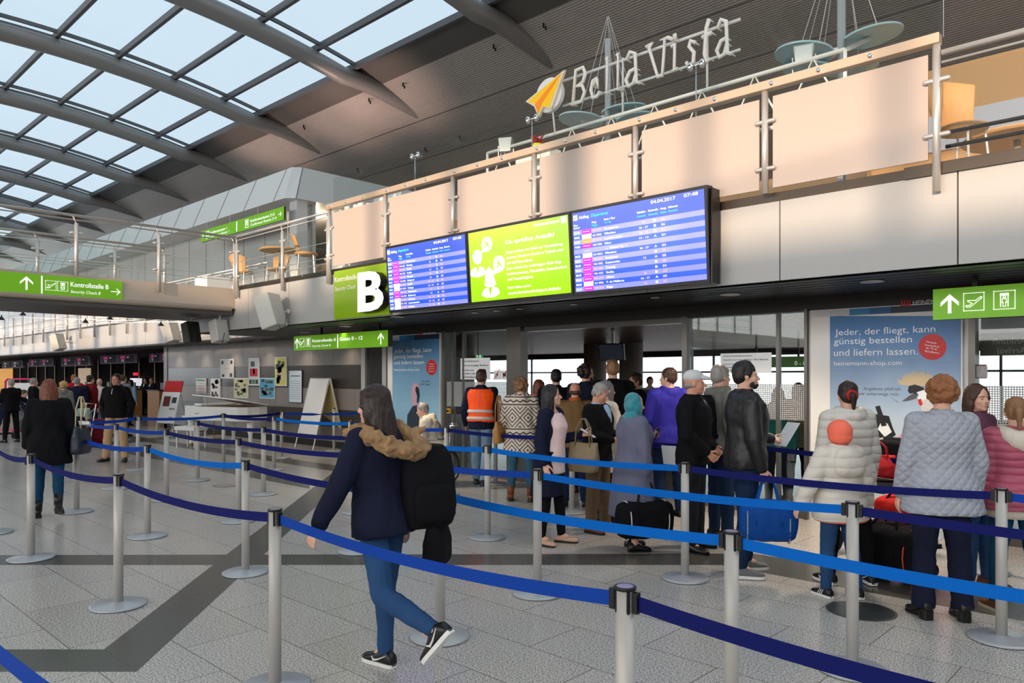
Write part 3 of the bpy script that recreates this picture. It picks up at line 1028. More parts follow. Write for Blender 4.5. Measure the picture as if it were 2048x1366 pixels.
def departures(i, label, rows):
    e, w, h = display(i, label)
    bm = BM(); box(bm, .035, -.003, .035, .035 + w, 0, .035 + h); obj('screen', bm, M_SBLUE, e)
    top = .035 + h
    rh = h * .775 / 13
    a, b = BM(), BM()
    for r in range(13):
        z1 = .035 + rh * (13 - r)
        box(a if r % 2 == 0 else b, .037, -.005, z1 - rh, .033 + w, -.003, z1)
    obj('row_stripes', a, M_SROW1, e); obj('row_stripes', b, M_SROW2, e)
    L = lambda s, x, z, hh, m, ww=None, **k: write(e, s, .035 + x * w, z, hh, m, width=None if ww is None else ww * w, y=-.006, **k)
    L('Abflug', .055, top - h * .085, h * .038, M_TW, .085)
    L('Departures', .16, top - h * .085, h * .038, M_TG, .14, shear=.15)
    L('04.04.2017', .63, top - h * .06, h * .040, M_TW, .175)
    L('07:48', .865, top - h * .055, h * .040, M_TW, .095)
    bm = BM(); box(bm, .035 + .008 * w, -.006, top - h * .095, .035 + .042 * w, -.004, top - h * .03); obj('icon', bm, M_TW, e)
    bm = BM(); prism(bm, [(.035 + w * x, top - h * z) for x, z in ((.012, .078), (.02, .082), (.04, .05), (.036, .046), (.022, .066), (.014, .068))], -.008, -.006); obj('icon', bm, M_SBLUE, e)
    L('Plan\nSched', .008, top - h * .17, h * .024, M_TW, .05)
    L('Flug', .165, top - h * .165, h * .024, M_TW, .035); L('Flight', .165, top - h * .205, h * .024, M_TG, .045)
    L('Nach / Über', .265, top - h * .155, h * .024, M_TW, .09); L('To / Via', .265, top - h * .195, h * .024, M_TG, .055)
    for s, g, x, ww in (('Schalter', 'Counter', .525, .065), ('Kontrolle', 'Security', .61, .07), ('Ausg.', 'Gate', .695, .045), ('Hinweis', 'Remark', .755, .065)):
        L(s, x, top - h * .145, h * .024, M_TW, ww); L(g, x, top - h * .19, h * .022, M_TG, ww)
    logos = {'p': BM(), 'w': BM(), 'o': BM()}
    used = set()
    for r, (tm, lg, fl, to, ct, se, ga) in enumerate(rows):
        z = .035 + rh * (12 - r) + rh * .26
        hh = rh * .46
        if tm == '-':
            L('---  Nächster Tag  ---', .27, z, hh * .9, M_TW, .17); continue
        L(tm, .01, z, hh, M_TW, .045)
        used.add(lg); box(logos[lg], .035 + .075 * w, -.0055, z - rh * .22, .035 + .155 * w, -.004, z + rh * .68)
        L(fl, .165, z, hh * .95, M_TY if r % 2 else M_TO, .075)
        L(to, .265, z, hh * .95, M_TW, min(.14, .0125 * len(to)))
        if ct: L(ct, .56 if len(ct) < 4 else .535, z, hh * .9, M_TY if r % 2 else M_TO, .012 * len(ct) * .8)
        L(se, .645, z, hh, M_TW, .018)
        L(ga, .70, z, hh, M_TY if r % 2 else M_TO, .026)
    for k_, m_ in (('p', M_TPINK), ('w', M_TW), ('o', M_TOR)):
        if k_ in used: obj('logo', logos[k_], m_, e)
        else: logos[k_].free()
    z = .035 + rh * 13
    for r, row in enumerate(rows):
        if row[1] == 'p':
            L('≈≈≈', .085, .035 + rh * (12 - r) + rh * .4, rh * .3, M_TW, .055, name='logo_mark')
        elif row[1] in 'wo':
            L('―――', .085, .035 + rh * (12 - r) + rh * .3, rh * .3, M_TO if row[1] == 'w' else M_TW, .055, name='logo_mark')
    return e

departures(0, 'left blue departure board with thirteen flights next to the letter B', [
    ('06:30', 'p', 'W6 1091', 'Kattowitz', '23', 'B', '06'), ('06:35', 'p', 'W6 1082', 'Danzig', '26', 'B', '06'), ('06:40', 'p', 'W6 4291', 'Tuzla', '12', 'A', '03'),
    ('06:50', 'p', 'W6 4332', 'Sofia', '13', 'A', '02'), ('09:15', 'p', 'W6 7732', 'Skopje', '24', 'B', '01'), ('09:15', 'p', 'W6 4082', 'Belgrad', '22', 'B', '08'),
    ('10:15', 'w', 'EN 8082', 'Split', '26 - 27', 'A', '04'), ('10:40', 'w', 'FR 2045', 'Malaga', '16 - 17', 'A', '05'), ('12:35', 'p', 'W6 3772', 'Timisoara', '12', 'A', '07'),
    ('14:15', 'p', 'W6 3082', 'Bukarest', '12', 'A', '01'), ('15:05', 'w', '4U 4060', 'München', '15 - 17', 'B', '02'), ('15:45', 'w', 'FR 1758', 'London-Stansted', '15 - 16', 'A', '02'),
    ('15:55', 'w', 'FR 4029', 'Krakau', '17 - 18', 'B', '07')])
departures(2, 'right blue departure board with thirteen flights at the end of the screen row', [
    ('17:40', 'p', 'W6 1098', 'Kattowitz', '23', 'B', '06'), ('18:05', 'w', '4U 4062', 'München', '26 - 27', 'B', '06'), ('18:05', 'o', 'EZY2176', 'London-Luton', '28 - 29', 'B', '02'),
    ('19:50', 'p', 'W6 7302', 'Kiev', '12 - 13', 'A', '01'), ('-', '', '', '', '', '', ''), ('06:25', 'w', '4U 4064', 'München', '26 - 27', 'A', '03'),
    ('06:25', 'p', 'W6 2292', 'Budapest', '', 'B', '07'), ('06:30', 'p', 'W6 1092', 'Kattowitz', '12', 'A', '05'), ('06:35', 'p', 'W6 1062', 'Danzig', '', 'B', '06'),
    ('06:50', 'p', 'W6 4332', 'Sofia', '', 'B', '04'), ('09:00', 'p', 'W6 3774', 'Sibiu', '24', 'B', '01'), ('09:50', 'w', '4U 4096', 'P. de Mallorca', '26 - 27', 'A', '05'),
    ('12:35', 'p', 'W6 2532', 'Riga', '12', 'B', '07')])
e, w, h = display(1, 'lime green job advertisement screen between the two departure boards')
bm = BM(); box(bm, .035, -.003, .035, .035 + w, 0, .035 + h); obj('screen', bm, M_SLIME, e)
gx = lambda f: .035 + f * w
gz = lambda f: .035 + f * h
write(e, 'Dortmund Airport', gx(.69), gz(.925), h * .042, M_TW, width=.235 * w, y=-.006, bold=.012)
bm = BM(); box(bm, gx(.94), -.006, gz(.905), gx(.985), -.004, gz(.985)); obj('icon', bm, M_TW, e)
write(e, 'Du sprichst Aviatik?', gx(.40), gz(.755), h * .058, M_TW, width=.475 * w, y=-.006, bold=.004)
for i, (s, ww) in enumerate((('Dann suchen wir Dich zur Verstärkung', .545), ('unseres Check-in-Teams in Teilzeit oder', .555), ('auf 450-Euro-Basis.', .265), ('Das solltest Du mitbringen: Gute Eng-', .53), ('lischkenntnisse, Flexibilität, Belastbarkeit', .575), ('und Teamfähigkeit.', .26))):
    write(e, s, gx(.40), gz(.625 - i * .075), h * .036, M_TW, width=ww * w, y=-.006)
write(e, 'Mehr Infos unter:', gx(.40), gz(.135), h * .036, M_TW, width=.235 * w, y=-.006)
write(e, 'www.dortmund-airport.de/jobs', gx(.40), gz(.055), h * .044, M_TW, width=.51 * w, y=-.006)
a = h / w
bm = BM()
def cz_(cx, cy, r): return [(gx(cx) + r * h * cos(t * pi / 12), gz(cy) + r * h * sin(t * pi / 12)) for t in range(24)]
prism(bm, cz_(.20, .80, .105), -.006, -.004); prism(bm, [(gx(.13), gz(.69)), (gx(.155), gz(.76)), (gx(.20), gz(.70))], -.006, -.004)
prism(bm, cz_(.32, .50, .115), -.006, -.004); prism(bm, [(gx(.25), gz(.36)), (gx(.265), gz(.45)), (gx(.32), gz(.385))], -.006, -.004)
prism(bm, circ(gx(.09), gz(.64), .05 * w, 20, .105 * h), -.006, -.004)
prism(bm, [(gx(x), gz(z)) for x, z in ((.0, .40), (.02, .47), (.06, .50), (.12, .50), (.16, .47), (.165, .40), (.14, .365), (.085, .35), (.03, .365))], -.006, -.004)
prism(bm, [(gx(x), gz(z)) for x, z in ((.155, .22), (.165, .30), (.17, .42), (.21, .48), (.25, .42), (.262, .30), (.28, .22), (.22, .18))], -.006, -.004)
prism(bm, [(gx(x), gz(z)) for x, z in ((.115, .09), (.14, .16), (.18, .19), (.265, .19), (.30, .16), (.315, .09), (.26, .045), (.17, .045))], -.006, -.004)
obj('figures', bm, M_TW, e)
bm = BM()
for cx, cy in ((.20, .80), (.32, .50)):
    for pts in (((-.05, -.04), (.05, .06), (.065, .075), (.05, .05), (-.03, -.05)), ((-.05, .02), (.02, .02), (.06, -.05), (.03, -.04), (-.01, 0)), ((-.005, .055), (.01, .01), (-.05, .04), (-.035, .05)), ((-.05, -.01), (-.03, -.02), (-.02, -.06), (-.035, -.05))):
        prism(bm, [(gx(cx) + x * h, gz(cy) + z * h) for x, z in pts], -.008, -.006)
prism(bm, [(gx(x), gz(z)) for x, z in ((.075, .50), (.105, .50), (.098, .43), (.085, .43))], -.008, -.006)
prism(bm, [(gx(x), gz(z)) for x, z in ((.195, .19), (.238, .19), (.217, .06))], -.008, -.006)
obj('figure_details', bm, M_SLIME, e)
# side return of the screen row
bm = BM(); box(bm, s1 + .004, SY + .0, SZ, s1 + .02, 7.06, SZ + SH - .02); o = obj('screen_side_panel', bm, M_BEZEL); props(o, 'dark side panel closing the right end of the screen row', 'panel')

# ------------------------------------------------------------------ neon name and truss above the terrace rail
YT = 7.62
tb0, tb1 = on_y(975, 305, YT), on_y(1690, 99, YT)
ZT = 4.93
tr = empty('lattice_truss', (0, 0, 0), label='white lattice truss carrying the neon letters behind the terrace rail', cat='truss')
M_TRUSS = mat('truss_white', (232, 230, 226), rough=0.4)
xa, xb = tb0.x, tb1.x
bm = BM(); tube(bm, [(xa, YT, ZT), (xb, YT, ZT)], .022, 10); obj('top_chord', bm, M_TRUSS, tr, smooth=True)
bm = BM(); tube(bm, [(xa, YT, 4.33), (xb, YT, 4.33)], .022, 10); obj('bottom_chord', bm, M_TRUSS, tr, smooth=True)
n = 8
for i in range(n):
    u0 = xa + (xb - xa) * i / n; u1 = xa + (xb - xa) * (i + .5) / n; u2 = xa + (xb - xa) * (i + 1) / n
    bm = BM(); tube(bm, [(u0, YT, 4.33), (u1, YT, ZT), (u2, YT, 4.33)], .014, 8); obj('brace', bm, M_TRUSS, tr, smooth=True)
for x in (xa, xb):
    bm = BM(); tube(bm, [(x, YT, 3.4), (x, YT, ZT)], .02, 8); obj('upright', bm, M_TRUSS, tr, smooth=True)

ne = empty('neon_sign', (0, 0, 0), label='neon tube lettering Bella Vista with paper plane disc above the terrace', cat='sign')
na, nb = on_y(1132, HZ, YT).x, on_y(1476, HZ, YT).x
zb0 = on_y(1132, 207, YT).z; zb1 = zb0
for dz, xx0 in ((.0, na - .1), (.33, na - .1)):
    bm = BM(); tube(bm, [(xx0, YT + .05, zb0 + dz), (nb, YT + .05, zb0 + dz)], .017, 8); obj('support_rail', bm, M_TRUSS, ne, smooth=True)
for px in (1241, 1410):
    x = on_y(px, HZ, YT).x
    bm = BM(); tube(bm, [(x, YT + .05, ZT), (x, YT + .05, zb0 + .36)], .014, 8); obj('upright', bm, M_TRUSS, ne, smooth=True)
M_NEON = mat('unlit_neon_tube', (232, 226, 216), rough=0.2, emit=0.05)
LET = {
 'B': [[(.1, 0), (.28, 1.0), (.75, 1.02), (.9, .8), (.75, .58), (.3, .5), (.7, .48), (.85, .25), (.65, .0), (0, 0)]],
 'e': [[(.15, .35), (.55, .5), (.6, .25), (.45, .55), (.15, .5), (.0, .25), (.15, .0), (.5, .0), (.75, .12)]],
 'l': [[(.1, 1.0), (.35, 1.04), (.3, .0), (.1, .02), (.55, .0)]],
 'a': [[(.1, .78), (.3, .98), (.6, .88), (.68, .05), (.9, .0)], [(.64, .45), (.3, .42), (.05, .2), (.2, .0), (.5, .05), (.66, .3)]],
 'V': [[(-.1, .95), (.2, 1.0), (.05, .9), (.5, .0), (.6, .02), (.72, .0), (.85, 1.0), (.65, 1.0), (1.0, 1.0), (1.25, .9)]],
 'i': [[(.1, .72), (.4, .74), (.36, .05), (.1, .05), (.65, .06)], [(.3, .98), (.45, 1.0), (.42, .88)]],
 's': [[(.75, .6), (.4, .7), (.3, .55), (.65, .35), (.6, .1), (.3, .0), (.1, .15)]],
 't': [[(.55, 1.1), (.35, .9), (.2, .2), (.35, .0), (.6, .05)], [(.0, .68), (.75, .72)]],
}
LPX = [('B', 1143, 1174), ('e', 1182, 1206), ('l', 1211, 1222), ('l', 1232, 1244), ('a', 1250, 1284), ('V', 1296, 1336), ('i', 1340, 1364), ('s', 1370, 1398), ('t', 1404, 1430), ('a', 1432, 1466)]
for ch, pa, pb in LPX:
    u0, u1 = on_y(pa, HZ, YT - .05).x, on_y(pb, HZ, YT - .05).x
    bm = BM()
    hgt = .42
    for st in LET[ch]:
        pts = []
        for j, (x, z) in enumerate(st):
            pts.append((u0 + (u1 - u0) * x, YT - .05, zb0 - .06 + z * hgt))
        sp = []
        for j in range(len(pts) - 1):
            sp.append(pts[j]); sp.append(tuple((Vector(pts[j]) * .5 + Vector(pts[j + 1]) * .5)))
        sp.append(pts[-1])
        tube(bm, pts, .023, 8)
        for p in (pts[0], pts[-1]): tube(bm, [p, (p[0], YT + .04, p[2])], .008, 6)
    obj('neon_letter', bm, M_NEON, ne, smooth=True)
dc = on_y(1097, 190, YT - .1)
bm = BM(); prism(bm, [(dc.x + .225 * cos(t * pi / 16), dc.z + .225 * sin(t * pi / 16)) for t in range(32)], YT - .1, YT - .04); do = obj('disc', bm, M_WHITE, ne)
def dq(px, py): 
    p = on_y(px, py, YT - .14); return (p.x, p.z)
bm = BM(); prism(bm, [dq(1129, 139), dq(1051, 203), dq(1068, 213), dq(1077, 234), dq(1086, 213), dq(1102, 218)], YT - .14, YT - .1); obj('paper_plane', bm, mat('plane_edge', (238, 226, 200), rough=.4), do)
bm = BM(); prism(bm, [dq(1122, 147), dq(1056, 203), dq(1069, 208)], YT - .145, YT - .14); prism(bm, [dq(1124, 146), dq(1082, 211), dq(1098, 215)], YT - .145, YT - .14); prism(bm, [dq(1077, 228), dq(1081, 214), dq(1085, 213)], YT - .145, YT - .14); obj('paper_plane_wings', bm, mat('plane_yellow', (246, 192, 20), rough=.4, emit=.15), do)
bm = BM(); prism(bm, [dq(1122, 147), dq(1070, 209), dq(1077, 228), dq(1083, 210)], YT - .146, YT - .14); obj('paper_plane_fold', bm, mat('plane_orange', (244, 140, 20), rough=.4, emit=.15), do)
bm = BM(); tube(bm, [(dc.x + .03, YT - .05, dc.z - .2), (dc.x + .03, YT, ZT)], .012, 8); obj('upright', bm, M_TRUSS, ne, smooth=True)

# glass-disc parasols of the terrace restaurant
M_DISC = mat('frosted_disc', (178, 206, 208), rough=.25, spec=.6)
def disc_lamp(px, Y, z0, discs, label, ztop):
    x = on_y(px, HZ, Y).x
    e = empty('disc_parasol', (x, Y, 3.4), 0, label, 'parasol')
    bm = BM(); lathe(bm, [(.18, 0), (.18, .03), (.05, .06), (.05, ztop - 3.4)], n=16); obj('mast', bm, M_STEEL, e, smooth=True)
    for ang, rr, dz, R in discs:
        cx, cy = rr * cos(ang), rr * sin(ang)
        T = Matrix.Translation((cx, cy, z0 - 3.4 + dz)) @ Matrix.Rotation(.12, 4, (sin(ang), -cos(ang), 0))
        bm = BM(); lathe(bm, [(R * .99, -.012), (R, 0), (R * .99, .012)], n=40)
        for v in bm.verts: v.co = T @ v.co
        d = obj('disc', bm, M_DISC, e)
        bm = BM()
        flatbar(bm, (0.05 * cos(ang), .05 * sin(ang), z0 - 3.4 - .08), (cx, cy, z0 - 3.4 + dz - .03), .06, .05)
        obj('arm', bm, M_STEEL, d)
        bm = BM()
        for s in (-.12, .12):
            tube(bm, [(cx * .9 + s, cy * .9, z0 - 3.4 + dz + .02), (s * .1, 0, z0 - 3.4 + 1.5)], .004, 5)
        obj('stay_wire', bm, M_STEEL, d)
    return e
disc_lamp(1683, 9.3, 5.72, [(radians(43), .36, .09, .35), (radians(223), .45, -.12, .34), (radians(100), .6, -.1, .33), (radians(180), .4, -.2, .3)], 'glass-disc parasol on a tall mast at the right end of the neon truss', 9.0)
disc_lamp(1216, 9.6, 5.86, [(radians(70), .3, .08, .36), (radians(223), .42, -.12, .36), (radians(30), .42, -.14, .3)], 'glass-disc parasol behind the neon lettering', 7.0)
# flood lights on the truss
def flood(px, py, Y, rot, label):
    p = on_y(px, py, Y)
    e = empty('flood_light', p, rot, label, 'lamp')
    bm = BM(); prism(bm, [(-.08, -.1), (.08, -.1), (.1, .1), (-.1, .1)], -.06, .06); obj('housing', bm, M_STEEL, e, bevel=.01)
    bm = BM(); box(bm, -.08, -.065, -.08, .08, -.06, .08); obj('lens', bm, mat('lamp_lens', (235, 235, 230), rough=.1), e)
    bm = BM(); tube(bm, [(-.11, 0, 0), (-.11, 0, -.16), (.11, 0, -.16), (.11, 0, 0)], .01, 6); obj('yoke', bm, M_STEEL, e)
flood(1012, 291, YT, .5, 'square flood light on the left end of the truss')
flood(1608, 112, YT + .1, .3, 'square flood light near the right end of the truss')
# potted red plant on the ledge
p = on_y(1075, 296, YT - .2); 
e = empty('potted_plant', (p.x, p.y, p.z - .02), 0, 'small red leafed plant in a lime pot behind the terrace rail', 'plant')
bm = BM(); lathe(bm, [(.05, -.05), (.065, .07)], n=16); obj('pot', bm, mat('lime_pot', (196, 206, 60), rough=.4), e, smooth=True)
bm = BM()
for k in range(60):
    a_ = random.uniform(0, 2 * pi); r = random.uniform(.02, .11); zz = random.uniform(.06, .2)
    tube(bm, [(0, 0, .05), (r * .6 * cos(a_), r * .6 * sin(a_), zz * .8), (r * cos(a_), r * sin(a_), zz)], [.004, .009, .003], 4)
obj('foliage', bm, mat('red_leaf', (150, 46, 36), rough=.6), e)
bm = BM(); box(bm, p.x - .3, YT - .3, 3.4, p.x + .3, YT - .08, p.z - .07); props(obj('plant_ledge', bm, M_WHITE), 'white ledge behind the terrace panels carrying the red plant', 'ledge')
# ------------------------------------------------------------------ belt barriers
M_POST = mat('barrier_aluminium', (188, 184, 178), rough=0.5, metal=0.2, bump=0.02, bscale=150, stretch=(1, 1, .03))
M_BASE = mat('barrier_base', (176, 180, 184), rough=0.35, metal=0.25)
BELT = {'n': mat('blue_belt_shaded', (17, 24, 92), rough=0.7, spec=.12), 'm': mat('blue_belt_half_lit', (18, 64, 158), rough=0.7, spec=.12), 'b': mat('blue_belt_lit', (0, 100, 194), rough=0.7, spec=.12)}  # one blue belt; its lit and shaded tones are put in as colours
SHH = 0.987
STANCH = {}
_proto = None
def make_stanchion():
    e = empty('belt_barrier_post')
    bm = BM(); lathe(bm, [(.034, .015), (.034, SHH - .012)], n=24); obj('post', bm, M_POST, e, smooth=False).data.shade_smooth()
    bm = BM(); lathe(bm, [(.185, 0), (.195, .004), (.195, .014), (.18, .021), (.06, .027), (.04, .036), (.036, .036)], n=40); obj('base', bm, M_BASE, e, smooth=True)
    bm = BM(); lathe(bm, [(.034, SHH - .014), (.0395, SHH - .012), (.0395, SHH - .002), (.036, SHH), (.03, SHH - .002)], n=24); c = obj('cap', bm, M_BLACK, e, smooth=True)
    bm = BM(); lathe(bm, [(.029, SHH - .003), (.029, SHH - .0005)], n=20); obj('cap_inlay', bm, mat('cap_inlay', (150, 146, 170), rough=.3), c)
    for k in range(4):
        a = pi / 4 + k * pi / 2 + radians(10)
        M = Matrix.Rotation(a, 4, 'Z')
        bm = BM()
        vs = []
        for dx, z in ((-.0065, SHH - .014), (.0065, SHH - .014), (.0065, SHH - .085), (.003, SHH - .092), (-.003, SHH - .092), (-.0065, SHH - .085)): vs.append((dx, z))
        prism(bm, vs, -.0352, -.030, M); obj('slot', bm, M_BLACK, e)
    return e

def belt_post(key, p, label):
    global _proto
    if _proto is None:
        _proto = make_stanchion(); e = _proto
    else:
        e = copy_tree(_proto)
    e.location = (p.x, p.y, 0.0015)
    props(e, label, 'barrier post', 'belt barrier posts of the queue')
    STANCH[key] = (e, Vector((p.x, p.y)))

def belt(k0, k1, colour, sag=0.03, twist=0, knot=False):
    e, a = STANCH[k0]; _, b = STANCH[k1]
    d = (b - a); L = d.length; u = d / L
    bm = BM()
    n = 24
    prev = None
    for i in range(n + 1):
        f = i / n
        s = .052 + (L - .104) * f
        z = SHH - .052 - sag * 4 * f * (1 - f)
        hw = .0265
        nrm = Vector((-u.y, u.x))
        th = twist * pi * max(0, min(1, (f - .3) / .4))
        if knot: hw *= max(.22, min(1, abs(f - .45) * 9))
        q = []
        for (sz, st) in ((-1, -1), (1, -1), (1, 1), (-1, 1)):
            oz = sz * hw * cos(th) - st * .0008 * sin(th)
            on = sz * hw * sin(th) + st * .0008 * cos(th)
            q.append(bm.verts.new((u.x * s + nrm.x * on, u.y * s + nrm.y * on, z + oz - .0015)))
        if prev: 
            for j in range(4): bm.faces.new((prev[j], prev[(j + 1) % 4], q[(j + 1) % 4], q[j]))
        else: bm.faces.new(q)
        prev = q
    bm.faces.new(list(reversed(prev)))
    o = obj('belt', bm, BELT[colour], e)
    o['label'] = {'n': 'blue belt, shade painted in', 'm': 'blue belt, half light painted in', 'b': 'blue belt, light painted in'}[colour]
    for s, h in ((.034, .052), (L - .060, .052)):   # clips at both ends
        bm = BM()
        z = SHH - .052
        T = Matrix.Translation((u.x * s, u.y * s, z)) @ Matrix.Rotation(atan2(u.y, u.x), 4, 'Z')
        box(bm, 0, -.011, -.036, .022, .011, .036, T)
        for q in range(5): box(bm, .0, -.0125, -.03 + q * .014, .022, .0125, -.024 + q * .014, T)
        obj('belt_clip', bm, M_BLACK, e)

def top(px, py): return at_depth(px, (HE - SHH) * FPX / (py - HZ))
F3, F4 = top(550, 1018), top(1250, 1172)
u_ = (top(62, 908) - top(550, 1018)).normalized()
pe = at_depth(0, 2.2)
SPEC = [
 ('E0', pe + u_ * 1.35, 'barrier post outside the picture corner, start of the belt crossing the bottom left corner'),
 ('E1', pe - u_ * .85, 'barrier post just below the picture, end of the belt crossing the bottom left corner'),
 ('F0', ground(-14, 1066), 'barrier post cut off by the picture edge, left of the woman in the black coat'),
 ('F1', top(62, 908), 'barrier post close before the legs of the auburn haired woman in the black coat'),
 ('F2', top(237, 948), 'front row barrier post on pale tiles, above the left end of the diagonal floor band'),
 ('F3', top(550, 1018), 'front row barrier post left of the walking woman, its base cut by the picture edge'),
 ('F4', F4, 'nearest and largest barrier post, bottom centre, pale oval inlay on its cap'),
 ('F5', F4 + (F4 - F3) * .95, 'barrier post beyond the bottom right corner, end of the darkest near belt'),
 ('B1', top(153, 868), 'barrier post partly behind the dark bag of the auburn haired woman'),
 ('B2', top(295, 889), 'barrier post in front of the tan trousers of the standing man, second row'),
 ('B3', top(491, 920), 'barrier post on the dark diagonal floor band, where it meets the horizontal band'),
 ('B4', ground(880, 1275), 'barrier post right behind the walking woman, beside her lifted foot'),
 ('B5', top(1463, 1062), 'large barrier post in front of the tall man in the leather jacket'),
 ('C0', top(149, 838), 'corner barrier post where two belts fork, beside the man in tan trousers'),
 ('C1', top(233, 848), 'barrier post right before the knees of the man in tan trousers'),
 ('C2', top(333, 858), 'barrier post before the white piano bench, third row'),
 ('C3', top(477, 876), 'barrier post directly left of and touching in view the post on the diagonal band'),
 ('C4', ground(716, 1103), 'barrier post hidden behind the swinging hand of the walking woman'),
 ('C5', top(1075, 938), 'barrier post before the knees of the black haired woman with passports'),
 ('C6', top(1705, 1003), 'barrier post in front of the child in the coral hat'),
 ('G0', top(395, 841), 'barrier post in front of the piano leg, first of its belt row'),
 ('G1', top(527, 853), 'barrier post before the right end of the white piano'),
 ('G2', None, 'barrier post hidden behind the head of the walking woman, fourth row'),
 ('G3', top(975, 890), 'barrier post between the orange vest man and the black haired woman'),
 ('G4', top(1370, 925), 'barrier post before the man with the white cap'),
 ('G5', top(2003, 977), 'scratched barrier post before the woman in the pink jacket at the right edge'),
 ('H1', top(276, 832), 'barrier post beside the wooden check-in counter, back row'),
 ('H2', top(447, 827), 'barrier post before the piano pedals, back row with two belts leaving to the right'),
 ('H3', top(548, 832), 'barrier post between the piano end and the large white A-board, nearer of two'),
 ('H4', None, 'barrier post hidden behind the fur hood of the walking woman, back row'),
 ('H5', top(893, 853), 'barrier post beside the person in the wheelchair'),
 ('H6', None, 'barrier post hidden behind the black haired woman, back row'),
 ('H7', at_depth(1512, 8.3), 'barrier post hidden behind the tall man in the leather jacket, back row'),
 ('H8', None, 'barrier post hidden behind the woman in the pink jacket, back row'),
 ('I1', top(563, 822), 'barrier post between the piano end and the large white A-board, farther of two'),
 ('I2', at_depth(742, 16.2), 'barrier post hidden behind the hair of the walking woman, near the dark column'),
 ('J1', top(668, 816), 'barrier post without a belt beside the large white A-board against the wall'),
 ('J2', ground(991, 968), 'barrier post without a near belt left of the patterned cardigan'),
]
def P2(k): return STANCH[k][1]
for key, p, lab in SPEC:
    if p is None:
        if key == 'G2': p = (top(527, 853) + top(975, 890)) / 2
        else:
            h3, h5 = top(548, 832), top(893, 853)
            st = (h5 - h3) / 2
            p = h5 + st * {'H4': -1, 'H6': 1, 'H8': 3}[key]
    belt_post(key, p, lab)
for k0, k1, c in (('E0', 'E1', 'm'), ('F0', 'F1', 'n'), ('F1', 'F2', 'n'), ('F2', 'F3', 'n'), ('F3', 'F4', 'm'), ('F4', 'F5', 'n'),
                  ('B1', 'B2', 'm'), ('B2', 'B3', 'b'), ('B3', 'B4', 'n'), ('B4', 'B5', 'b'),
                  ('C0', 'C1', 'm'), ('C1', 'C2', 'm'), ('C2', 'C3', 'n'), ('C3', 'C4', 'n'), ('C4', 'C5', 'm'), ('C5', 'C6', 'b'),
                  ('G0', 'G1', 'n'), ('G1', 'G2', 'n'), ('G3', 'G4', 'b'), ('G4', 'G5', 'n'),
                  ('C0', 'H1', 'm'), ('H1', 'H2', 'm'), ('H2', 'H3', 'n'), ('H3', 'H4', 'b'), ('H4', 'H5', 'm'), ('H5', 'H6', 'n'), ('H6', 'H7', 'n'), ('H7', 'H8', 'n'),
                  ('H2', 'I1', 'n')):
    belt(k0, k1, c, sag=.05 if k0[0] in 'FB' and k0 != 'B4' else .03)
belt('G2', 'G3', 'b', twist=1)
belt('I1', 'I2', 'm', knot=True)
def belt_out(k, j, c, label):
    """belts that leave the picture to the right"""
    p = P2(k) + (P2(k) - P2(j)).normalized() * 2.1
    belt_post(k + 'x', Vector((p.x, p.y, 0)), label)
    belt(k, k + 'x', c)
belt_out('B5', 'B4', 'b', 'barrier post beyond the right edge, end of the belt below the quilted jacket')
belt_out('C6', 'C5', 'n', 'barrier post beyond the right edge, end of the belt behind the quilted jacket')
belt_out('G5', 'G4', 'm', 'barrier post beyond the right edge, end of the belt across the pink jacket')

# ------------------------------------------------------------------ advertisements
def sky_print(name, z0, z1, c0, c1):
    m = bpy.data.materials.new(name); m.use_nodes = True
    nt = m.node_tree; L = nt.links; b = nt.nodes['Principled BSDF']
    tc = nt.nodes.new('ShaderNodeTexCoord'); sx = nt.nodes.new('ShaderNodeSeparateXYZ'); L.new(tc.outputs['Object'], sx.inputs[0])
    nz = nt.nodes.new('ShaderNodeTexNoise'); nz.inputs['Scale'].default_value = 2.2; L.new(tc.outputs['Object'], nz.inputs['Vector'])
    ad = nt.nodes.new('ShaderNodeMath'); ad.operation = 'MULTIPLY_ADD'; ad.inputs[1].default_value = .35; L.new(nz.outputs['Fac'], ad.inputs[0]); L.new(sx.outputs['Z'], ad.inputs[2])
    mr = nt.nodes.new('ShaderNodeMapRange'); mr.inputs[1].default_value = z0 + .17; mr.inputs[2].default_value = z1 + .17; L.new(ad.outputs[0], mr.inputs[0])
    cr = nt.nodes.new('ShaderNodeValToRGB'); cr.color_ramp.elements[0].color = rgb(*c0); cr.color_ramp.elements[1].color = rgb(*c1)
    L.new(mr.outputs[0], cr.inputs[0]); L.new(cr.outputs[0], b.inputs['Base Color']); b.inputs['Roughness'].default_value = .35
    return m
YA = 8.95
M_ADSKY = sky_print('printed_sky', .7, 1.95, (204, 218, 228), (0, 106, 172))
M_ADSKYL = sky_print('printed_sky_dark', .9, 2.3, (150, 198, 224), (14, 84, 142))
def flat(parent, name, pxs, m, layer, Y=YA, org=None):
    bm = BM()
    pts = [on_y(px, py, Y) for px, py in pxs]
    prism(bm, [(p.x - org.x, p.z - org.z) for p in pts], -.0015 * layer - .0014, -.0015 * layer)
    return obj(name, bm, m, parent)
def ptext(parent, s, px0, py, px1, hpx, m, org, layer=3, name='lettering', Y=YA, rot=0, **k):
    a, b = on_y(px0, py, Y), on_y(px1, py, Y)
    t = Y / ray(px0, py).y
    b2 = on_y(px1, py, Y)
    return write(parent, s, a.x - org.x, a.z - org.z, hpx / FPX * t, m, width=b2.x - a.x, y=-.0015 * layer, name=name, rot=rot, depth=.0012, **k)

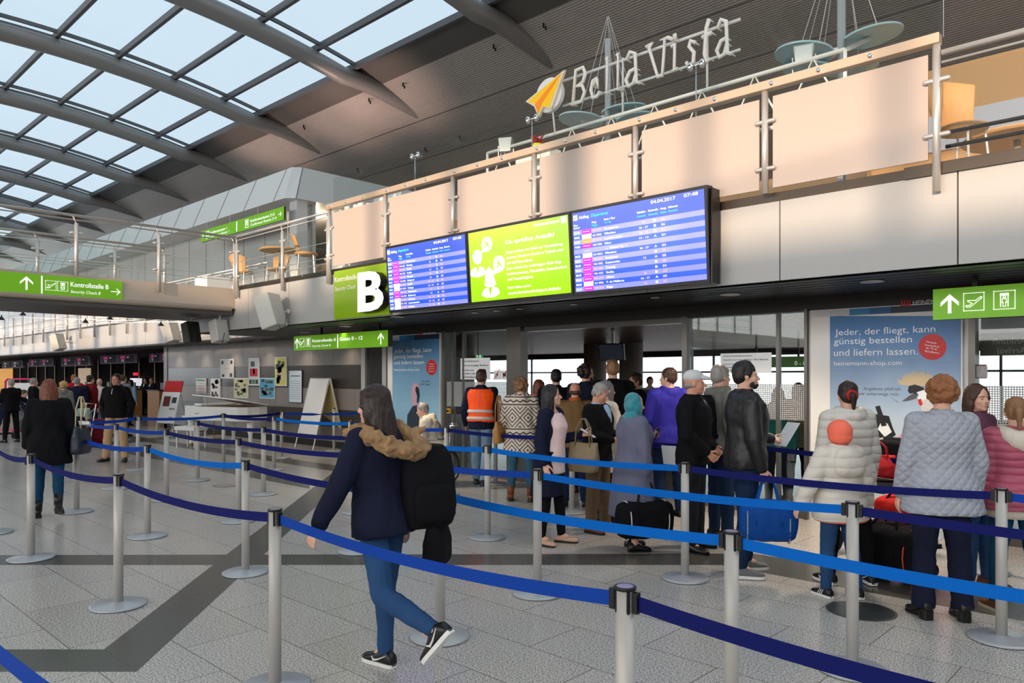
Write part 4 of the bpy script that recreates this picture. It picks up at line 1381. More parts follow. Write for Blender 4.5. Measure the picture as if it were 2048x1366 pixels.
M_ADRED = mat('print_red', (206, 30, 32), rough=.4); M_ADWHITE = mat('print_white', (240, 243, 245), rough=.4); M_ADGREY = mat('print_grey', (70, 84, 96), rough=.4)
M_ADNAVY = mat('print_navy', (30, 38, 60), rough=.4); M_ADB1 = mat('print_blue', (40, 128, 180), rough=.4); M_ADB2 = mat('print_blue_deep', (24, 92, 152), rough=.4); M_ADLG = mat('print_light_grey', (196, 200, 208), rough=.4)
M_ADPINK = mat('print_pink', (224, 168, 182), rough=.4); M_ADBLK = mat('print_black', (26, 26, 30), rough=.4); M_ADSTRAW = mat('print_straw', (206, 186, 150), rough=.4)
# --- right: crowned crane
o_ = on_y(1621, 1040, YA); tl = on_y(1621, 600, YA); br_ = on_y(1925, 1040, YA)
ad = empty('advertisement_panel', (o_.x, YA, .28), 0, 'large advertisement panel with a crowned crane under a blue sky, right of the doors', 'poster')
O = Vector((o_.x, YA, .28))
W_, H_ = br_.x - o_.x, 2.47 - .28
bm = BM(); box(bm, 0, 0, 0, W_, .045, H_ + .03); obj('board', bm, M_WHITE, ad)
flat(ad, 'sky', [(1660, 632), (1922, 632), (1922, 1170), (1660, 1040)], M_ADSKY, 1, org=O)
def topsq(a, b, m):
    x0, x1 = on_y(a, HZ, YA).x - O.x, on_y(b, HZ, YA).x - O.x
    bm = BM(); box(bm, x0, -.003, on_y(1700, 631, YA).z - O.z, x1, -.0015, H_ + .02); obj('header_block', bm, m, ad)
topsq(1622, 1660, mat('print_white2', (214, 214, 216))); topsq(1660, 1699, M_ADLG); topsq(1699, 1739, M_ADB1); topsq(1739, 1782, M_ADB2); topsq(1782, 1922, M_ADNAVY)
for i in range(4): flat(ad, 'logo', [(1801 + i * 5.2, 612), (1804 + i * 5.2, 601 - i * .3), (1807 + i * 5.2, 601), (1805 + i * 5.2, 606), (1806 + i * 5.2, 612)], M_ADRED, 2, org=O)
ptext(ad, 'HEINEMANN', 1826, 610, 1900, 9, M_ADWHITE, O)
ptext(ad, 'Jeder, der fliegt, kann', 1670, 671, 1871, 13, M_ADWHITE, O)
ptext(ad, 'günstig bestellen', 1668, 689, 1824, 13, M_ADWHITE, O)
ptext(ad, 'und liefern lassen.', 1668, 712, 1836, 14, M_ADWHITE, O)
ptext(ad, 'heinemann-shop.com', 1668, 731, 1804, 9, M_ADWHITE, O)
ptext(ad, 'Angebote pfeif ich', 1727, 780, 1801, 6, M_ADGREY, O)
ptext(ad, 'mir unterwegs rein.', 1717, 790, 1799, 6, M_ADGREY, O)
flat(ad, 'red_badge', [(1865 + 28 * cos(t * pi / 16), 694 + 26 * sin(t * pi / 16)) for t in range(32)], M_ADRED, 2, org=O)
for i, s in enumerate(('Versand-', 'kostenfrei', 'ab 75 €', 'Bestellwert')):
    ptext(ad, s, 1852 - (2 if i % 2 else 0), 689 + i * 6.2 - 4, 1874 + (5 if i % 2 else 0), 4.2, M_ADWHITE, O, layer=4, rot=-.2)
flat(ad, 'bubble_tail', [(1778, 792), (1796, 805), (1797, 804.5)], M_ADGREY, 2, org=O)
bm = BM()
for k in range(70):                               # straw crest of the crane
    a_ = radians(-172 + k * 2.3)
    ln = 34 + 8 * random.random()
    c0, c1 = on_y(1836 + 7 * cos(a_), 773 + 3 * sin(a_), YA), on_y(1836 + ln * cos(a_) * 1.05, 772 + ln * sin(a_) * .72, YA)
    strokes(bm, [(c0.x - O.x, c0.z - O.z), (c1.x - O.x, c1.z - O.z)], .005, -.0044 - k * 2e-5, -.003)
obj('crest', bm, M_ADSTRAW, ad)
flat(ad, 'crane_neck', [(1838, 800), (1862, 792), (1880, 850), (1890, 905), (1846, 905), (1852, 850)], mat('print_neck', (214, 208, 206)), 3, org=O)
flat(ad, 'crane_suit', [(1846, 838), (1796, 872), (1776, 915), (1760, 985), (1922, 1000), (1922, 850), (1880, 836)], M_ADPINK, 2, org=O)
flat(ad, 'crane_cheek', [(1833, 782), (1850, 776), (1858, 790), (1850, 800), (1836, 798)], M_ADWHITE, 4, org=O)
flat(ad, 'crane_cap', [(1816, 782), (1818, 772), (1830, 769), (1846, 774), (1851, 779), (1838, 783), (1830, 786), (1820, 787)], M_ADBLK, 5, org=O)
flat(ad, 'crane_beak', [(1804, 803), (1818, 792), (1833, 784), (1838, 790), (1832, 797), (1818, 801)], mat('print_beak', (90, 90, 96)), 5, org=O)
flat(ad, 'crane_wattle', [(1836, 800), (1842, 797), (1846, 808), (1842, 812), (1838, 808)], M_ADRED, 5, org=O)
flat(ad, 'crane_eye', [(1831 + 2.6 * cos(t * pi / 6), 786 + 2.6 * sin(t * pi / 6)) for t in range(12)], M_ADBLK, 6, org=O)
flat(ad, 'wing_hand', [(1746, 852), (1752, 828), (1764, 830), (1778, 832), (1786, 856), (1792, 870), (1776, 880), (1756, 874)], M_ADBLK, 3, org=O)
flat(ad, 'wing_hand_feather', [(1756, 858), (1764, 840), (1776, 848), (1784, 864), (1770, 874)], M_ADWHITE, 4, org=O)
flat(ad, 'phone', [(1751, 813), (1760, 811), (1774, 851), (1764, 853)], M_ADBLK, 6, org=O)
# --- left: flamingo
o2 = on_y(780, 890, YA); e2 = on_y(880, 880, YA)
O = Vector((o2.x, YA, .28)); W_ = e2.x - o2.x
ad = empty('advertisement_panel', (o2.x, YA, .28), 0, 'narrow advertisement panel with a pink flamingo in a suit, left of the doors', 'poster')
bm = BM(); box(bm, 0, 0, 0, W_, .045, H_ + .03); obj('board', bm, M_WHITE, ad)
flat(ad, 'sky', [(785, 682), (879, 676), (879, 925), (785, 905)], M_ADSKYL, 1, org=O)
def topsq2(a, b, m):
    x0, x1 = on_y(a, HZ, YA).x - O.x, on_y(b, HZ, YA).x - O.x
    bm = BM(); box(bm, x0, -.003, on_y(830, 679.5, YA).z - O.z, x1, -.0015, H_ + .02); obj('header_block', bm, m, ad)
topsq2(799, 814, M_ADB1); topsq2(814, 829, M_ADB2); topsq2(829, 879, M_ADNAVY); topsq2(783, 799, M_ADLG)
for i in range(3): flat(ad, 'logo', [(838 + i * 2.4, 670), (839 + i * 2.4, 664), (840.4 + i * 2.4, 670)], M_ADRED, 2, org=O)
ptext(ad, 'HEINEMANN', 846, 669.5, 872, 4, M_ADWHITE, O)
ptext(ad, 'Jeder, der fliegt, kann', 789, 706, 863, 8.5, M_ADWHITE, O)
ptext(ad, 'günstig bestellen', 788, 717, 846, 8, M_ADWHITE, O)
ptext(ad, 'und liefern lassen.', 788, 729, 850, 8, M_ADWHITE, O)
ptext(ad, 'heinemann-shop.com', 788, 742, 839, 5.5, M_ADWHITE, O)
ptext(ad, 'Genial für', 844, 764, 860, 4, M_ADGREY, O); ptext(ad, 'große Fänge.', 840, 770, 861, 4, M_ADGREY, O)
flat(ad, 'red_badge', [(863.5 + 10.5 * cos(t * pi / 16), 735 + 15.5 * sin(t * pi / 16)) for t in range(32)], M_ADRED, 2, org=O)
for i, s in enumerate(('Versand-', 'kostenfrei', 'ab 75 €', 'Bestellwert')): ptext(ad, s, 858, 729 + i * 5, 869, 2.6, M_ADWHITE, O, layer=4)
flat(ad, 'flamingo_suit', [(815, 830), (828, 808), (834, 806), (848, 816), (852, 836), (856, 900), (812, 900)], mat('print_suit', (44, 56, 72)), 2, org=O)
flat(ad, 'flamingo_neck', [(826, 812), (824, 790), (824, 775), (829, 766), (836, 768), (838, 776), (832, 782), (832, 796), (836, 810)], M_ADPINK, 3, org=O)
flat(ad, 'flamingo_beak', [(833, 772), (838, 776), (840, 790), (838, 804), (834, 806), (835, 792), (831, 780)], M_ADBLK, 4, org=O)

# ------------------------------------------------------------------ notices on the far wall (plane Y = 10.1)
YW = YN - .03
def notice(pa, pb, pt, pbm, base, label, cells=(), frame=(230, 230, 226), head=None):
    a, b = on_y(pa, pbm, YW), on_y(pb, pbm, YW)
    c = on_y((pa + pb) / 2, (pt + pbm) / 2, YW)
    zt, zb = on_y((pa + pb) / 2, pt, YW).z, on_y((pa + pb) / 2, pbm, YW).z
    w, h = b.x - a.x, zt - zb
    e = empty('wall_notice', (a.x, YW, zb), 0, label, 'notice', 'notices on the far wall')
    bm = BM(); box(bm, 0, 0, 0, w, .025, h); obj('frame', bm, mat('frame_%d_%d_%d' % frame, frame, rough=.4), e)
    bm = BM(); box(bm, .02, -.002, .02, w - .02, 0, h - .02); obj('sheet', bm, mat('sheet_%d_%d_%d' % base, base, rough=.5), e)
    cols = {}
    for (x0, z0, x1, z1, c_) in cells:
        bm = cols.setdefault(c_, BM())
        box(bm, .02 + x0 * (w - .04), -.004, .02 + z0 * (h - .04), .02 + x1 * (w - .04), -.002, .02 + z1 * (h - .04))
    for c_, bm in cols.items(): obj('pictures', bm, mat('ph_%d_%d_%d' % c_, c_, rough=.5), e)
    return e
random.seed(3)
def collage(n, cols, s=.2):
    out = []
    for i in range(n):
        x, z = random.uniform(.03, .95 - s), random.uniform(.03, .97 - s * .5)
        out.append((x, z, x + s * random.uniform(.7, 1.1), z + s * .55 * random.uniform(.7, 1.2), random.choice(cols)))
    return out
DK = [(40, 44, 48), (70, 62, 58), (96, 84, 70), (36, 52, 70), (110, 70, 60)]
notice(392, 412, 757, 787, (226, 222, 222), 'small white notice with a green header, first on the left of the far wall', [(0.05, .86, .95, .98, (70, 150, 90)), (.1, .3, .9, .32, (130, 130, 130)), (.1, .5, .9, .52, (130, 130, 130)), (.1, .7, .9, .72, (130, 130, 130)), (.0, 0, 1, .12, (216, 180, 186))])
notice(421, 440, 757, 796, (232, 230, 228), 'narrow white photo collage next to the green-headed notice', collage(16, DK, .26))
notice(441, 467, 718, 757, (212, 208, 206), 'pale notice with four corner photos, upper row', [(.05, .75, .22, .95, DK[0]), (.78, .75, .95, .95, DK[1]), (.1, .05, .3, .2, DK[0]), (.75, .05, .92, .25, DK[3]), (.3, .5, .7, .52, (150, 140, 140))])
notice(468, 496, 756, 796, (196, 196, 150), 'pale yellow photo collage below the dark band', collage(18, DK, .22))
notice(497, 518, 716, 771, (206, 214, 220), 'tall notice with a red centre picture, upper row', [(.1, .32, .9, .62, (206, 40, 40)), (.45, .4, .62, .72, (236, 226, 220)), (.05, .03, .3, .2, DK[0]), (.36, .03, .62, .2, (60, 120, 60)), (.68, .03, .96, .2, DK[1]), (.2, .7, .6, .9, DK[2])])
notice(519, 549, 756, 797, (70, 160, 196), 'sky blue photo collage below the dark band', collage(14, DK + [(230, 230, 230)], .24))
notice(550, 573, 714, 772, (206, 206, 110), 'tall yellow photo collage, upper row rightmost', collage(14, DK + [(226, 200, 190)], .34))
notice(577, 604, 740, 806, (212, 224, 232), 'tall pale blue text notice in a black frame beside the A-board', [(.1, .1 + .07 * i, .9, .115 + .07 * i, (140, 150, 160)) for i in range(9)] + [(.15, .82, .9, .85, (70, 80, 90)), (.0, 0, .08, 1, (150, 190, 214))], frame=(30, 28, 28))

# ------------------------------------------------------------------ white grand piano with bench
def grand_piano():
    p0 = ground(420, 899); 
    e = empty('grand_piano', (p0.x - .55, p0.y + .75, 0), radians(-4), 'white grand piano with a slightly raised lid against the far wall', 'piano')
    M = M_WHITE
    out = []
    for i in range(40):
        t = i / 39
        out.append(t)
    # outline: keyboard end at -X, tail at +X, straight spine at the back (+Y)
    pts = [(-1.05, -.72), (-.55, -.72), (-.1, -.66), (.3, -.42), (.65, -.30), (.92, -.20), (1.06, 0), (1.08, .28), (1.0, .50), (.8, .60), (-1.05, .60)]
    bm = BM(); slab(bm, pts, .64, .98); obj('case', bm, M, e, bevel=.02)
    bm = BM(); slab(bm, [(x * 1.02, y * 1.02) for x, y in pts[1:10]] + [(-.55, .62)], 0, .025)
    T = Matrix.Translation((0, .62, 1.0)) @ Matrix.Rotation(radians(-9), 4, 'X') @ Matrix.Translation((0, -.62, 0))
    T = Matrix.Translation((0, .62, .985)) @ Matrix.Rotation(radians(-11), 4, 'X') @ Matrix.Translation((0, -.62, 0))
    for v in bm.verts: v.co = T @ v.co
    obj('lid', bm, M, e)
    bm = BM(); tube(bm, [(-.2, -.5, .97), (-.2, -.55, 1.2)], .012, 8); obj('lid_prop', bm, M, e)
    bm = BM(); slab(bm, [(-.5, -.66), (-.1, -.6), (.3, -.36), (.65, -.24), (.9, -.1), (.95, .4), (-.5, .5)], .98, .984); obj('soundboard', bm, mat('soundboard', (150, 110, 66), rough=.4), e)
    bm = BM(); box(bm, -1.3, -.70, .66, -1.05, .58, .72); k = obj('key_bed', bm, M, e)
    bm = BM(); box(bm, -1.27, -.62, .72, -1.10, .50, .74); obj('white_keys', bm, mat('ivory', (240, 238, 228), rough=.3), k)
    bm = BM()
    for i in range(36):
        if i % 7 not in (2, 6): box(bm, -1.19, -.60 + i * .0305, .74, -1.10, -.587 + i * .0305, .752)
    obj('black_keys', bm, M_BLACK, k)
    bm = BM(); prism(bm, [(-1.0, .99), (-.5, .99), (-.55, 1.03), (-.98, 1.03)], -.5, .4); obj('music_desk', bm, M, e)
    for x, y in ((-.95, -.58), (-.95, .48), (.75, .2)):
        bm = BM(); lathe(bm, [(.07, .05), (.045, .12), (.05, .3), (.09, .45), (.085, .55), (.12, .64)], (x, y, 0), 8); l = obj('leg', bm, M, e)
        bm = BM(); lathe(bm, [(.01, 0), (.035, .005), (.035, .04), (.02, .06)], (x, y, 0), 12); obj('caster', bm, mat('brass', (190, 150, 70), rough=.25, metal=.9), l)
    bm = BM()
    for dy in (-.1, .1): tube(bm, [(-.75, dy, .64), (-.75, dy, .14)], .014, 8)
    box(bm, -.84, -.14, .10, -.66, .14, .15)
    for dy in (-.08, 0, .08): box(bm, -.98, dy - .015, .11, -.84, dy + .015, .125)
    obj('pedal_lyre', bm, MATS['brass'], e)
    write(e, 'Dortmund', -.35, .80, .03, M_ADGREY, y=-.72).rotation_euler = (0, 0, radians(10))
    return e
grand_piano()
pb = ground(372, 896)
e = empty('piano_bench', (pb.x + .05, pb.y + .1, 0), radians(15), 'white piano bench in front of the white grand piano', 'bench')
bm = BM(); box(bm, -.36, -.2, .42, .36, .2, .52); obj('seat', bm, M_WHITE, e, bevel=.02)
for x in (-.31, .31):
    for y in (-.15, .15):
        bm = BM(); tube(bm, [(x, y, .43), (x, y, 0.0)], [.028, .017], 8); obj('leg', bm, M_WHITE, e)

# ------------------------------------------------------------------ A-boards
def a_board(loc, rz, w, h, label, face, foot=.18, inner=(206, 190, 130)):
    e = empty('a_board', loc, rz, label, 'sign stand')
    sp = .42
    for s, n_ in ((-1, 'front_board'), (1, 'rear_board')):
        bm = BM()
        a = [(-w / 2, s * sp * .82, foot), (w / 2, s * sp * .82, foot), (w / 2, s * .02, h), (-w / 2, s * .02, h)]
        v0 = [bm.verts.new(p) for p in a]; v1 = [bm.verts.new((p[0], p[1] - s * .03, p[2])) for p in a]
        bm.faces.new(v0); bm.faces.new(v1)
        for i in range(4): bm.faces.new((v0[i], v0[(i + 1) % 4], v1[(i + 1) % 4], v1[i]))
        o = obj(n_, bm, [M_WHITE, mat('board_back', inner, rough=.6)], e)
        for f in o.data.polygons:
            if f.normal.y * s < -.3: f.material_index = 1
        bm = BM()
        for x in (-w / 2, w / 2): tube(bm, [(x, s * sp, .012), (x, s * .02, h + .01)], .014, 8)
        for z in (foot, h): tube(bm, [(-w / 2, s * (.02 + (sp - .02) * (h - z) / h), z), (w / 2, s * (.02 + (sp - .02) * (h - z) / h), z)], .012, 8)
        obj('frame', bm, M_STEEL, o)
    bm = BM()
    for x in (-w / 2 + .03, w / 2 - .03): tube(bm, [(x, -sp * .5, .85), (x, sp * .5, .85)], .006, 6)
    obj('spreader', bm, M_BLACK, e)
    return e
pa_ = ground(620, 897)
a_board((pa_.x + .1, pa_.y + .22, 0), radians(-6), .95, 1.66, 'large blank white A-board left of the dark column, by the far wall', None, .35)
ps = ground(372, 868)
e = empty('sign_stand', (ps.x - .1, 8.9, 0), radians(18), 'white easel stand with a red header left of the piano', 'sign stand')
T = Matrix.Rotation(radians(-14), 4, 'X')
bm = BM(); box(bm, -.36, -.02, .35, .36, .02, 1.28, T); obj('board', bm, M_WHITE, e)
bm = BM(); box(bm, -.34, -.03, 1.28, .40, .01, 1.62, T); obj('header', bm, mat('header_red', (196, 22, 26), rough=.4), e, bevel=.02)
bm = BM()
for x in (-.34, .34): tube(bm, [T @ Vector((x, 0, .36)), (x, -.02 + .05, .012)], .014, 8); tube(bm, [T @ Vector((x, .02, 1.25)), (x, .62, .012)], .014, 8)
obj('leg_frame', bm, M_STEEL, e)
for (x0, z0, x1, z1, c_) in ((-.25, .85, .02, 1.15, (110, 50, 50)), (.1, .95, .28, 1.12, (50, 60, 80)), (.05, .75, .28, .8, (150, 150, 150)), (-.22, .42, -.1, .5, (60, 50, 60)), (.1, .5, .26, .54, (150, 150, 150))):
    bm = BM(); box(bm, x0, -.026, z0, x1, -.021, z1, T); obj('picture', bm, mat('pic_%d_%d_%d' % c_, c_), e)

# ------------------------------------------------------------------ loudspeakers
def speaker(loc, rz, tilt, label, s=1.0, dark=False, wall=True):
    e = empty('loudspeaker', loc, rz, label, 'loudspeaker')
    m = mat('speaker_dark', (52, 52, 48), rough=.5) if dark else mat('speaker_grey', (196, 194, 186), rough=.5)
    T = Matrix.Rotation(tilt, 4, 'X')
    bm = BM(); prism(bm, [(-.19 * s, -.3 * s), (.19 * s, -.3 * s), (.19 * s, .3 * s), (-.19 * s, .3 * s)], -.2 * s, .12 * s, T)
    obj('cabinet', bm, m, e, bevel=.02)
    bm = BM(); box(bm, -.165 * s, -.206 * s, -.27 * s, .165 * s, -.199 * s, .27 * s, T); obj('grille', bm, mat('speaker_grille', (170, 170, 164), rough=.7) if not dark else M_BLACK, e)
    bm = BM()
    if wall:
        wv = Matrix.Rotation(-rz, 3, 'Z') @ Vector((0, WALLGAP, 0)); tube(bm, [(0, .1 * s, 0), wv * .7, wv], .018, 8); ball(bm, wv * .97, .05, 10)
    else: tube(bm, [(0, 0, .25 * s), (0, 0, .42 * s)], .02, 8); box(bm, -.08, -.05, .41 * s, .08, .05, .43 * s)
    obj('bracket', bm, M_STEEL, e)
    bm = BM(); tube(bm, [(0, .12 * s, -.2 * s), (.06, .2 * s, -.33 * s), (.1, .3 * s, -.3 * s), (.08, .34 * s, -.05)], .006, 6); obj('cable', bm, M_BLACK, e)
    return e
WALLGAP = .325
def spk(px, py, Y, label, **k):
    p = on_y(px, py, Y); return speaker(p, radians(-62), radians(18), label, **k)
spk(545, 622, 6.75, 'grey loudspeaker tilted on the terrace fascia left of the letter B', s=1.0)
WALLGAP = .435
spk(344, 663, 8.75, 'grey loudspeaker on the far fascia below the footbridge end', s=1.0)
spk(118, 684, 8.75, 'small looking grey loudspeaker far left on the sunlit fascia', s=1.0)
p = on_x(384, 640, -15.6); speaker((p.x, p.y, 2.62), radians(-80), radians(14), 'dark loudspeaker hanging under the footbridge, left of a pair', s=.75, dark=True, wall=False)
p = on_x(440, 640, -14.6); speaker((p.x, p.y, 2.62), radians(-80), radians(14), 'light sided loudspeaker hanging under the footbridge, right of a pair', s=.75, wall=False)

# ------------------------------------------------------------------ cable lamps under the bridge
bm = BM()
lw = empty('cable_lights', (0, 0, 0), 0, 'two taut wires with small black cone lamps below the footbridge', 'lamp')
def q_(px, py, d=19.0):
    r = ray(px, py); return Vector((r.x * d, r.y * d, HE + r.z * d))
for (a, b) in (((-60, 652), (460, 641)), ((-60, 632), (470, 648))):
    bm = BM(); tube(bm, [q_(*a), q_(*b)], .005, 5); obj('wire', bm, M_STEEL, lw)
for px, py in ((3, 637), (46, 628), (171, 643), (220, 636), (322, 649), (378, 644)):
    c = q_(px, py)
    bm = BM(); lathe(bm, [(.01, .09), (.015, .05), (.075, -.03), (.078, -.035), (.01, -.02)], c, 14); obj('lamp_shade', bm, M_BLACK, lw, smooth=True)

# ------------------------------------------------------------------ downlights in the soffit
M_LENS = mat('downlight_lens', (255, 236, 206), emit=3)
def downlight(p, r, label, energy=0, m=None):
    e = empty('downlight', p, 0, label, 'lamp', 'recessed soffit downlights')
    bm = BM(); lathe(bm, [(r, 0), (r, -.012), (r * .8, -.012)], n=24); obj('ring', bm, M_STEEL, e, smooth=True)
    bm = BM(); lathe(bm, [(r * .8, -.004), (r * .8, -.011)], n=20); obj('lens', bm, m or M_LENS, e)
    if energy:
        l = lamp('downlight_lamp', 'SPOT', (p.x, p.y, p.z - .03), (0, 0, 0), energy, (1, .84, .66), spot_size=radians(120), spot_blend=.8, shadow_soft_size=.08)
for i, (px, py, en) in enumerate(((795, 633, 130), (1460, 588, 130), (1744, 562, 150), (610, 664, 60), (690, 652, 60))):
    downlight(ground(px, py, 2.652), .11, ('wide recessed downlight under the terrace edge, above the left advertisement', 'wide recessed downlight under the terrace edge, above the right glass pane', 'wide recessed downlight under the terrace edge, above the crane advertisement', 'wide recessed downlight above the left green hanging sign', 'wide recessed downlight under the letter B')[i], en)
M_LED = mat('small_red_spot', (255, 120, 90), emit=1.2)
for i, px in enumerate((950, 994, 1040, 1148, 1310)):
    py = HZ - (px + 560) * .0842
    downlight(ground(px, py, 2.652), .05, 'small reddish spot under the departure boards, %s from the left' % ('first', 'second', 'third', 'fourth', 'fifth')[i], 0, M_LED)
for k in range(7):
    x = XN0 + 1.2 + k * 1.9
    downlight(Vector((x, 9.75, 2.652)), .09, 'recessed downlight washing the far wall of notices', 24)

# ------------------------------------------------------------------ things at the gate doors
def paper(px0, px1, py0, py1, Y, lines, label, m=None, txtm=None, hpx=4.5):
    a, b = on_y(px0, py1, Y), on_y(px1, py1, Y)
    zt = on_y((px0 + px1) / 2, py0, Y).z; zb = on_y((px0 + px1) / 2, py1, Y).z
    e = empty('door_notice', (a.x, Y, zb), 0, label, 'notice')
    bm = BM(); box(bm, 0, 0, 0, b.x - a.x, .006, zt - zb); obj('sheet', bm, m or M_ADWHITE, e)
    for (s, fx, fz, fw, fh) in lines:
        write(e, s, fx * (b.x - a.x), fz * (zt - zb), fh * (zt - zb), txtm or M_ADBLK, width=fw * (b.x - a.x), y=-.002)
    return e
TXT = [('Sicherheitsbereich.', .05, .82, .6, .09), ('Zutritt nur mit gültiger Bordkarte.', .05, .62, .9, .09), ('Security area:', .05, .40, .42, .09), ('admittance only with', .05, .24, .6, .09), ('valid boarding card.', .05, .08, .55, .09)]
paper(921, 980, 716, 759, YF - .012, TXT, 'white security area notice on the left glass pane behind the orange vest man')
paper(1441, 1543, 706, 745, YF - .012, TXT, 'white security area notice on the right glass pane beside the bearded man')
e = paper(988, 1003, 741, 759, YF - .012, [('9', .25, .3, .3, .4)], 'white sticker with a red diagonal bar on the left pane')
bm = BM(); strokes(bm, [(0, 0), (.13, .17)], .014, -.004, -.003); obj('bar', bm, M_ADRED, e)
e = paper(1004, 1017, 741, 759, YF - .012, [], 'small no photography sticker on the left pane')
bm = BM(); prism(bm, [(.02, .05), (.09, .05), (.09, .11), (.02, .11)], -.004, -.002); obj('camera_mark', bm, M_ADBLK, e)
bm = BM(); strokes(bm, [(.02, .03), (.1, .14)], .01, -.006, -.005); obj('bar', bm, M_ADRED, e)
e = paper(951, 966, 710, 717, YF + .3, [], 'small green exit sign behind the left glass pane', mat('exit_green', (30, 150, 70), emit=.6))
bm = BM(); box(bm, .05, .0, .05, .07, .006, .95); obj('hanger', bm, M_BLACK, e)
bm = BM(); arrow(bm, .04, .04, .06, -pi / 2, y0=-.003, y1=-.001); prism(bm, [(.1, .01), (.14, .01), (.14, .06), (.1, .06)], -.003, -.001); obj('exit_mark', bm, M_SWHITE, e)
e = paper(1946, 1973, 729, 757, YF - .012, [], 'square framed picture sticker on the right door pane', mat('sticker_red', (120, 80, 84)))
bm = BM(); box(bm, .01, -.002, .01, .13, -.001, .13); obj('picture', bm, mat('sticker_print', (170, 166, 166), var=.6, vscale=60), e)
e = empty('arrival_sign', on_y(1960, 708, YF + .35), 0, 'dark arrival sign seen mirrored behind the right door glass', 'sign')
bm = BM(); box(bm, 0, 0, -.02, 1.2, .03, .22); obj('face', bm, mat('dim_sign', (74, 68, 60), rough=.4), e)
for s, z in (('Ankunft', .10), ('Arrival', .0)):
    o = write(e, s, .42 if s == 'Ankunft' else .42, z, .07, mat('dim_letter', (150, 140, 126), emit=.15), y=-.003); o.scale = (-1, 1, 1)
bm = BM(); strokes(bm, [(.46, -.0), (.64, -.0), (.64, .19), (.46, .19)], .01, -.004, -.003, True); strokes(bm, [(.48, .04), (.52, .05), (.62, .14)], .012, -.004, -.003); obj('pictogram', bm, MATS['dim_letter'], e)
# gate number sign seen through the right pane
p = on_y(1556, 725, 15)
e = empty('gate_sign', p, 0, 'green gate sign reading 0 - 6 seen through the right glass', 'sign')
bm = BM(); box(bm, -.9, 0, -.1, .75, .05, .12); obj('face', bm, mat('gate_green', (96, 130, 70), emit=.2), e)
write(e, '0 - 6', .35, -.06, .09, M_SWHITE, y=-.004)
bm = BM(); box(bm, -.5, .01, .12, -.46, .03, .95); box(bm, .4, .01, .12, .44, .03, .95); obj('hanger', bm, M_BLACK, e)
# yellow emergency switch
p = on_y(896, 822, YF - .1)
e = empty('emergency_switch', p, 0, 'yellow emergency switch on the left door post', 'switch')
bm = BM(); box(bm, -.04, 0, -.045, .04, .05, .045); obj('body', bm, mat('yellow_box', (226, 168, 20), rough=.4), e, bevel=.006)
bm = BM(); lathe(bm, [(.022, 0), (.022, .02)], n=14)
for v in bm.verts: v.co = Vector((v.co.x, -v.co.z, v.co.y))
obj('button', bm, M_ADBLK, e)
# hanging monitor inside
p = on_y(1224, 704, 12.2)
e = empty('monitor', p, radians(10), 'dark monitor hanging from the slatted ceiling inside the gate', 'monitor')
T = Matrix.Rotation(radians(8), 4, 'X')
bm = BM(); box(bm, -.27, -.04, -.17, .27, .04, .17, T); obj('housing', bm, M_BLACK, e, bevel=.01)
bm = BM(); box(bm, -.25, -.046, -.15, .25, -.041, .15, T); obj('screen', bm, mat('monitor_screen', (44, 50, 62), rough=.2, emit=.2), e)
bm = BM(); box(bm, -.03, .02, .1, .03, .06, 2.62 - p.z); obj('hanger', bm, M_STEEL, e)
# door operator rail above the opening
bm = BM(); box(bm, xoa, YF - .03, 2.44, xob, YF + .12, 2.51); S('trim_8', bm, M_FRAME)
# passport desk far inside
p = on_y(1300, 790, 14); 
e = empty('control_desk', (p.x, 14, 0), radians(20), 'dark control desk inside the gate hall', 'desk')
bm = BM(); box(bm, -.6, -.3, 0, .6, .3, 1.12); obj('body', bm, M_DWOOD, e, bevel=.01)
bm = BM(); box(bm, -.65, -.36, 1.12, .65, .36, 1.16); obj('worktop', bm, M_BLACK, e)
bm = BM(); box(bm, -.25, .0, 1.16, .1, .04, 1.42); obj('monitor_back', bm, M_BLACK, e)

# ------------------------------------------------------------------ check-in hall at the far left
YCI = 11.4
brd = [(-60, -14, 726, 740), (4, 46, 723, 737), (57, 107, 719, 734), (122, 181, 715.5, 733), (200, 274, 711.5, 728), (298, 345, 707, 725)]
names = ('farthest', 'second farthest', 'third farthest', 'middle', 'second nearest', 'nearest')
for i, (pa, pb, pt, pb2) in enumerate(brd):
    a, b = on_y(pa, 730, YCI), on_y(pb, 730, YCI)
    zt, zb = on_y(pa, pt, YCI).z, on_y(pa, pb2, YCI).z
    w, h = b.x - a.x, zt - zb
    e = empty('counter_display', (a.x, YCI, zb), 0, 'mauve check-in display board over the counters, %s of the row' % names[i], 'sign', 'check-in display boards')
    bm = BM(); box(bm, 0, 0, 0, w, .12, h); obj('board', bm, mat('mauve_board', (88, 76, 94), rough=.6, spec=.15), e)
    for f in (.08, .55):
        bm = BM(); box(bm, w * f, -.01, h * .12, w * (f + .36), 0, h * .88); s_ = obj('screen', bm, mat('dark_screen', (44, 38, 50), rough=.6, spec=.1), e)
        bm = BM(); box(bm, w * (f + .03), -.013, h * .5, w * (f + .15), -.01, h * .85); obj('logo', bm, (M_ADRED if i < 2 else mat('logo_magenta', (170, 40, 110), emit=.3)), s_)
        bm = BM()
        for q in range(2): box(bm, w * (f + .05), -.013, h * (.2 + q * .14), w * (f + .13), -.01, h * (.27 + q * .14))
        box(bm, w * (f + .2), -.013, h * .6, w * (f + .25), -.01, h * .75)
        obj('lettering', bm, M_ADWHITE, s_)
    bm = BM()
    for f in (.1, .9): box(bm, w * f - .02, .04, h, w * f + .02, .08, 2.66 - zb)
    obj('hanger', bm, M_BLACK, e)
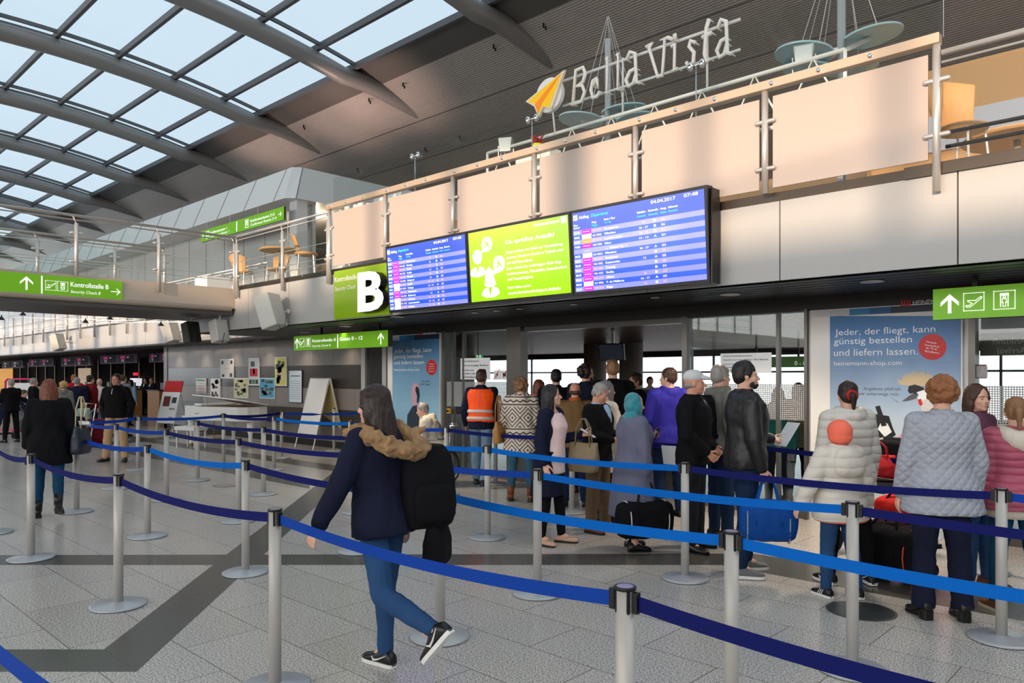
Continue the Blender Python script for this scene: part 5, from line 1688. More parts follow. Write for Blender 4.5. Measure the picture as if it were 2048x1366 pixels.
def counter(x, y, rz, label):
    e = empty('check_in_counter', (x, y, 0), rz, label, 'counter', 'check-in counters')
    bm = BM(); box(bm, -.6, -.25, 0, .6, .25, 1.12); obj('front', bm, M_WOOD, e, bevel=.01)
    bm = BM(); box(bm, -.66, -.3, 1.12, .66, .32, 1.16); obj('worktop', bm, M_DWOOD, e)
    bm = BM(); box(bm, -.18, .1, 1.16, .18, .14, 1.44); obj('terminal', bm, M_BLACK, e)
c0 = ground(316, 838)
for i in range(6):
    counter(c0.x - .55 - i * 3.1, 12.35, 0, ('pale wooden check-in counter beside the granite wall, nearest one', 'second check-in counter from the granite wall', 'third check-in counter from the granite wall', 'fourth check-in counter from the granite wall', 'fifth check-in counter from the granite wall', 'farthest check-in counter from the granite wall')[i])
bm = BM()
for i in range(26):
    box(bm, -80 + i * 2.1, 15.42, 0, -79.9 + i * 2.1, 15.5, 2.7)
S('trim_9', bm, mat('brass_strip', (150, 116, 70), rough=.4, metal=.6))
for px0, px1, m_, nm in ((0, 26, mat('amber_wall', (214, 150, 60), emit=.55), 'amber lit shop front at the far left end of the check-in hall'), (158, 182, mat('pale_lit_wall', (216, 190, 160), emit=.35), 'pale lit doorway panel behind the check-in queue'), (268, 276, mat('red_lit', (216, 40, 60), emit=.8), 'small red lit sign behind the check-in desks'), (262, 284, mat('white_lit', (230, 230, 240), emit=.5), 'white lit display behind the check-in desks')):
    a, b = on_y(px0, 760, 15.38), on_y(px1, 760, 15.38)
    z0, z1 = {0: (.3, 2.3), 158: (.4, 2.2), 268: (1.75, 1.9), 262: (1.2, 1.6)}[px0]
    bm = BM(); box(bm, a.x, 15.33, z0, b.x, 15.38, z1); props(obj('lit_panel', bm, m_), nm, 'light panel')
# pink frame stand and a queue post
def pink_stand():
    p = ground(38, 860)
    e = empty('info_stand', (p.x, p.y, 0), radians(40), 'pink framed information stand by the check-in queue', 'sign stand')
    bm = BM(); tube(bm, [(-.45, 0, .02), (-.45, 0, 1.55), (-.38, 0, 1.62), (.38, 0, 1.62), (.45, 0, 1.55), (.45, 0, .02)], .03, 8); obj('frame', bm, mat('pink_frame', (226, 40, 110), rough=.4), e)
    bm = BM(); box(bm, -.4, -.01, .75, .4, .01, 1.5); obj('panel', bm, M_WHITE, e)
    bm = BM(); box(bm, -.5, -.2, 0, .5, .2, .025); obj('base', bm, MATS['pink_frame'], e)
pink_stand()

# ------------------------------------------------------------------ restaurant furniture visible on the terrace
M_WICK = mat('wicker', (206, 160, 108), rough=.6, bump=.3, bscale=90)
def wicker_chair(px, py, Y, rz, label):
    p = on_y(px, py, Y)
    e = empty('wicker_chair', (p.x, Y, 3.4), rz, label, 'chair', 'chairs on the terrace')
    bm = BM(); lathe(bm, [(.02, .76), (.22, .77), (.24, .80), (.22, .82), (.02, .81)], n=20); obj('seat', bm, M_WICK, e, smooth=True)
    bm = BM()
    prev = None
    for i in range(9):                              # fan shaped back
        a = radians(-60 + i * 15)
        cur = [bm.verts.new((.20 * sin(a), .16 * cos(a) + .02, .82)), bm.verts.new((.3 * sin(a), .2 * cos(a) + .1, 1.22 - .12 * abs(sin(a))))]
        cur += [bm.verts.new((v.co.x, v.co.y + .015, v.co.z)) for v in cur]
        if prev:
            bm.faces.new((prev[0], prev[1], cur[1], cur[0])); bm.faces.new((prev[2], cur[2], cur[3], prev[3])); bm.faces.new((prev[1], prev[3], cur[3], cur[1]))
        prev = cur
    obj('backrest', bm, M_WICK, e, smooth=True)
    for sx in (-1, 1):
        for sy in (-1, 1):
            bm = BM(); tube(bm, [(sx * .14, sy * .14, .77), (sx * .2, sy * .2, 0)], .012, 8); obj('leg', bm, M_STEEL, e)
    return e
wicker_chair(487, 470, 8.6, radians(200), 'tall wicker bar chair leftmost behind the terrace corner railing')
wicker_chair(612, 440, 8.2, radians(150), 'tall wicker bar chair with pointed back beside the first frosted panel')
wicker_chair(552, 460, 8.9, radians(20), 'round wicker bar chair seen from behind below the conference sign')
p = on_y(560, 470, 8.35)
e = empty('bar_table', (p.x, 8.35, 3.4), 0, 'round high bar table between wicker chairs on the terrace corner', 'table')
bm = BM(); lathe(bm, [(.42, 1.02), (.44, 1.04), (.42, 1.06)], n=28); obj('table_top', bm, M_WICK, e)
bm = BM(); lathe(bm, [(.25, 0), (.25, .02), (.035, .05), (.035, 1.02)], n=16); obj('pedestal', bm, M_STEEL, e, smooth=True)
bm = BM(); box(bm, -.1, -.08, 1.06, .08, .08, 1.09); o = None
bm.free()
wicker_chair(1925, 250, 8.6, radians(160), 'fan-backed chair behind the open railing at the right end of the terrace')
p = on_y(2035, 262, 9.4)
e = empty('bar_table', (p.x, 9.4, 3.4), 0, 'round table behind the open railing at the right end of the terrace', 'table')
bm = BM(); lathe(bm, [(.5, .80), (.52, .82), (.5, .84)], n=28); obj('table_top', bm, M_WICK, e)
bm = BM(); lathe(bm, [(.25, 0), (.25, .02), (.035, .05), (.035, .80)], n=16); obj('pedestal', bm, M_STEEL, e, smooth=True)
bm = BM(); box(bm, -3.5, 10.6, 3.4, 6, 10.75, 5.6); S('wall_bar_front', bm, mat('bar_wood', (222, 168, 112), rough=.45))
bm = BM(); box(bm, -3.5, 10.55, 4.55, 6, 10.6, 5.0); S('trim_10', bm, mat('bar_band', (220, 214, 216), rough=.4))
# cups on the bar behind the first panel
bm = None
p0, p1 = on_y(675, 392, 7.6), on_y(790, 370, 7.6)
bm = BM(); box(bm, p0.x - .1, 7.45, 3.4, p1.x + .2, 7.8, 4.60); props(obj('serving_counter', bm, M_WHITE, bevel=.01), 'white serving counter behind the first frosted panels', 'counter')
def cup(px, dz, r, label):
    x = on_y(px, HZ, 7.6).x
    e = empty('cup_stack', (x, 7.6, 4.60), 0, label, 'crockery', 'white crockery on the serving counter')
    bm = BM(); lathe(bm, [(r * .6, 0), (r * .8, .02), (r, dz * .6), (r * .95, dz * .95), (r * .5, dz)], n=16); obj('cup', bm, M_WHITE, e, smooth=True)
    bm = BM(); tube(bm, [(-r, 0, dz * .3), (-r - .035, 0, dz * .45), (-r, 0, dz * .7)], .008, 6); obj('handle', bm, M_WHITE, e, smooth=True)
for i, (px, dz, r) in enumerate(((682, .07, .04), (695, .11, .055), (712, .09, .05), (722, .12, .06), (738, .05, .05))):
    cup(px, dz, r, 'white cup, %s of the crockery row behind the terrace rail' % ('first', 'second', 'third', 'fourth', 'fifth')[i])
for i, px in enumerate((764, 791)):
    x = on_y(px, HZ, 7.6).x
    e = empty('pump_bottle', (x, 7.6, 4.60), 0, ('white pump bottle nearer the cups behind the terrace rail', 'white pump bottle farther right behind the terrace rail')[i], 'bottle')
    bm = BM(); lathe(bm, [(.045, 0), (.045, .07), (.015, .1), (.012, .15), (.004, .16)], n=14); obj('body', bm, M_WHITE, e, smooth=True)
    bm = BM(); tube(bm, [(0, 0, .15), (.05, 0, .15)], .008, 6); obj('nozzle', bm, M_WHITE, e)
# lounge lamp
p = on_y(621, 420, 11)
e = empty('ceiling_lamp', (p.x, 11, cz0), 0, 'round lit ceiling lamp under the cornice beside the column', 'lamp')
bm = BM(); lathe(bm, [(.2, -.03), (.2, 0)], n=24); obj('diffuser', bm, mat('lamp_glow', (255, 214, 160), emit=2.5), e)
bm = BM(); lathe(bm, [(.23, -.02), (.23, 0)], n=24); obj('ring', bm, M_STEEL, e)
lamp('lounge_lamp', 'POINT', (p.x, 11, cz0 - .3), (0, 0, 0), 60, (1, .8, .55), shadow_soft_size=.15)
# uplights on the conference roof, throwing a warm glow at the ceiling
for px in (430, 560, 655):
    x = on_y(px, HZ, 13.2).x
    e = empty('roof_uplight', (x, 13.2, cz1), 0, 'uplight on the conference roof washing the ceiling, near pixel column %d' % px, 'lamp')
    e['label'] = {430: 'left uplight on the conference room roof', 560: 'middle uplight on the conference room roof', 655: 'right uplight on the conference room roof'}[px]
    bm = BM(); box(bm, -.15, -.08, 0, .15, .08, .12); obj('housing', bm, M_BLACK, e)
    lamp('uplight_lamp', 'SPOT', (x, 13.2, cz1 + .2), (radians(158), 0, 0), 620, (1, .70, .60), spot_size=radians(72), spot_blend=.9, shadow_soft_size=.1)
# small hooks of the sprinkler line on the ceiling
for i, (px, py) in enumerate(((1087, 47), (987, 90), (806, 166), (738, 197), (607, 250), (919, 272), (850, 295), (715, 337))):
    r = ray(px, py)
    t = 10
    for _ in range(60):
        zz = HE + r.z * t; yy = r.y * t
        t += (ceil_z(max(yy, 14)) - zz) * .6
    p = Vector((r.x * t, r.y * t, HE + r.z * t))
    e = empty('sprinkler', p, 0, 'small black sprinkler hook on the corrugated ceiling, %s from the rail' % ('first', 'second', 'third', 'fourth', 'fifth', 'sixth', 'seventh', 'eighth')[i], 'sprinkler', 'ceiling sprinklers')
    bm = BM(); tube(bm, [(0, 0, .05), (0, 0, -.1), (.08, 0, -.12), (.08, 0, -.2)], .025, 6); obj('hook', bm, M_BLACK, e)

p = on_y(290, 540, 8.0)
bm = BM(); box(bm, -19.0, 8.3, 3.4, -18.3, 8.9, 4.2); props(obj('white_cabinet', bm, M_WHITE, bevel=.01), 'sunlit white cabinet behind the footbridge railing', 'cabinet')
# ------------------------------------------------------------------ people
def remesh(bm, voxel, smooth=4, amp=0.0, freq=9.0, zs=0.45, seed=0, factor=.5):
    me = bpy.data.meshes.new('tmp')
    bm.to_mesh(me); bm.free()
    o = bpy.data.objects.new('tmp', me)
    md = o.modifiers.new('r', 'REMESH'); md.mode = 'VOXEL'; md.voxel_size = voxel
    if smooth:
        ms = o.modifiers.new('s', 'SMOOTH'); ms.factor = factor; ms.iterations = smooth
    out = evaluated_mesh(o)
    bpy.data.meshes.remove(me)
    if amp:
        off = Vector((seed * 3.1, seed * 1.7, 0))
        nz = noise.noise
        n = len(out.vertices)
        co, no = [0.0] * (3 * n), [0.0] * (3 * n)
        out.vertices.foreach_get('co', co)
        out.vertex_normals.foreach_get('vector', no)
        for i in range(0, 3 * n, 3):
            q = Vector((co[i] * freq, co[i + 1] * freq, co[i + 2] * freq * zs)) + off
            k = amp * (nz(q) + .5 * nz(q * 2.3))
            co[i] += no[i] * k; co[i + 1] += no[i + 1] * k; co[i + 2] += no[i + 2] * k
        out.vertices.foreach_set('co', co)
        out.update()
    out.shade_smooth()
    return out

SKIN = {'fair': mat('skin_fair', (222, 172, 148), rough=.5, var=.06, vscale=20), 'tan': mat('skin_tan', (196, 142, 112), rough=.5, var=.06, vscale=20), 'ruddy': mat('skin_ruddy', (212, 152, 126), rough=.5, var=.08, vscale=20)}
M_EYEW = mat('eye_white', (196, 186, 180), rough=.3); M_IRIS = mat('iris_dark', (40, 30, 26), rough=.15); M_LIPS = mat('lips', (176, 96, 92), rough=.4)
def hairmat(name, c):
    return mat('hair_' + name, c, rough=.48, spec=.4, var=.35, vscale=30, bump=.6, bscale=70, stretch=(1, 1, .14))
HAIR = {'black': hairmat('black', (26, 22, 22)), 'brown': hairmat('brown', (74, 50, 38)), 'auburn': hairmat('auburn', (112, 60, 38)), 'curl': hairmat('curl', (140, 88, 52)), 'grey': hairmat('grey', (150, 144, 138)),
        'blond': hairmat('blond', (190, 150, 98)), 'dkblond': hairmat('dkblond', (142, 104, 70)), 'ginger': hairmat('ginger', (160, 96, 56)), 'dark': hairmat('dark', (46, 32, 28))}

def fabric(name, c, **k):
    k.setdefault('rough', .85); k.setdefault('bump', .12); k.setdefault('bscale', 180); k.setdefault('var', .12); k.setdefault('vscale', 9); k.setdefault('spec', .12)
    return mat('cloth_' + name, c, **k)

SECT = {
 'm': [(-.08, .15, .105, -.012), (.03, .168, .115, -.012), (.14, .152, .108, 0), (.26, .158, .116, .008), (.36, .176, .122, .004), (.44, .176, .108, -.006), (.49, .135, .085, -.014), (.535, .072, .066, -.02)],
 'f': [(-.08, .155, .11, -.016), (.03, .172, .118, -.018), (.15, .132, .098, 0), (.25, .138, .106, .008), (.34, .152, .124, .012), (.43, .155, .098, -.004), (.485, .115, .078, -.014), (.53, .06, .058, -.02)],
}
THL, SHL, ANK = .43, .41, .085
UPL, FOL = .285, .25

class Fig:
    def __init__(f, name, loc, rz, h, label, sex='m', w=1.0, lean=0, twist=0, head=(0, 0, 0), legs=((0, 4, 0), (0, 4, 0)), arms=None, sit=None, vox=.0085, skin='fair', group=None):
        f.s = h / 1.75; f.sex = sex; f.w = w; f.vox = vox
        f.e = empty(name, (loc.x, loc.y, 0.0), rz, label, 'person', group)
        f.rz = rz; f.loc = Vector((loc.x, loc.y, 0))
        f.skin = SKIN[skin]
        f.seed = len(label) % 17 + random.random() * 5
        s = f.s
        # legs: (swing forward deg, out deg, knee bend deg)
        drop = 0
        for (a, o, k) in legs:
            drop = max(drop, THL * cos(radians(a)) + SHL * cos(radians(a - k)) + ANK)
        f.hip = Vector((0, 0, (sit if sit else drop) )) * s
        f.legs = []
        hx = .088 if sex == 'm' else .085
        for side, (a, o, k) in zip((-1, 1), legs):
            H = f.hip + Vector((side * hx * s, 0, 0))
            d1 = Vector((side * sin(radians(o)), sin(radians(a)), -cos(radians(a)))).normalized()
            K = H + d1 * THL * s
            d2 = Vector((side * sin(radians(o)) * .6, sin(radians(a - k)), -cos(radians(a - k)))).normalized()
            A = K + d2 * SHL * s
            f.legs.append((H, K, A, a - k))
        l = radians(lean); tw = radians(twist)
        f.U = Vector((0, sin(l), cos(l))); f.F0 = Vector((0, cos(l), -sin(l)))
        f.tw = tw
        # arms: upper dir, fore dir, hand dir, palm normal, curl
        f.arms = []
        sx = (.178 if sex == 'm' else .156) * (w ** .5)
        arms = arms or {}
        for side in (-1, 1):
            ar = arms.get('L' if side < 0 else 'R', {})
            u = Vector(ar.get('u', (side * .16, -.02, -1))).normalized()
            v = Vector(ar.get('v', (side * .06, .22, -1))).normalized()
            hd = Vector(ar.get('h', v)).normalized()
            n = Vector(ar.get('n', (-side, .0, .0)))
            n = (n - hd * n.dot(hd)).normalized()
            Sh = f.T(side * sx, -.008, .468)
            E = Sh + u * UPL * s
            W = E + v * FOL * s
            f.arms.append((Sh, E, W, hd, n, ar.get('curl', 22), side))
        f.yaw, f.pit, f.rol = [radians(x) for x in head]
        f.neck = f.T(0, -.016, .585)
        B = Matrix((Vector((1, 0, 0)), f.F0.lerp(Vector((0, 1, 0)), .75).normalized(), f.U.lerp(Vector((0, 0, 1)), .75).normalized())).transposed()
        f.HR = B.to_4x4() @ Matrix.Rotation(f.yaw, 4, 'Z') @ Matrix.Rotation(f.pit, 4, 'X') @ Matrix.Rotation(f.rol, 4, 'Y')
        f.HM = Matrix.Translation(f.neck) @ f.HR @ Matrix.Scale(.93 * s, 4) @ Matrix.Translation((0, .02, -.03))

    def T(f, x, y, t):
        k = max(0, min(1, t / .5)) * f.tw
        c, si = cos(k), sin(k)
        X, Y = x * c - y * si, x * si + y * c
        return f.hip + (Vector((1, 0, 0)) * X + f.F0 * Y + f.U * t) * f.s

    def hb(f, bm, c, r, seg=14):
        ball(bm, (0, 0, 0), (1, 1, 1), seg) if False else None
        bmesh.ops.create_uvsphere(bm, u_segments=seg, v_segments=max(8, seg * 2 // 3), radius=1, matrix=f.HM @ Matrix.Translation(c) @ Matrix.Diagonal((r[0], r[1], r[2], 1)))

    def hc(f, bm, a, b, ra, rb=None, n=10):
        k = .93 * f.s
        capsule(bm, f.HM @ Vector(a), f.HM @ Vector(b), ra * k, (ra if rb is None else rb) * k, n)

    def torso(f, bm, inflate=0.0, sections=None, tmin=None, tmax=None, n=28, p=2.3):
        rings = []
        for (t, rx, ry, yo) in (sections or SECT[f.sex]):
            if tmin is not None and t < tmin: continue
            if tmax is not None and t > tmax: continue
            k = max(0, min(1, t / .5)) * f.tw
            X = Vector((cos(k), 0, 0)) + f.F0 * sin(k)
            Y = f.F0 * cos(k) - Vector((sin(k), 0, 0))
            rings.append(ring(bm, f.T(0, yo, t), X, Y, (rx * f.w + inflate) * f.s, (ry * f.w + inflate) * f.s, n, p))
        skin_rings(bm, rings)

    def hand(f, bm, W, d, n, curl, side, pinch=0):
        s = f.s
        t = d.cross(n).normalized()
        # thumb towards +x for the left hand seen palm forward; keep it on the inner/front side
        if t.dot(Vector((0, 1, .6))) < 0: t = -t
        def P(a, b, c): return W + (d * a + t * b + n * c) * s
        for b in (-.022, -.007, .008, .022): capsule(bm, P(.005, b * .6, 0), P(.082, b * 1.05, 0), .013 * s, .0115 * s, 8)
        for i, (b, L) in enumerate(((-.031, .060), (-.0105, .076), (.0105, .080), (.031, .070))):
            q = P(.085, b, 0)
            ang = 0
            for j, fr in enumerate((.46, .30, .24)):
                ang += radians(curl * (1 + .12 * i) * (1.0 if j else .7))
                dd = (d * cos(ang) + n * sin(ang) + t * (b * 1.1)).normalized()
                q2 = q + dd * (L * fr * s)
                capsule(bm, q, q2, (.0088 - .0008 * j) * s, (.0082 - .0008 * j) * s, 8)
                q = q2
        a0 = P(.022, .028, .004)
        a1 = P(.055, .055, .014 + pinch * .01)
        a2 = P(.086, .060, .026 + pinch * .012)
        capsule(bm, P(.01, .012, 0), a0, .014 * s, .013 * s, 8); capsule(bm, a0, a1, .0125 * s, .0105 * s, 8); capsule(bm, a1, a2, .0102 * s, .0085 * s, 8)

    def body(f, face=True, jaw=1.0, nose=1.0):
        s = f.s
        bm = BM()
        f.torso(bm)
        for (H, K, A, ang) in f.legs:
            capsule(bm, H, K, .083 * s * f.w, .055 * s, 12)
            M_ = K + (A - K) * .3
            capsule(bm, K, M_, .053 * s, .056 * s, 12); capsule(bm, M_, A, .056 * s, .038 * s, 12)
            ball(bm, A + Vector((0, .03, -.02)) * s, (.035 * s, .06 * s, .03 * s), 10)
        for (Sh, E, W, hd, n, curl, side) in f.arms:
            capsule(bm, f.T(side * .09, -.01, .47), Sh, .06 * s, .056 * s, 12)
            capsule(bm, Sh, E, .052 * s, .042 * s, 12)
            m_ = E + (W - E) * .3
            capsule(bm, E, m_, .042 * s, .043 * s, 12); capsule(bm, m_, W + hd * .01 * s, .043 * s, .027 * s, 12)
            f.hand(bm, W, hd, n, curl, side)
        capsule(bm, f.T(0, -.022, .46), f.HM @ Vector((0, -.018, .06)), .062 * s, .053 * s, 14)
        b = f.hb
        b(bm, (0, -.012, .158), (.077, .097, .088), 20)
        b(bm, (0, .022, .088), (.061 * jaw, .070, .085), 18)
        b(bm, (0, .034, .042), (.050 * jaw, .050, .040), 16)
        b(bm, (0, .074, .022), (.023 * jaw, .018, .020))
        b(bm, (0, .066, .134), (.056, .024, .014))
        for sd in (-1, 1):
            b(bm, (sd * .036, .060, .086), (.026, .020, .022)); b(bm, (sd * .077, -.008, .108), (.010, .020, .032)); b(bm, (sd * .011, .094, .084), (.009, .010, .008), 8)
        f.hc(bm, (0, .084, .126), (0, .108 * (.5 + .5 * nose), .089), .009, .0135)
        b(bm, (0, .086, .054), (.024, .012, .015))
        me = remesh(bm, f.vox * f.s, 3, 0)
        o = obj('body', me, f.skin, f.e, smooth=True)
        if face:
            for sd in (-1, 1):
                bm = BM(); b(bm, (sd * .030, .0755, .113), (.0130, .0100, .0070), 12); eo = obj('eye', bm, M_EYEW, f.e, smooth=True)
                bm = BM(); b(bm, (sd * .030, .0838, .1130), (.0056, .0035, .0056), 10); obj('iris', bm, M_IRIS, eo, smooth=True)
            bm = BM(); b(bm, (0, .0955, .0595), (.021, .007, .0050), 12); b(bm, (0, .0945, .0508), (.017, .0075, .0055), 12); obj('lips', bm, M_LIPS, f.e, smooth=True)
        return o

    def brows(f, m):
        bm = BM()
        for sd in (-1, 1): f.hc(bm, (sd * .015, .0925, .1345), (sd * .046, .0785, .1335), .0042, .003, 8)
        obj('eyebrows', bm, m, f.e, smooth=True)

    def hair(f, style, m, length=.2, vox=.009):
        m = HAIR[m] if isinstance(m, str) else m
        bm = BM(); b = f.hb
        if style != 'balding':
            b(bm, (0, -.020, .170), (.083, .100, .087), 20)
            b(bm, (0, -.050, .125), (.079, .066, .082), 18)
            for sd in (-1, 1): b(bm, (sd * .068, -.005, .135), (.017, .040, .045))
        else:
            b(bm, (0, -.056, .100), (.073, .050, .044), 16)
            for sd in (-1, 1): b(bm, (sd * .066, -.025, .108), (.016, .046, .028))
        amp = .006
        if style == 'top':                               # short sides, fuller brushed top
            for k in range(9): b(bm, (-.05 + .0125 * k, .03 - .02 * (k % 3), .232 + .004 * (k % 2)), (.022, .05, .022), 8)
        if style in ('long', 'bob', 'wavy'):
            L = length
            for k in range(15):
                a = radians(-115 + k * 230 / 14)
                x, y = sin(a), -cos(a)
                p0 = (x * .072, -.02 + y * .075, .165)
                p1 = (x * .086, -.022 + y * .082, .06)
                wv = .012 * sin(k * 2.1) if style == 'wavy' else 0
                p2 = (x * (.088 if style == 'bob' else .078) + wv, -.035 + y * (.085 if style == 'bob' else .075) - (.03 if L > .2 else 0), .06 - L)
                f.hc(bm, p0, p1, .024, .026, 8); f.hc(bm, p1, p2, .026, .018, 8)
            for sd in (-1, 1): f.hc(bm, (sd * .03, .06, .205), (sd * .078, .035, .12), .018, .02, 8)
        if style in ('ponytail', 'bun'):
            if style == 'ponytail':
                f.hc(bm, (0, -.10, .14), (0, -.15, .12), .022, .03, 8); f.hc(bm, (0, -.15, .12), (.01, -.15, .12 - length), .034, .014, 8)
            else:
                b(bm, (.02, -.135, .09), (.045, .035, .045))
                for k in range(5): f.hc(bm, (.02 + .02 * k, -.13, .09), (.05 + .025 * k, -.15, .05 + .008 * k), .008, .004, 6)
        if style == 'curly':
            random.seed(5)
            for k in range(95):
                v = Vector((random.gauss(0, 1), random.gauss(0, 1), random.gauss(.25, .9))).normalized()
                if v.y > .45 and v.z < .55: continue
                r = random.uniform(.02, .034)
                b(bm, (v.x * .094, -.03 + v.y * .104, .145 + v.z * .10), (r, r, r), 8)
            amp = .008
        if style == 'thin': amp = .003
        me = remesh(bm, vox * f.s, 2, amp * f.s, 38, .35, f.seed)
        return obj('hair', me, m, f.e, smooth=True)

    def beard(f, m, full=True):
        bm = BM(); b = f.hb
        b(bm, (0, .062, .030), (.043, .036, .028)); b(bm, (0, .090, .035), (.024, .012, .018))
        for sd in (-1, 1): b(bm, (sd * .050, .038, .045), (.011, .026, .030))
        if full: b(bm, (0, .096, .0700), (.027, .008, .006), 8)
        obj('beard', remesh(bm, .008 * f.s, 2, .002, 50, 1, 1), HAIR[m], f.e, smooth=True)

    def top(f, m, hem=-.06, thick=.022, flare=0.0, sleeve=.016, name='jacket', collar='stand', cuff=True, amp=.010, freq=12, zs=.55, vox=.0125, short=False, open_=None, sl_end=1.0):
        s = f.s
        bm = BM()
        sec = list(SECT[f.sex])
        base = [x for x in sec if x[0] >= 0]
        low = base[0]
        out = []
        t = hem
        if hem < 0:
            k = 0
            while t < -.005:
                fr = (t / hem)
                out.append((t, low[1] + flare * fr, low[2] + flare * fr * .9, low[3])); t += max(.05, -hem / 5)
        out += [x for x in base if x[0] > max(hem, -.01)]
        f.torso(bm, thick, out, tmax=.54)
        for (Sh, E, W, hd, n, curl, side) in f.arms:
            r = sleeve
            capsule(bm, f.T(side * .08, -.01, .455), Sh, (.062 + r) * s, (.058 + r) * s, 14)
            capsule(bm, Sh, E, (.054 + r) * s, (.046 + r) * s, 14)
            if not short: capsule(bm, E, E + (W - E) * .93 * sl_end, (.046 + r) * s, (.034 + r * .8) * s, 14)
        if collar == 'stand':
            tube(bm, [f.T(0, -.02, .48), f.T(0, -.022, .565)], [.088 * s, .075 * s], 18)
        elif collar == 'hood':
            for k in range(12):
                a = 2 * pi * k / 12
                back = max(0, -cos(a + pi) ) if False else max(0, cos(a))
                c = f.T(.088 * sin(a), -.028 - .085 * cos(a), .535 - .05 * back + .012)
                ball(bm, c, ((.04 + .022 * back) * s, (.04 + .022 * back) * s, (.035 + .035 * back) * s), 10)
        me = remesh(bm, vox * s, 5, amp * s, freq, zs, f.seed)
        return obj(name, me, m, f.e, smooth=True)

    def pants(f, m, fit=.012, ankle=.012, name='trousers', amp=.006, hem=1.0, vox=.0125, waist=.10):
        s = f.s
        bm = BM()
        f.torso(bm, .008 + fit * .3, [x for x in SECT[f.sex] if x[0] < .1] + [(waist, SECT[f.sex][1][1] * .95, SECT[f.sex][1][2] * .95, -.005)])
        for (H, K, A, ang) in f.legs:
            capsule(bm, H, K, (.086 * f.w + fit * .5) * s, (.058 + fit) * s, 14)
            M_ = K + (A - K) * .3
            E_ = K + (A - K) * hem
            capsule(bm, K, M_, (.057 + fit) * s, (.058 + fit) * s, 14)
            x, y, d = frame_of(A - K)
            tube(bm, [M_, M_ + (E_ - M_) * .6, E_ + (A - K).normalized() * .01 * s], [(.058 + fit) * s, (.047 + (fit + ankle) * .5) * s, (.043 + ankle) * s], 16)
        me = remesh(bm, vox * s, 4, amp * s, 13, .8, f.seed)
        return obj(name, me, m, f.e, smooth=True)

    def skirt_part(f, m, t0, t1, r0, r1, name='coat_skirt'):
        bm = BM()
        f.torso(bm, 0, [(t1, r1, r1 * .8, -.01), ((t0 + t1) / 2, (r0 + r1) / 2, (r0 + r1) / 2 * .78, -.01), (t0, r0, r0 * .72, -.01)])
        return obj(name, remesh(bm, .0125 * f.s, 4, .008 * f.s, 9, .3, f.seed), m, f.e, smooth=True)

    def shoes(f, m, sole=None, kind='shoe', yaw=(8, -8), accent=None):
        s = f.s
        for i, ((H, K, A, ang), yw) in enumerate(zip(f.legs, yaw)):
            pit = 0
            if A.z > (ANK + .03) * s: pit = min(55, (A.z - ANK * s) / s * 160)
            R = Matrix.Translation(A) @ Matrix.Rotation(radians(yw), 4, 'Z') @ Matrix.Rotation(-radians(pit), 4, 'X') @ Matrix.Translation((0, 0, -ANK * s)) @ Matrix.Scale(s, 4)
            heel = {'heel': .055, 'boot': .03}.get(kind, 0)
            prof = [(-.078, .022, .030), (-.068, .033, .070), (-.03, .038, .095), (.02, .039, .092), (.06, .043, .066), (.10, .047, .050), (.14, .046, .042), (.170, .036, .035), (.187, .016, .022)]
            if kind == 'flat': prof = [(y, w_, min(h_, .055 if y < .03 else .04)) for y, w_, h_ in prof]
            bm = BM(); rings = []
            for (y, w_, h_) in prof:
                lift = heel * max(0, min(1, (.09 - y) / .12))
                rg = []
                for k in range(16):
                    a = 2 * pi * k / 16
                    z = max(0, .5 * h_ + .62 * h_ * sin(a)); x = w_ * math.copysign(abs(cos(a)) ** .8, cos(a))
                    rg.append(bm.verts.new(R @ Vector((x, y, .012 + lift + z * (h_ - .0) / (1.12 * h_)))))
                rings.append(rg)
            skin_rings(bm, rings)
            if kind == 'boot':
                tube(bm, [R @ Vector((0, -.028, .08)), R @ Vector((0, -.030, .21))], [.046 * s, .05 * s], 16)
            so = obj('shoe', bm, m, f.e, smooth=True)
            bm = BM()
            ol = [(w_ * 1.06, y) for y, w_, h_ in prof] + [(-w_ * 1.06, y) for y, w_, h_ in reversed(prof)]
            lo = [bm.verts.new(R @ Vector((x, y, .001))) for x, y in ol]
            hi = [bm.verts.new(R @ Vector((x, y, (.024 if sole else .014) + heel * max(0, min(1, (.09 - y) / .12))))) for x, y in ol]
            if heel:
                for v, (x, y) in zip(lo, ol):
                    if -.02 < y < .09: v.co = R @ Vector((x, y, heel * .85 * max(0, min(1, (.09 - y) / .06))))
            nn = len(ol)
            bm.faces.new(list(reversed(lo))); bm.faces.new(hi)
            for k in range(nn): bm.faces.new((lo[k], lo[(k + 1) % nn], hi[(k + 1) % nn], hi[k]))
            obj('sole', bm, sole or M_BLACK, so)
            if accent:
                bm = BM()
                for sd in (-1, 1):
                    if accent == 'stripes':
                        for q in range(3): tube(bm, [R @ Vector((sd * .045, .02 + q * .022, .03)), R @ Vector((sd * .034, .0 + q * .022, .075))], .004 * s, 6)
                    else:
                        tube(bm, [R @ Vector((sd * .043, .075, .055)), R @ Vector((sd * .047, .055, .036)), R @ Vector((sd * .045, .02, .045)), R @ Vector((sd * .038, -.04, .075))], [.003 * s, .007 * s, .005 * s, .002 * s], 6)
                obj('side_mark', bm, M_WHITE, so)

    def strap(f, m, side, name='strap', hang=.05, w=.016):
        pass

    def part(f, name, bm, m, smooth=True):
        return obj(name, bm, m, f.e, smooth=smooth)

    def world(f, p):
        return f.loc + Matrix.Rotation(f.rz, 3, 'Z') @ Vector(p)
    def palm(f, i, along=.09, out=.02):
        Sh, E, W, hd, n, curl, side = f.arms[i]
        return f.world(W + (hd * along + n * out) * f.s)

def th(deg): return PHI + radians(deg)             # 0 faces away from the viewer, +90 to the left
def hfrom(y, d): return HE + (HZ - y) * d / FPX

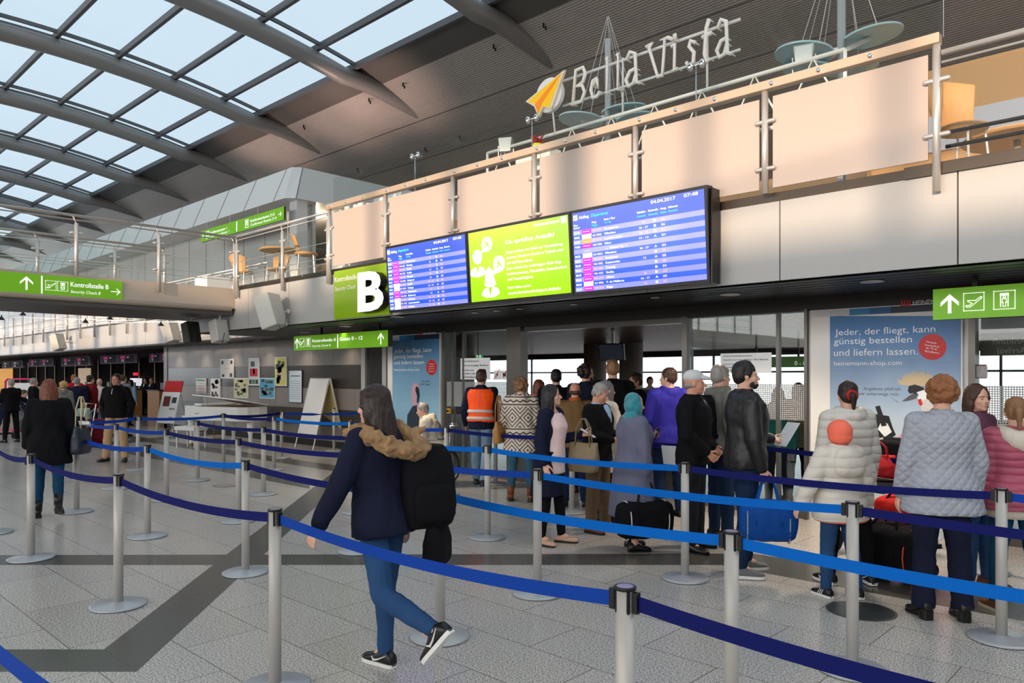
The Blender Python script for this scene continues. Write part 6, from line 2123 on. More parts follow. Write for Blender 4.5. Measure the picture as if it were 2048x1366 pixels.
HANG = lambda sd, out=.14, fwd=0.0: dict(u=(sd * out, fwd - .04, -1), v=(sd * out * .4, fwd + .22, -1))

# bag builders -----------------------------------------------------
def duffel(loc, rz, L, D, H, m, label, piping=None, cat='bag', handle=.16, name='duffel_bag', panel=None):
    e = empty(name, loc, rz, label, cat)
    bm = BM()
    rings = []
    for x, k in ((-.5, .55), (-.47, .85), (-.36, 1.0), (0, 1.04), (.36, 1.0), (.47, .85), (.5, .55)):
        rings.append(ring(bm, Vector((x * L, 0, H * .5 + 0.0)), Vector((0, 1, 0)), Vector((0, 0, 1)), D * .5 * k, H * .5 * k, 20, 2.8))
    skin_rings(bm, rings)
    me = remesh(bm, .012, 3, .010, 7, 1, len(label))
    mz = min(v.co.z for v in me.vertices)
    for v in me.vertices: v.co.z -= mz
    obj('body', me, m, e, smooth=True)
    bm = BM()
    for sy in (-1, 1):
        y = sy * D * .3
        tube(bm, [(-.22 * L, sy * D * .5, H * .45), (-.2 * L, y, H * .95), (-.1 * L, sy * .02, H + handle * .85), (0, sy * .012, H + handle), (.1 * L, sy * .02, H + handle * .85), (.2 * L, y, H * .95), (.22 * L, sy * D * .5, H * .45)], .011, 8)
    obj('handles', bm, m if panel is None else panel, e, smooth=True)
    if piping:
        bm = BM()
        for x in (-.36, .36):
            tube(bm, [(x * L, D * .51 * cos(a), H * .5 + H * .52 * sin(a)) for a in [2 * pi * k / 24 for k in range(25)]], .006, 6)
        obj('piping', bm, piping, e, smooth=True)
    return e

def tote(loc, rz, W, H, D, m, label, top=.25, handle_m=None, name='tote_bag'):
    e = empty(name, loc, rz, label, 'bag')
    bm = BM()
    rings = []
    for z, k, d in ((0, .9, 1), (.04, 1, 1.05), (H * .5, 1.0, 1.0), (H * .9, .95, .5), (H, .93, .35)):
        rings.append(ring(bm, Vector((0, 0, z)), Vector((1, 0, 0)), Vector((0, 1, 0)), W * .5 * k, D * .5 * d, 24, 3.5))
    skin_rings(bm, rings)
    obj('body', remesh(bm, .012, 3, .006, 9, 1, len(label)), m, e, smooth=True)
    bm = BM()
    for sy in (-.03, .03):
        tube(bm, [(-W * .25, sy, H * .85), (-W * .2, sy, H + top * .6), (-W * .06, sy * .4, H + top), (W * .06, sy * .4, H + top), (W * .2, sy, H + top * .6), (W * .25, sy, H * .85)], .008, 8)
    obj('handles', bm, handle_m or m, e, smooth=True)
    return e

def backpack(loc, rz, m, label, s=1.0, accent=None, strap_m=None):
    e = empty('backpack', loc, rz, label, 'bag')
    bm = BM()
    rings = []
    for z, k, d in ((-.02, .7, .7), (.0, .9, .95), (.1, 1.0, 1.1), (.28, .97, 1.0), (.40, .85, .8), (.46, .6, .5)):
        rings.append(ring(bm, Vector((0, -.02 * d, z * s)), Vector((1, 0, 0)), Vector((0, 1, 0)), .17 * k * s, .10 * d * s, 24, 2.8))
    skin_rings(bm, rings)
    obj('body', remesh(bm, .012, 3, .007, 9, 1, len(label)), m, e, smooth=True)
    bm = BM()
    rings = []
    for z, k, d in ((.02, .8, .6), (.06, 1, 1), (.2, 1, 1), (.24, .8, .5)):
        rings.append(ring(bm, Vector((0, -.115 * s, z * s)), Vector((1, 0, 0)), Vector((0, 1, 0)), .13 * k * s, .035 * d * s, 20, 3))
    skin_rings(bm, rings)
    obj('pocket', bm, m, e, smooth=True)
    for sd in (-1, 1):
        bm = BM(); tube(bm, [(sd * .08 * s, .07 * s, .40 * s), (sd * .10 * s, .13 * s, .43 * s), (sd * .11 * s, .17 * s, .34 * s), (sd * .12 * s, .12 * s, .15 * s), (sd * .13 * s, .06 * s, .05 * s)], .014 * s, 8)
        obj('strap', bm, strap_m or m, e, smooth=True)
    if accent:
        bm = BM()
        for sd in (-1, 1): tube(bm, [(sd * .165 * s, -.06 * s, .12 * s), (sd * .168 * s, -.06 * s, .22 * s), (sd * .155 * s, -.05 * s, .34 * s)], .007 * s, 6)
        obj('zip_accent', bm, accent, e)
    return e

def booklet(p, rz, tilt, label, w=.10, h=.14, m=None, name='paper', two=None):
    e = empty(name, p, rz, label, 'paper')
    T = Matrix.Rotation(tilt, 4, 'X')
    bm = BM(); box(bm, -w / 2, -.002, -h / 2, w / 2, .002, h / 2, T); obj('sheet', bm, m or M_ADWHITE, e)
    if two: bm = BM(); box(bm, -w / 2 - .01, -.010, -h / 2 - .01, w / 2 - .02, -.0025, h / 2 - .03, T); obj('cover', bm, two, e)
    return e
# ------------------------------------------------------------------ clothes
C_BLACK = fabric('black', (20, 20, 23)); C_NAVY = fabric('navy', (28, 32, 52)); C_JEANS = fabric('jeans', (44, 76, 116), var=.3, vscale=5); C_DJEANS = fabric('dark_jeans', (28, 44, 72), var=.25, vscale=5)
C_LJEANS = fabric('light_jeans', (122, 150, 172), var=.25, vscale=6); C_TJEANS = fabric('teal_jeans', (22, 64, 92), var=.2); C_TAN = fabric('tan_trousers', (186, 154, 118), var=.14); C_BROWN = fabric('brown_trousers', (104, 86, 66))
C_LEATHER = mat('leather_black', (26, 26, 28), rough=.42, bump=.15, bscale=60); C_SHOEB = mat('shoe_black', (20, 20, 22), rough=.35); C_SHOEBR = mat('shoe_brown', (104, 58, 36), rough=.4); C_GREYSH = mat('shoe_grey', (104, 108, 112), rough=.6)
C_COAT = fabric('grey_coat', (104, 106, 126)); C_TEAL = mat('teal_scarf', (32, 128, 140), rough=.45, var=.35, vscale=12, sheen=.5); C_BLUEJ = fabric('blue_jacket', (56, 50, 160), rough=.55); C_GREYJ = fabric('grey_jacket', (120, 120, 112), rough=.7)
C_WHITEP = mat('white_puffer', (206, 202, 194), rough=.5, wave=('rows', 4.4, .5)); C_CHILDP = mat('child_puffer', (216, 208, 196), rough=.5, wave=('rows', 4.0, .5)); C_QUILT = mat('grey_quilt', (164, 168, 178), rough=.6, wave=('diamond', 6.5, .5)); C_PINKP = mat('pink_puffer', (178, 84, 106), rough=.5, wave=('rows', 5.6, .6))
C_BEIGEP = mat('beige_puffer', (176, 156, 126), rough=.5, wave=('rows', 6, .5)); C_TEALJ = fabric('teal_jacket', (62, 150, 138), rough=.5); C_ORANGE = mat('hi_vis_orange', (255, 82, 8), rough=.6, emit=.08); C_REFL = mat('reflective_tape', (206, 206, 200), rough=.35)
C_CORAL = fabric('coral_hat', (255, 120, 96), rough=.8); C_BROWNJ = fabric('brown_jacket', (120, 92, 60)); C_ROSE = fabric('rose_jacket', (196, 112, 118)); C_BLOUSE = fabric('pale_blouse', (236, 206, 202), rough=.7); C_SHIRT = mat('blue_shirt', (156, 184, 214), rough=.7)
C_CREAM = fabric('cream', (216, 206, 190)); C_CAP = fabric('white_cap', (206, 208, 208)); C_RED = fabric('red_cloth', (178, 26, 32)); C_DENIM = fabric('denim_jacket', (126, 154, 170)); C_BEIGE = fabric('beige_jacket', (204, 194, 176)); C_MINT = fabric('mint', (176, 206, 186)); C_GREY = fabric('grey_shirt', (120, 124, 130))
C_FUR = mat('fur', (158, 124, 88), rough=.9, var=.45, vscale=22, bump=.8, bscale=55, stretch=(1, 1, .4)); C_TANBAG = mat('tan_leather', (176, 122, 62), rough=.45); C_KHAKI = mat('khaki_bag', (128, 112, 84), rough=.5); C_NAVYBAG = mat('navy_bag', (34, 42, 56), rough=.4); C_BLUEBAG = fabric('blue_bag', (14, 72, 150), rough=.6)

def aztec():
    m = bpy.data.materials.new('patterned_knit'); m.use_nodes = True
    nt = m.node_tree; L = nt.links; b = nt.nodes['Principled BSDF']; b.inputs['Roughness'].default_value = .9
    tc = nt.nodes.new('ShaderNodeTexCoord'); sx = nt.nodes.new('ShaderNodeSeparateXYZ'); L.new(tc.outputs['Object'], sx.inputs[0])
    def M(op, a, b_=None):
        n = nt.nodes.new('ShaderNodeMath'); n.operation = op
        for i, v in enumerate((a, b_)):
            if v is None: continue
            if isinstance(v, (int, float)): n.inputs[i].default_value = v
            else: L.new(v, n.inputs[i])
        return n.outputs[0]
    x, z = sx.outputs['X'], sx.outputs['Z']
    tri = lambda v, f: M('ABSOLUTE', M('SUBTRACT', M('FRACT', M('MULTIPLY', v, f)), .5))
    tx = tri(x, 4.6)                                   # 0..0.5
    zz = M('FRACT', M('MULTIPLY', z, 2.3))             # one band group each .32 m
    dia = M('FRACT', M('MULTIPLY', M('ADD', M('MULTIPLY', tx, .24), M('ABSOLUTE', M('SUBTRACT', M('MULTIPLY', zz, .43), .28))), 18))
    dm = M('MULTIPLY', M('LESS_THAN', dia, .33), M('GREATER_THAN', zz, .34))
    zg = M('LESS_THAN', M('ABSOLUTE', M('SUBTRACT', M('ADD', zz, M('MULTIPLY', tri(x, 11), .12)), .20)), .022)
    ln = M('MAXIMUM', M('LESS_THAN', M('ABSOLUTE', M('SUBTRACT', zz, .30)), .018), M('LESS_THAN', M('ABSOLUTE', M('SUBTRACT', zz, .06)), .02))
    f_ = M('MAXIMUM', M('MAXIMUM', dm, zg), ln)
    mx = nt.nodes.new('ShaderNodeMixRGB'); mx.inputs[1].default_value = rgb(222, 210, 194); mx.inputs[2].default_value = rgb(72, 60, 54); L.new(f_, mx.inputs[0]); L.new(mx.outputs[0], b.inputs['Base Color'])
    MATS['patterned_knit'] = m
    return m
C_AZTEC = aztec()

# ------------------------------------------------------------------ 1 walking woman with the fur hood
f = Fig('person', ground(764, 1348), th(57), 1.71, 'person walking in a navy parka with fur hood and jeans, middle foreground', 'f', lean=5, head=(15, -4, 0), legs=((-16, 5, 58), (8, 2, 6)),
        arms={'L': dict(u=(-.42, .20, -1), v=(-.30, .42, -1), curl=30), 'R': dict(u=(.2, -.25, -1), v=(.1, .2, -1))}, vox=.008)
f.body(face=False); f.hair('long', 'dark', .22); f.top(C_NAVY, -.09, .035, .012, .022); f.pants(C_JEANS, .006, .004); f.shoes(C_SHOEB, M_WHITE, accent='swoosh', yaw=(6, -4))
bm = BM()
random.seed(11)
for k in range(70):
    a = 2 * pi * k / 70
    back = max(0, cos(a))
    c = f.T(.19 * sin(a) * (.75 + .35 * back), -.06 - .20 * cos(a), .50 - .11 * back + random.uniform(-.03, .03))
    d = Vector((sin(a), -cos(a), random.uniform(-.4, .5)))
    capsule(bm, c, c + d * random.uniform(.03, .07), .05, .014, 6)
f.part('fur_hood', remesh(bm, .011, 1, .012, 30, .6, 2), C_FUR)
backpack(f.world((.19, -.17, .86)), f.rz - .4, C_BLACK, 'large black backpack on the walking woman in the navy parka', 1.0)
tote(f.world((.26, -.20, .62)), f.rz + .4, .30, .26, .13, C_BLACK, 'black handbag swinging below the backpack of the walking woman', top=.3)

# ------------------------------------------------------------------ 2 woman in the black coat, left
f = Fig('person', ground(98, 1034), th(30), 1.72, 'person walking away in a long black coat with auburn bobbed hair', 'f', w=1.08, legs=((4, 3, 4), (-14, 2, 26)), arms={'L': HANG(-1, .2, .12), 'R': dict(u=(.35, -.05, -1), v=(-.1, .5, -1))})
f.body(face=False); f.hair('bob', 'auburn', .16); f.top(C_BLACK, -.26, .04, .03, .03, name='coat'); f.pants(C_TJEANS, .006, .003); f.shoes(C_SHOEB, None, 'boot')
b = tote(f.world((.34, -.02, .76)), f.rz + radians(70), .40, .34, .15, C_NAVYBAG, 'dark navy shopper with a cream strap beside the long black coat', top=.36, handle_m=mat('cream_strap', (206, 190, 150), rough=.6))
bm = BM(); box(bm, -.12, -.09, .34, .02, .02, .38); box(bm, -.05, -.03, .36, .13, .05, .40); o = obj('papers', bm, M_WHITE, b); o.rotation_euler = (0, .25, .2); o['label'] = 'crumpled white papers'

# ------------------------------------------------------------------ 3 man in tan trousers
f = Fig('person', ground(232, 923), th(178), 1.80, 'person facing us in a black jacket and tan trousers, hands at hips', 'm', w=1.1, legs=((2, 9, 2), (2, 9, 2)), skin='ruddy', head=(0, 4, 0),
        arms={'L': dict(u=(-.42, -.12, -1), v=(.32, .05, -1)), 'R': dict(u=(.42, -.12, -1), v=(-.32, .05, -1))}, vox=.008)
f.body(); f.hair('short', 'brown'); f.brows(HAIR['brown']); f.top(C_BLACK, -.07, .03, .0, .02); f.pants(C_TAN, .022, .03); f.shoes(mat('hiking_shoe', (58, 54, 52), rough=.6), M_BLACK, yaw=(22, -22))
bm = BM(); capsule(bm, f.T(0, .125, .50), f.T(0, .155, .40), .008, .008); f.part('zip', bm, M_STEEL)

# ------------------------------------------------------------------ queue at the gate door
f = Fig('person', ground(962, 972), th(-12), 1.88, 'person in an orange high visibility vest walking away to the left glass door', 'm', lean=3, legs=((16, 2, 10), (-12, 2, 14)), head=(-8, 0, 0), arms={'L': dict(u=(-.25, -.15, -1), v=(-.05, .5, -1)), 'R': HANG(1)})
f.body(face=False); f.hair('top', 'brown'); f.top(C_NAVY, -.08, .02, .0, .014, name='sweater'); f.pants(C_LJEANS, .016, .014); f.shoes(C_SHOEB, mat('blue_sole', (40, 70, 120)))
bm = BM(); f.torso(bm, .036, [x for x in SECT['m'] if x[0] > -.01][:-1] + [(.50, .115, .08, -.014)]); 
for sd in (-1, 1): ball(bm, f.T(sd * .15, -.01, .46), .075 * f.s, 12)
f.part('vest', remesh(bm, .013, 4, .006, 9, .5, 3), C_ORANGE)
for t in (.06, .16):
    bm = BM(); f.torso(bm, .044, [(t, .168 - .05 * t, .114, -.008), (t + .042, .164 - .05 * t, .113, -.006)]); f.part('reflective_stripe', bm, C_REFL)

f = Fig('person', ground(1042, 1002), th(-6), 1.73, 'person from behind in a cream cardigan with brown diamond pattern and ankle boots', 'f', w=1.08, legs=((2, 5, 3), (-2, 5, 3)), head=(-10, 0, 0), arms={'L': dict(u=(-.3, 0, -1), v=(.0, .7, -.9)), 'R': dict(u=(.2, .1, -1), v=(0, .9, -.4))})
f.body(face=False); f.hair('curly', 'dkblond'); f.top(C_AZTEC, -.24, .035, .03, .03, name='cardigan', collar='hood'); f.pants(fabric('blue_green_jeans', (60, 96, 120), var=.2), .008, .004); f.shoes(mat('boot_brown', (122, 62, 32), rough=.45), None, 'boot')
tote(f.world((-.30, -.06, .80)), f.rz + radians(80), .30, .30, .12, C_TANBAG, 'tan leather shoulder bag on the person in the patterned cardigan', top=.35)

f = Fig('person', ground(1104, 1087), th(-116), 1.67, 'person with long black hair, dark cardigan and pale blouse, holding passports', 'f', legs=((5, 3, 2), (-4, 3, 2)), head=(16, 4, 0), skin='fair', vox=.0068,
        arms={'R': dict(u=(.22, -.16, -1), v=(.10, .30, -1), n=(-.4, 0, -.3), curl=14), 'L': dict(u=(-.12, .10, -1), v=(-.02, 1, .22), n=(.6, 0, .8), curl=34)})
f.body(); f.hair('long', 'black', .30, .008); f.brows(HAIR['black'])
SECT['fb'] = [(t, rx * .86, ry, yo + .022) for t, rx, ry, yo in SECT['f']]
bm = BM(); f.torso(bm, .014, [(-.16, .125, .105, .02)] + [x for x in SECT['fb'] if x[0] < .5]); f.part('blouse', remesh(bm, .011, 3, .005, 12, .5, 4), C_BLOUSE)
SECT['fk'] = SECT['f']; SECT['f'] = [(t, rx, ry * .92, yo - .034) for t, rx, ry, yo in SECT['fk']]
f.top(C_NAVY, -.40, .024, .05, .018, name='cardigan', collar=None); SECT['f'] = SECT['fk']
f.pants(C_BLACK, .005, .002, waist=.08); f.shoes(mat('flat_beige', (206, 166, 140), rough=.5), None, 'flat', yaw=(6, -16))
booklet(f.palm(0, .08, .01), f.rz + .2, radians(60), 'white boarding pass in a dark passport held by the black haired woman', .11, .17, None, 'passport', mat('passport_cover', (70, 20, 34), rough=.5))
tote(f.world((-.12, .30, .74)), f.rz + radians(85), .34, .30, .13, C_KHAKI, 'khaki handbag hanging from the arm of the black haired woman', top=.24)

f = Fig('person', ground(1195, 1062), th(-122), 1.69, 'person with grey hair in a dark suit jacket and pale blue shirt, looking down', 'm', w=1.12, legs=((3, 5, 2), (0, 5, 2)), head=(8, -24, 0), skin='ruddy', vox=.0068,
        arms={'L': dict(u=(-.18, .15, -1), v=(.5, .75, -.1)), 'R': dict(u=(.18, .12, -1), v=(-.5, .75, -.2))})
f.body(jaw=1.12, nose=1.15); f.hair('short', 'grey', vox=.008); f.brows(HAIR['grey']); f.top(C_BLACK, -.12, .028, .01, .02, collar=None); f.pants(C_BROWN, .02, .025); f.shoes(C_SHOEBR)
bm = BM(); ball(bm, f.T(0, .105, .36), (.062, .066, .17), 16); tube(bm, [f.T(0, -.01, .49), f.T(0, .0, .55)], [.082, .066], 16); f.part('shirt', remesh(bm, .01, 3, .003, 12, 1, 1), C_SHIRT)

f = Fig('person', ground(1268, 1098), th(-72), 1.58, 'person in a teal headscarf and long grey coat carrying a black bag', 'f', w=1.22, legs=((3, 4, 2), (-3, 4, 2)), head=(-14, -6, 0), vox=.0075,
        arms={'R': dict(u=(.2, .02, -1), v=(.02, .12, -1), curl=60), 'L': dict(u=(-.06, .16, -1), v=(.05, .95, .35), n=(.7, 0, .7), curl=40)})
f.body(); f.top(C_COAT, -.56, .045, .05, .03, name='coat', zs=.25); f.shoes(C_SHOEB, None)
bm = BM(); b_ = f.hb
b_(bm, (0, -.030, .160), (.092, .104, .100), 20); b_(bm, (0, -.05, .10), (.090, .085, .10), 18); b_(bm, (0, .02, .010), (.072, .078, .045), 16); b_(bm, (0, -.03, -.09), (.150, .125, .10), 16); b_(bm, (0, -.03, -.03), (.11, .10, .08), 16)
for sd in (-1, 1): b_(bm, (sd * .070, .012, .085), (.020, .058, .09), 14)
f.hc(bm, (0, .06, -.03), (.02, .10, -.22), .05, .03)
f.part('headscarf', remesh(bm, .009, 4, .006, 14, .6, 3), C_TEAL)
duffel(f.palm(1, .08, 0) + Vector((-.02, -.02, -.56)), f.rz + radians(90), .56, .26, .36, C_BLACK, 'black travel bag with white piping carried by the person in the teal headscarf', mat('white_piping', (206, 206, 206), rough=.5), handle=.20)
booklet(f.palm(0, .10, .02), f.rz, radians(-30), 'dark phone held by the person in the teal headscarf', .07, .14, M_BLACK, 'phone')
booklet(f.world((.0, .40, .92)), f.rz + .6, radians(15), 'white paper held low between the grey coat and the blue jacket', .16, .2)

f = Fig('person', at_depth(1338, 9.2), th(14), 1.86, 'person from behind in a bright blue jacket with a beige hood lining', 'm', w=1.08, head=(40, 0, 0), arms={'L': dict(u=(-.2, .1, -1), v=(.1, .8, -.5)), 'R': HANG(1)})
f.body(); f.hair('short', 'brown'); f.top(C_BLUEJ, -.12, .04, .01, .028, collar='hood', amp=.009); f.pants(C_DJEANS, .014, .014); f.shoes(C_SHOEB)
bm = BM(); tube(bm, [f.T(0, -.05, .50), f.T(0, -.05, .555)], [.105 * f.s, .085 * f.s], 18); f.part('hood_lining', bm, C_CREAM)

f = Fig('person', ground(1388, 1100), th(-118), 1.81, 'person in a white cap and black jacket looking to the right', 'm', w=1.1, head=(18, 0, 0), skin='ruddy', vox=.0068, arms={'L': dict(u=(-.15, .05, -1), v=(.5, .6, -.5)), 'R': dict(u=(.2, 0, -1), v=(-.4, .6, -.6))})
f.body(jaw=1.1, nose=1.2); f.hair('balding', 'grey', vox=.008); f.brows(HAIR['grey']); f.top(C_BLACK, -.10, .03, .0, .022); f.pants(fabric('dark_trousers', (34, 34, 40)), .02, .02); f.shoes(C_SHOEB, None, yaw=(10, -10))
bm = BM(); b_ = f.hb
b_(bm, (0, -.012, .188), (.085, .106, .074), 20); f.hc(bm, (-.03, .09, .178), (-.02, .150, .168), .028, .018); f.hc(bm, (.03, .09, .178), (.02, .150, .168), .028, .018)
f.part('cap', remesh(bm, .008, 3), C_CAP)
bm = BM(); ball(bm, f.T(0, .08, .44), (.04, .05, .08), 12); f.part('shirt_collar', bm, mat('check_shirt', (120, 128, 140), rough=.7, var=.5, vscale=60))

f = Fig('person', ground(1492, 1148), th(-92), 1.89, 'person with dark beard in a black leather jacket holding papers and a blue bag', 'm', w=1.1, head=(-4, 2, 0), skin='fair', vox=.0072, legs=((4, 4, 3), (-4, 4, 3)),
        arms={'R': dict(u=(.16, .02, -1), v=(.02, .26, -1), curl=55), 'L': dict(u=(-.1, .1, -1), v=(.0, .9, -.15), n=(.5, 0, .8), curl=35)})
f.body(); f.hair('short', 'black', vox=.008); f.brows(HAIR['black']); f.beard('black', False); f.top(C_LEATHER, -.07, .03, -.005, .02, amp=.01, freq=12); f.pants(C_DJEANS, .010, .008); f.shoes(C_GREYSH, M_WHITE)
booklet(f.palm(0, .12, .03) + Vector((0, 0, .04)), f.rz + .3, radians(-35), 'white papers held in front by the person in the leather jacket', .18, .25)
duffel(f.palm(1, .09, 0) + Vector((.02, 0, -.50)), f.rz + radians(78), .46, .24, .34, C_BLUEBAG, 'blue sports bag held by the person in the leather jacket', mat('grey_piping', (150, 160, 176), rough=.5), handle=.18)

f = Fig('person', at_depth(1442, 7.9), th(-78), 1.88, 'person with grey hair in a grey hooded jacket, partly hidden behind the leather jacket', 'm', head=(10, 0, 0), arms={'R': HANG(1), 'L': HANG(-1)})
f.body(face=False); f.hair('short', 'grey'); f.top(C_GREYJ, -.08, .03, 0, .022, collar='hood'); f.pants(C_DJEANS, .014, .014); f.shoes(C_SHOEB)
backpack(f.world((0, -.19, 1.02)), f.rz, C_BLACK, 'black backpack with red zips between the white cap and the leather jacket', 1.1, mat('red_zip', (206, 24, 30), rough=.5))

f = Fig('person', at_depth(1225, 10.35), th(4), 1.98, 'tall person from behind with fair hair and a black coat at the door', 'm', w=1.12)
f.body(face=False); f.hair('top', 'dkblond'); f.top(C_BLACK, -.25, .035, .02, .025, name='coat'); f.pants(C_BLACK, .014, .014); f.shoes(C_SHOEB)
f = Fig('person', at_depth(1172, 11.1), th(-15), 1.93, 'person with dark bushy hair and beard turning right at the door', 'm', head=(-48, 0, 0))
f.body(face=False); f.hair('curly', 'dark'); f.beard('dark'); f.top(C_NAVY, -.08, .025, 0, .02); f.pants(C_DJEANS); f.shoes(C_SHOEB)
f = Fig('person', at_depth(1150, 9.95), th(-6), 1.67, 'balding person from behind in a brown jacket with an orange collar', 'm', w=1.1, skin='ruddy')
f.body(face=False); f.hair('balding', 'brown'); f.top(C_BROWNJ, -.10, .03, .01, .024); f.pants(C_DJEANS, .018, .02); f.shoes(C_SHOEB)
bm = BM(); tube(bm, [f.T(0, -.025, .515), f.T(0, -.025, .58)], [.093 * f.s, .08 * f.s], 18); f.part('collar', bm, mat('orange_collar', (186, 84, 40), rough=.8))
f = Fig('person', at_depth(1112, 11.3), th(8), 1.86, 'person with cropped dark hair in a black jacket before the bright gate window', 'm', w=1.1)
f.body(face=False); f.hair('short', 'black'); f.top(C_BLACK, -.08, .03, 0, .022); f.pants(C_BLACK); f.shoes(C_SHOEB)
f = Fig('person', at_depth(1078, 11.7), th(-20), 1.70, 'person with auburn hair in a rose jacket beside the patterned cardigan', 'f', head=(-20, 0, 0))
f.body(face=False); f.hair('wavy', 'auburn', .08); f.top(C_ROSE, -.08, .025, .01, .02, collar='hood'); f.pants(C_DJEANS, .008, .005); f.shoes(C_SHOEB)
f = Fig('person', at_depth(1272, 10.8), th(105), 1.80, 'bearded person with dark glasses facing left in the doorway', 'm', head=(0, -6, 0), skin='tan')
f.body(); f.hair('short', 'dark'); f.beard('dark'); f.brows(HAIR['dark']); f.top(C_BLACK, -.10, .03, 0, .022); f.pants(C_BLACK); f.shoes(C_SHOEB)
bm = BM()
for sd in (-1, 1):
    pts = [f.HM @ Vector((sd * (.031 + .022 * cos(a)), .097, .113 + .016 * sin(a))) for a in [2 * pi * k / 14 for k in range(15)]]
    tube(bm, pts, .0028, 6); tube(bm, [f.HM @ Vector((sd * .053, .095, .115)), f.HM @ Vector((sd * .078, .0, .118))], .0025, 6)
f.part('glasses', bm, M_BLACK)
f = Fig('person', on_y(1300, HZ, 14.8), th(176), 1.74, 'person in a pale shirt behind the dark control desk', 'm', vox=.012)
f.body(face=False); f.hair('short', 'dark'); f.top(C_CREAM, -.05, .02, 0, .015, name='shirt'); f.pants(C_BLACK); f.shoes(C_SHOEB)
f = Fig('person', at_depth(1214, 8.85), th(-70), 1.70, 'person in a pale grey headscarf behind the grey haired man', 'f')
f.body(face=False); f.top(C_CREAM, -.3, .03, .03, .022, name='coat'); f.pants(C_BLACK); f.shoes(C_SHOEB)
bm = BM(); b_ = f.hb
b_(bm, (0, -.030, .160), (.092, .104, .100), 18); b_(bm, (0, -.05, .09), (.092, .085, .11), 16); b_(bm, (0, .01, -.02), (.085, .08, .06), 14)
for sd in (-1, 1): b_(bm, (sd * .070, .012, .085), (.020, .058, .09), 12)
f.part('headscarf', remesh(bm, .01, 4, .006, 14, .6, 3), fabric('grey_scarf', (126, 122, 122)))
# two people just inside the right glass pane
p = on_y(1556, HZ, 9.75)
f = Fig('person', p, th(-10), 1.60, 'person in a teal hooded jacket behind the right glass pane', 'f', w=1.05)
f.body(face=False); f.hair('bob', 'brown', .05); f.top(C_TEALJ, -.12, .045, .02, .03, collar='hood'); f.pants(C_DJEANS); f.shoes(C_SHOEB)
p = on_y(1596, HZ, 10.3)
f = Fig('person', p, th(0), 1.66, 'person in a beige quilted jacket behind the right glass pane, beside the teal hood', 'f', w=1.1)
f.body(face=False); f.hair('bob', 'dkblond', .05); f.top(C_BEIGEP, -.14, .05, .02, .034); f.pants(C_BLACK); f.shoes(C_SHOEB)

# ------------------------------------------------------------------ family group at the right
f = Fig('person', ground(1694, 1166), th(8), 1.71, 'person with dark hair in a red scrunchie and pale padded jacket', 'f', w=1.06, legs=((2, 6, 2), (-3, 7, 3)), head=(-14, 0, 0), arms={'L': HANG(-1, .2), 'R': dict(u=(.22, 0, -1), v=(.1, .3, -1))})
f.body(face=False); f.hair('ponytail', 'dark', .12); f.top(C_WHITEP, -.14, .05, .005, .034, collar='hood', amp=.008, freq=7); f.pants(C_BLACK, .01, .008); f.shoes(C_SHOEB, M_WHITE, accent='swoosh')
bm = BM()
for k in range(12):
    a = 2 * pi * k / 12; f.hb(bm, (.036 * cos(a), -.125, .128 + .034 * sin(a)), (.016, .02, .016), 8)
f.part('scrunchie', remesh(bm, .007, 2, .004, 40, 1, 1), mat('scrunchie_red', (190, 30, 32), rough=.8))

f = Fig('person', ground(1678, 1193), th(12), 1.39, 'child from behind in a coral hat and white padded jacket with blue jeans', 'f', w=1.2, legs=((2, 4, 2), (-4, 5, 4)), arms={'L': dict(u=(-.55, .0, -1), v=(-.45, .15, -1)), 'R': dict(u=(.35, -.05, -1), v=(.2, .1, -1))})
f.body(face=False); f.top(C_CHILDP, -.16, .055, .015, .042, amp=.009, freq=7, collar='hood'); f.pants(C_JEANS, .012, .008); f.shoes(C_SHOEB, M_WHITE, accent='stripes')
bm = BM(); b_ = f.hb
b_(bm, (0, -.014, .155), (.122, .138, .122), 20); b_(bm, (0, -.025, .09), (.120, .125, .08), 16)
f.part('hat', remesh(bm, .009, 3, .004, 16, 1, 1), C_CORAL)
bm = BM(); f.torso(bm, .062, [(-.17, .155, .118, -.016), (-.155, .155, .118, -.016)]); f.part('hem_band', bm, C_CORAL)
bm = BM()
for (x, z, r) in ((0, .40, .17), (-.05, .37, .12), (.06, .37, .12)): ball(bm, f.T(x, -.14, z), (r * .8, .07, r * .8), 14)
f.part('hood', remesh(bm, .011, 5, .008, 9, .6, 2), C_CHILDP)

f = Fig('person', ground(1882, 1236), th(-6), 1.75, 'person with curly reddish hair in a pale grey quilted jacket', 'f', w=1.2, legs=((1, 3, 2), (-1, 4, 2)), head=(-22, 0, 0), arms={'L': dict(u=(-.22, .02, -1), v=(-.12, .22, -1)), 'R': dict(u=(.26, -.02, -1), v=(.0, .25, -1))})
f.body(face=False); f.hair('curly', 'curl'); f.top(C_QUILT, -.17, .035, .03, .024, amp=.006, freq=7); f.pants(C_NAVY, .02, .035, amp=.009); f.shoes(C_SHOEB, None, 'heel')

f = Fig('person', ground(1956, 1178), th(-152), 1.69, 'smiling person with brown hair facing us between the quilted and the pink jacket', 'f', head=(-16, 2, 0), skin='fair', vox=.0065, arms={'L': HANG(-1, .12), 'R': HANG(1, .12)})
f.body(jaw=1.08); f.hair('bob', 'brown', .06, .008); f.brows(HAIR['brown']); f.top(fabric('plum_top', (104, 66, 84)), -.12, .025, .01, .018); f.pants(C_JEANS, .008, .006); f.shoes(C_SHOEBR, mat('cream_sole', (200, 186, 160)), yaw=(10, -10))
bm = BM(); f.hb(bm, (0, .0965, .0555), (.019, .006, .0042), 12); f.part('teeth', bm, M_WHITE)

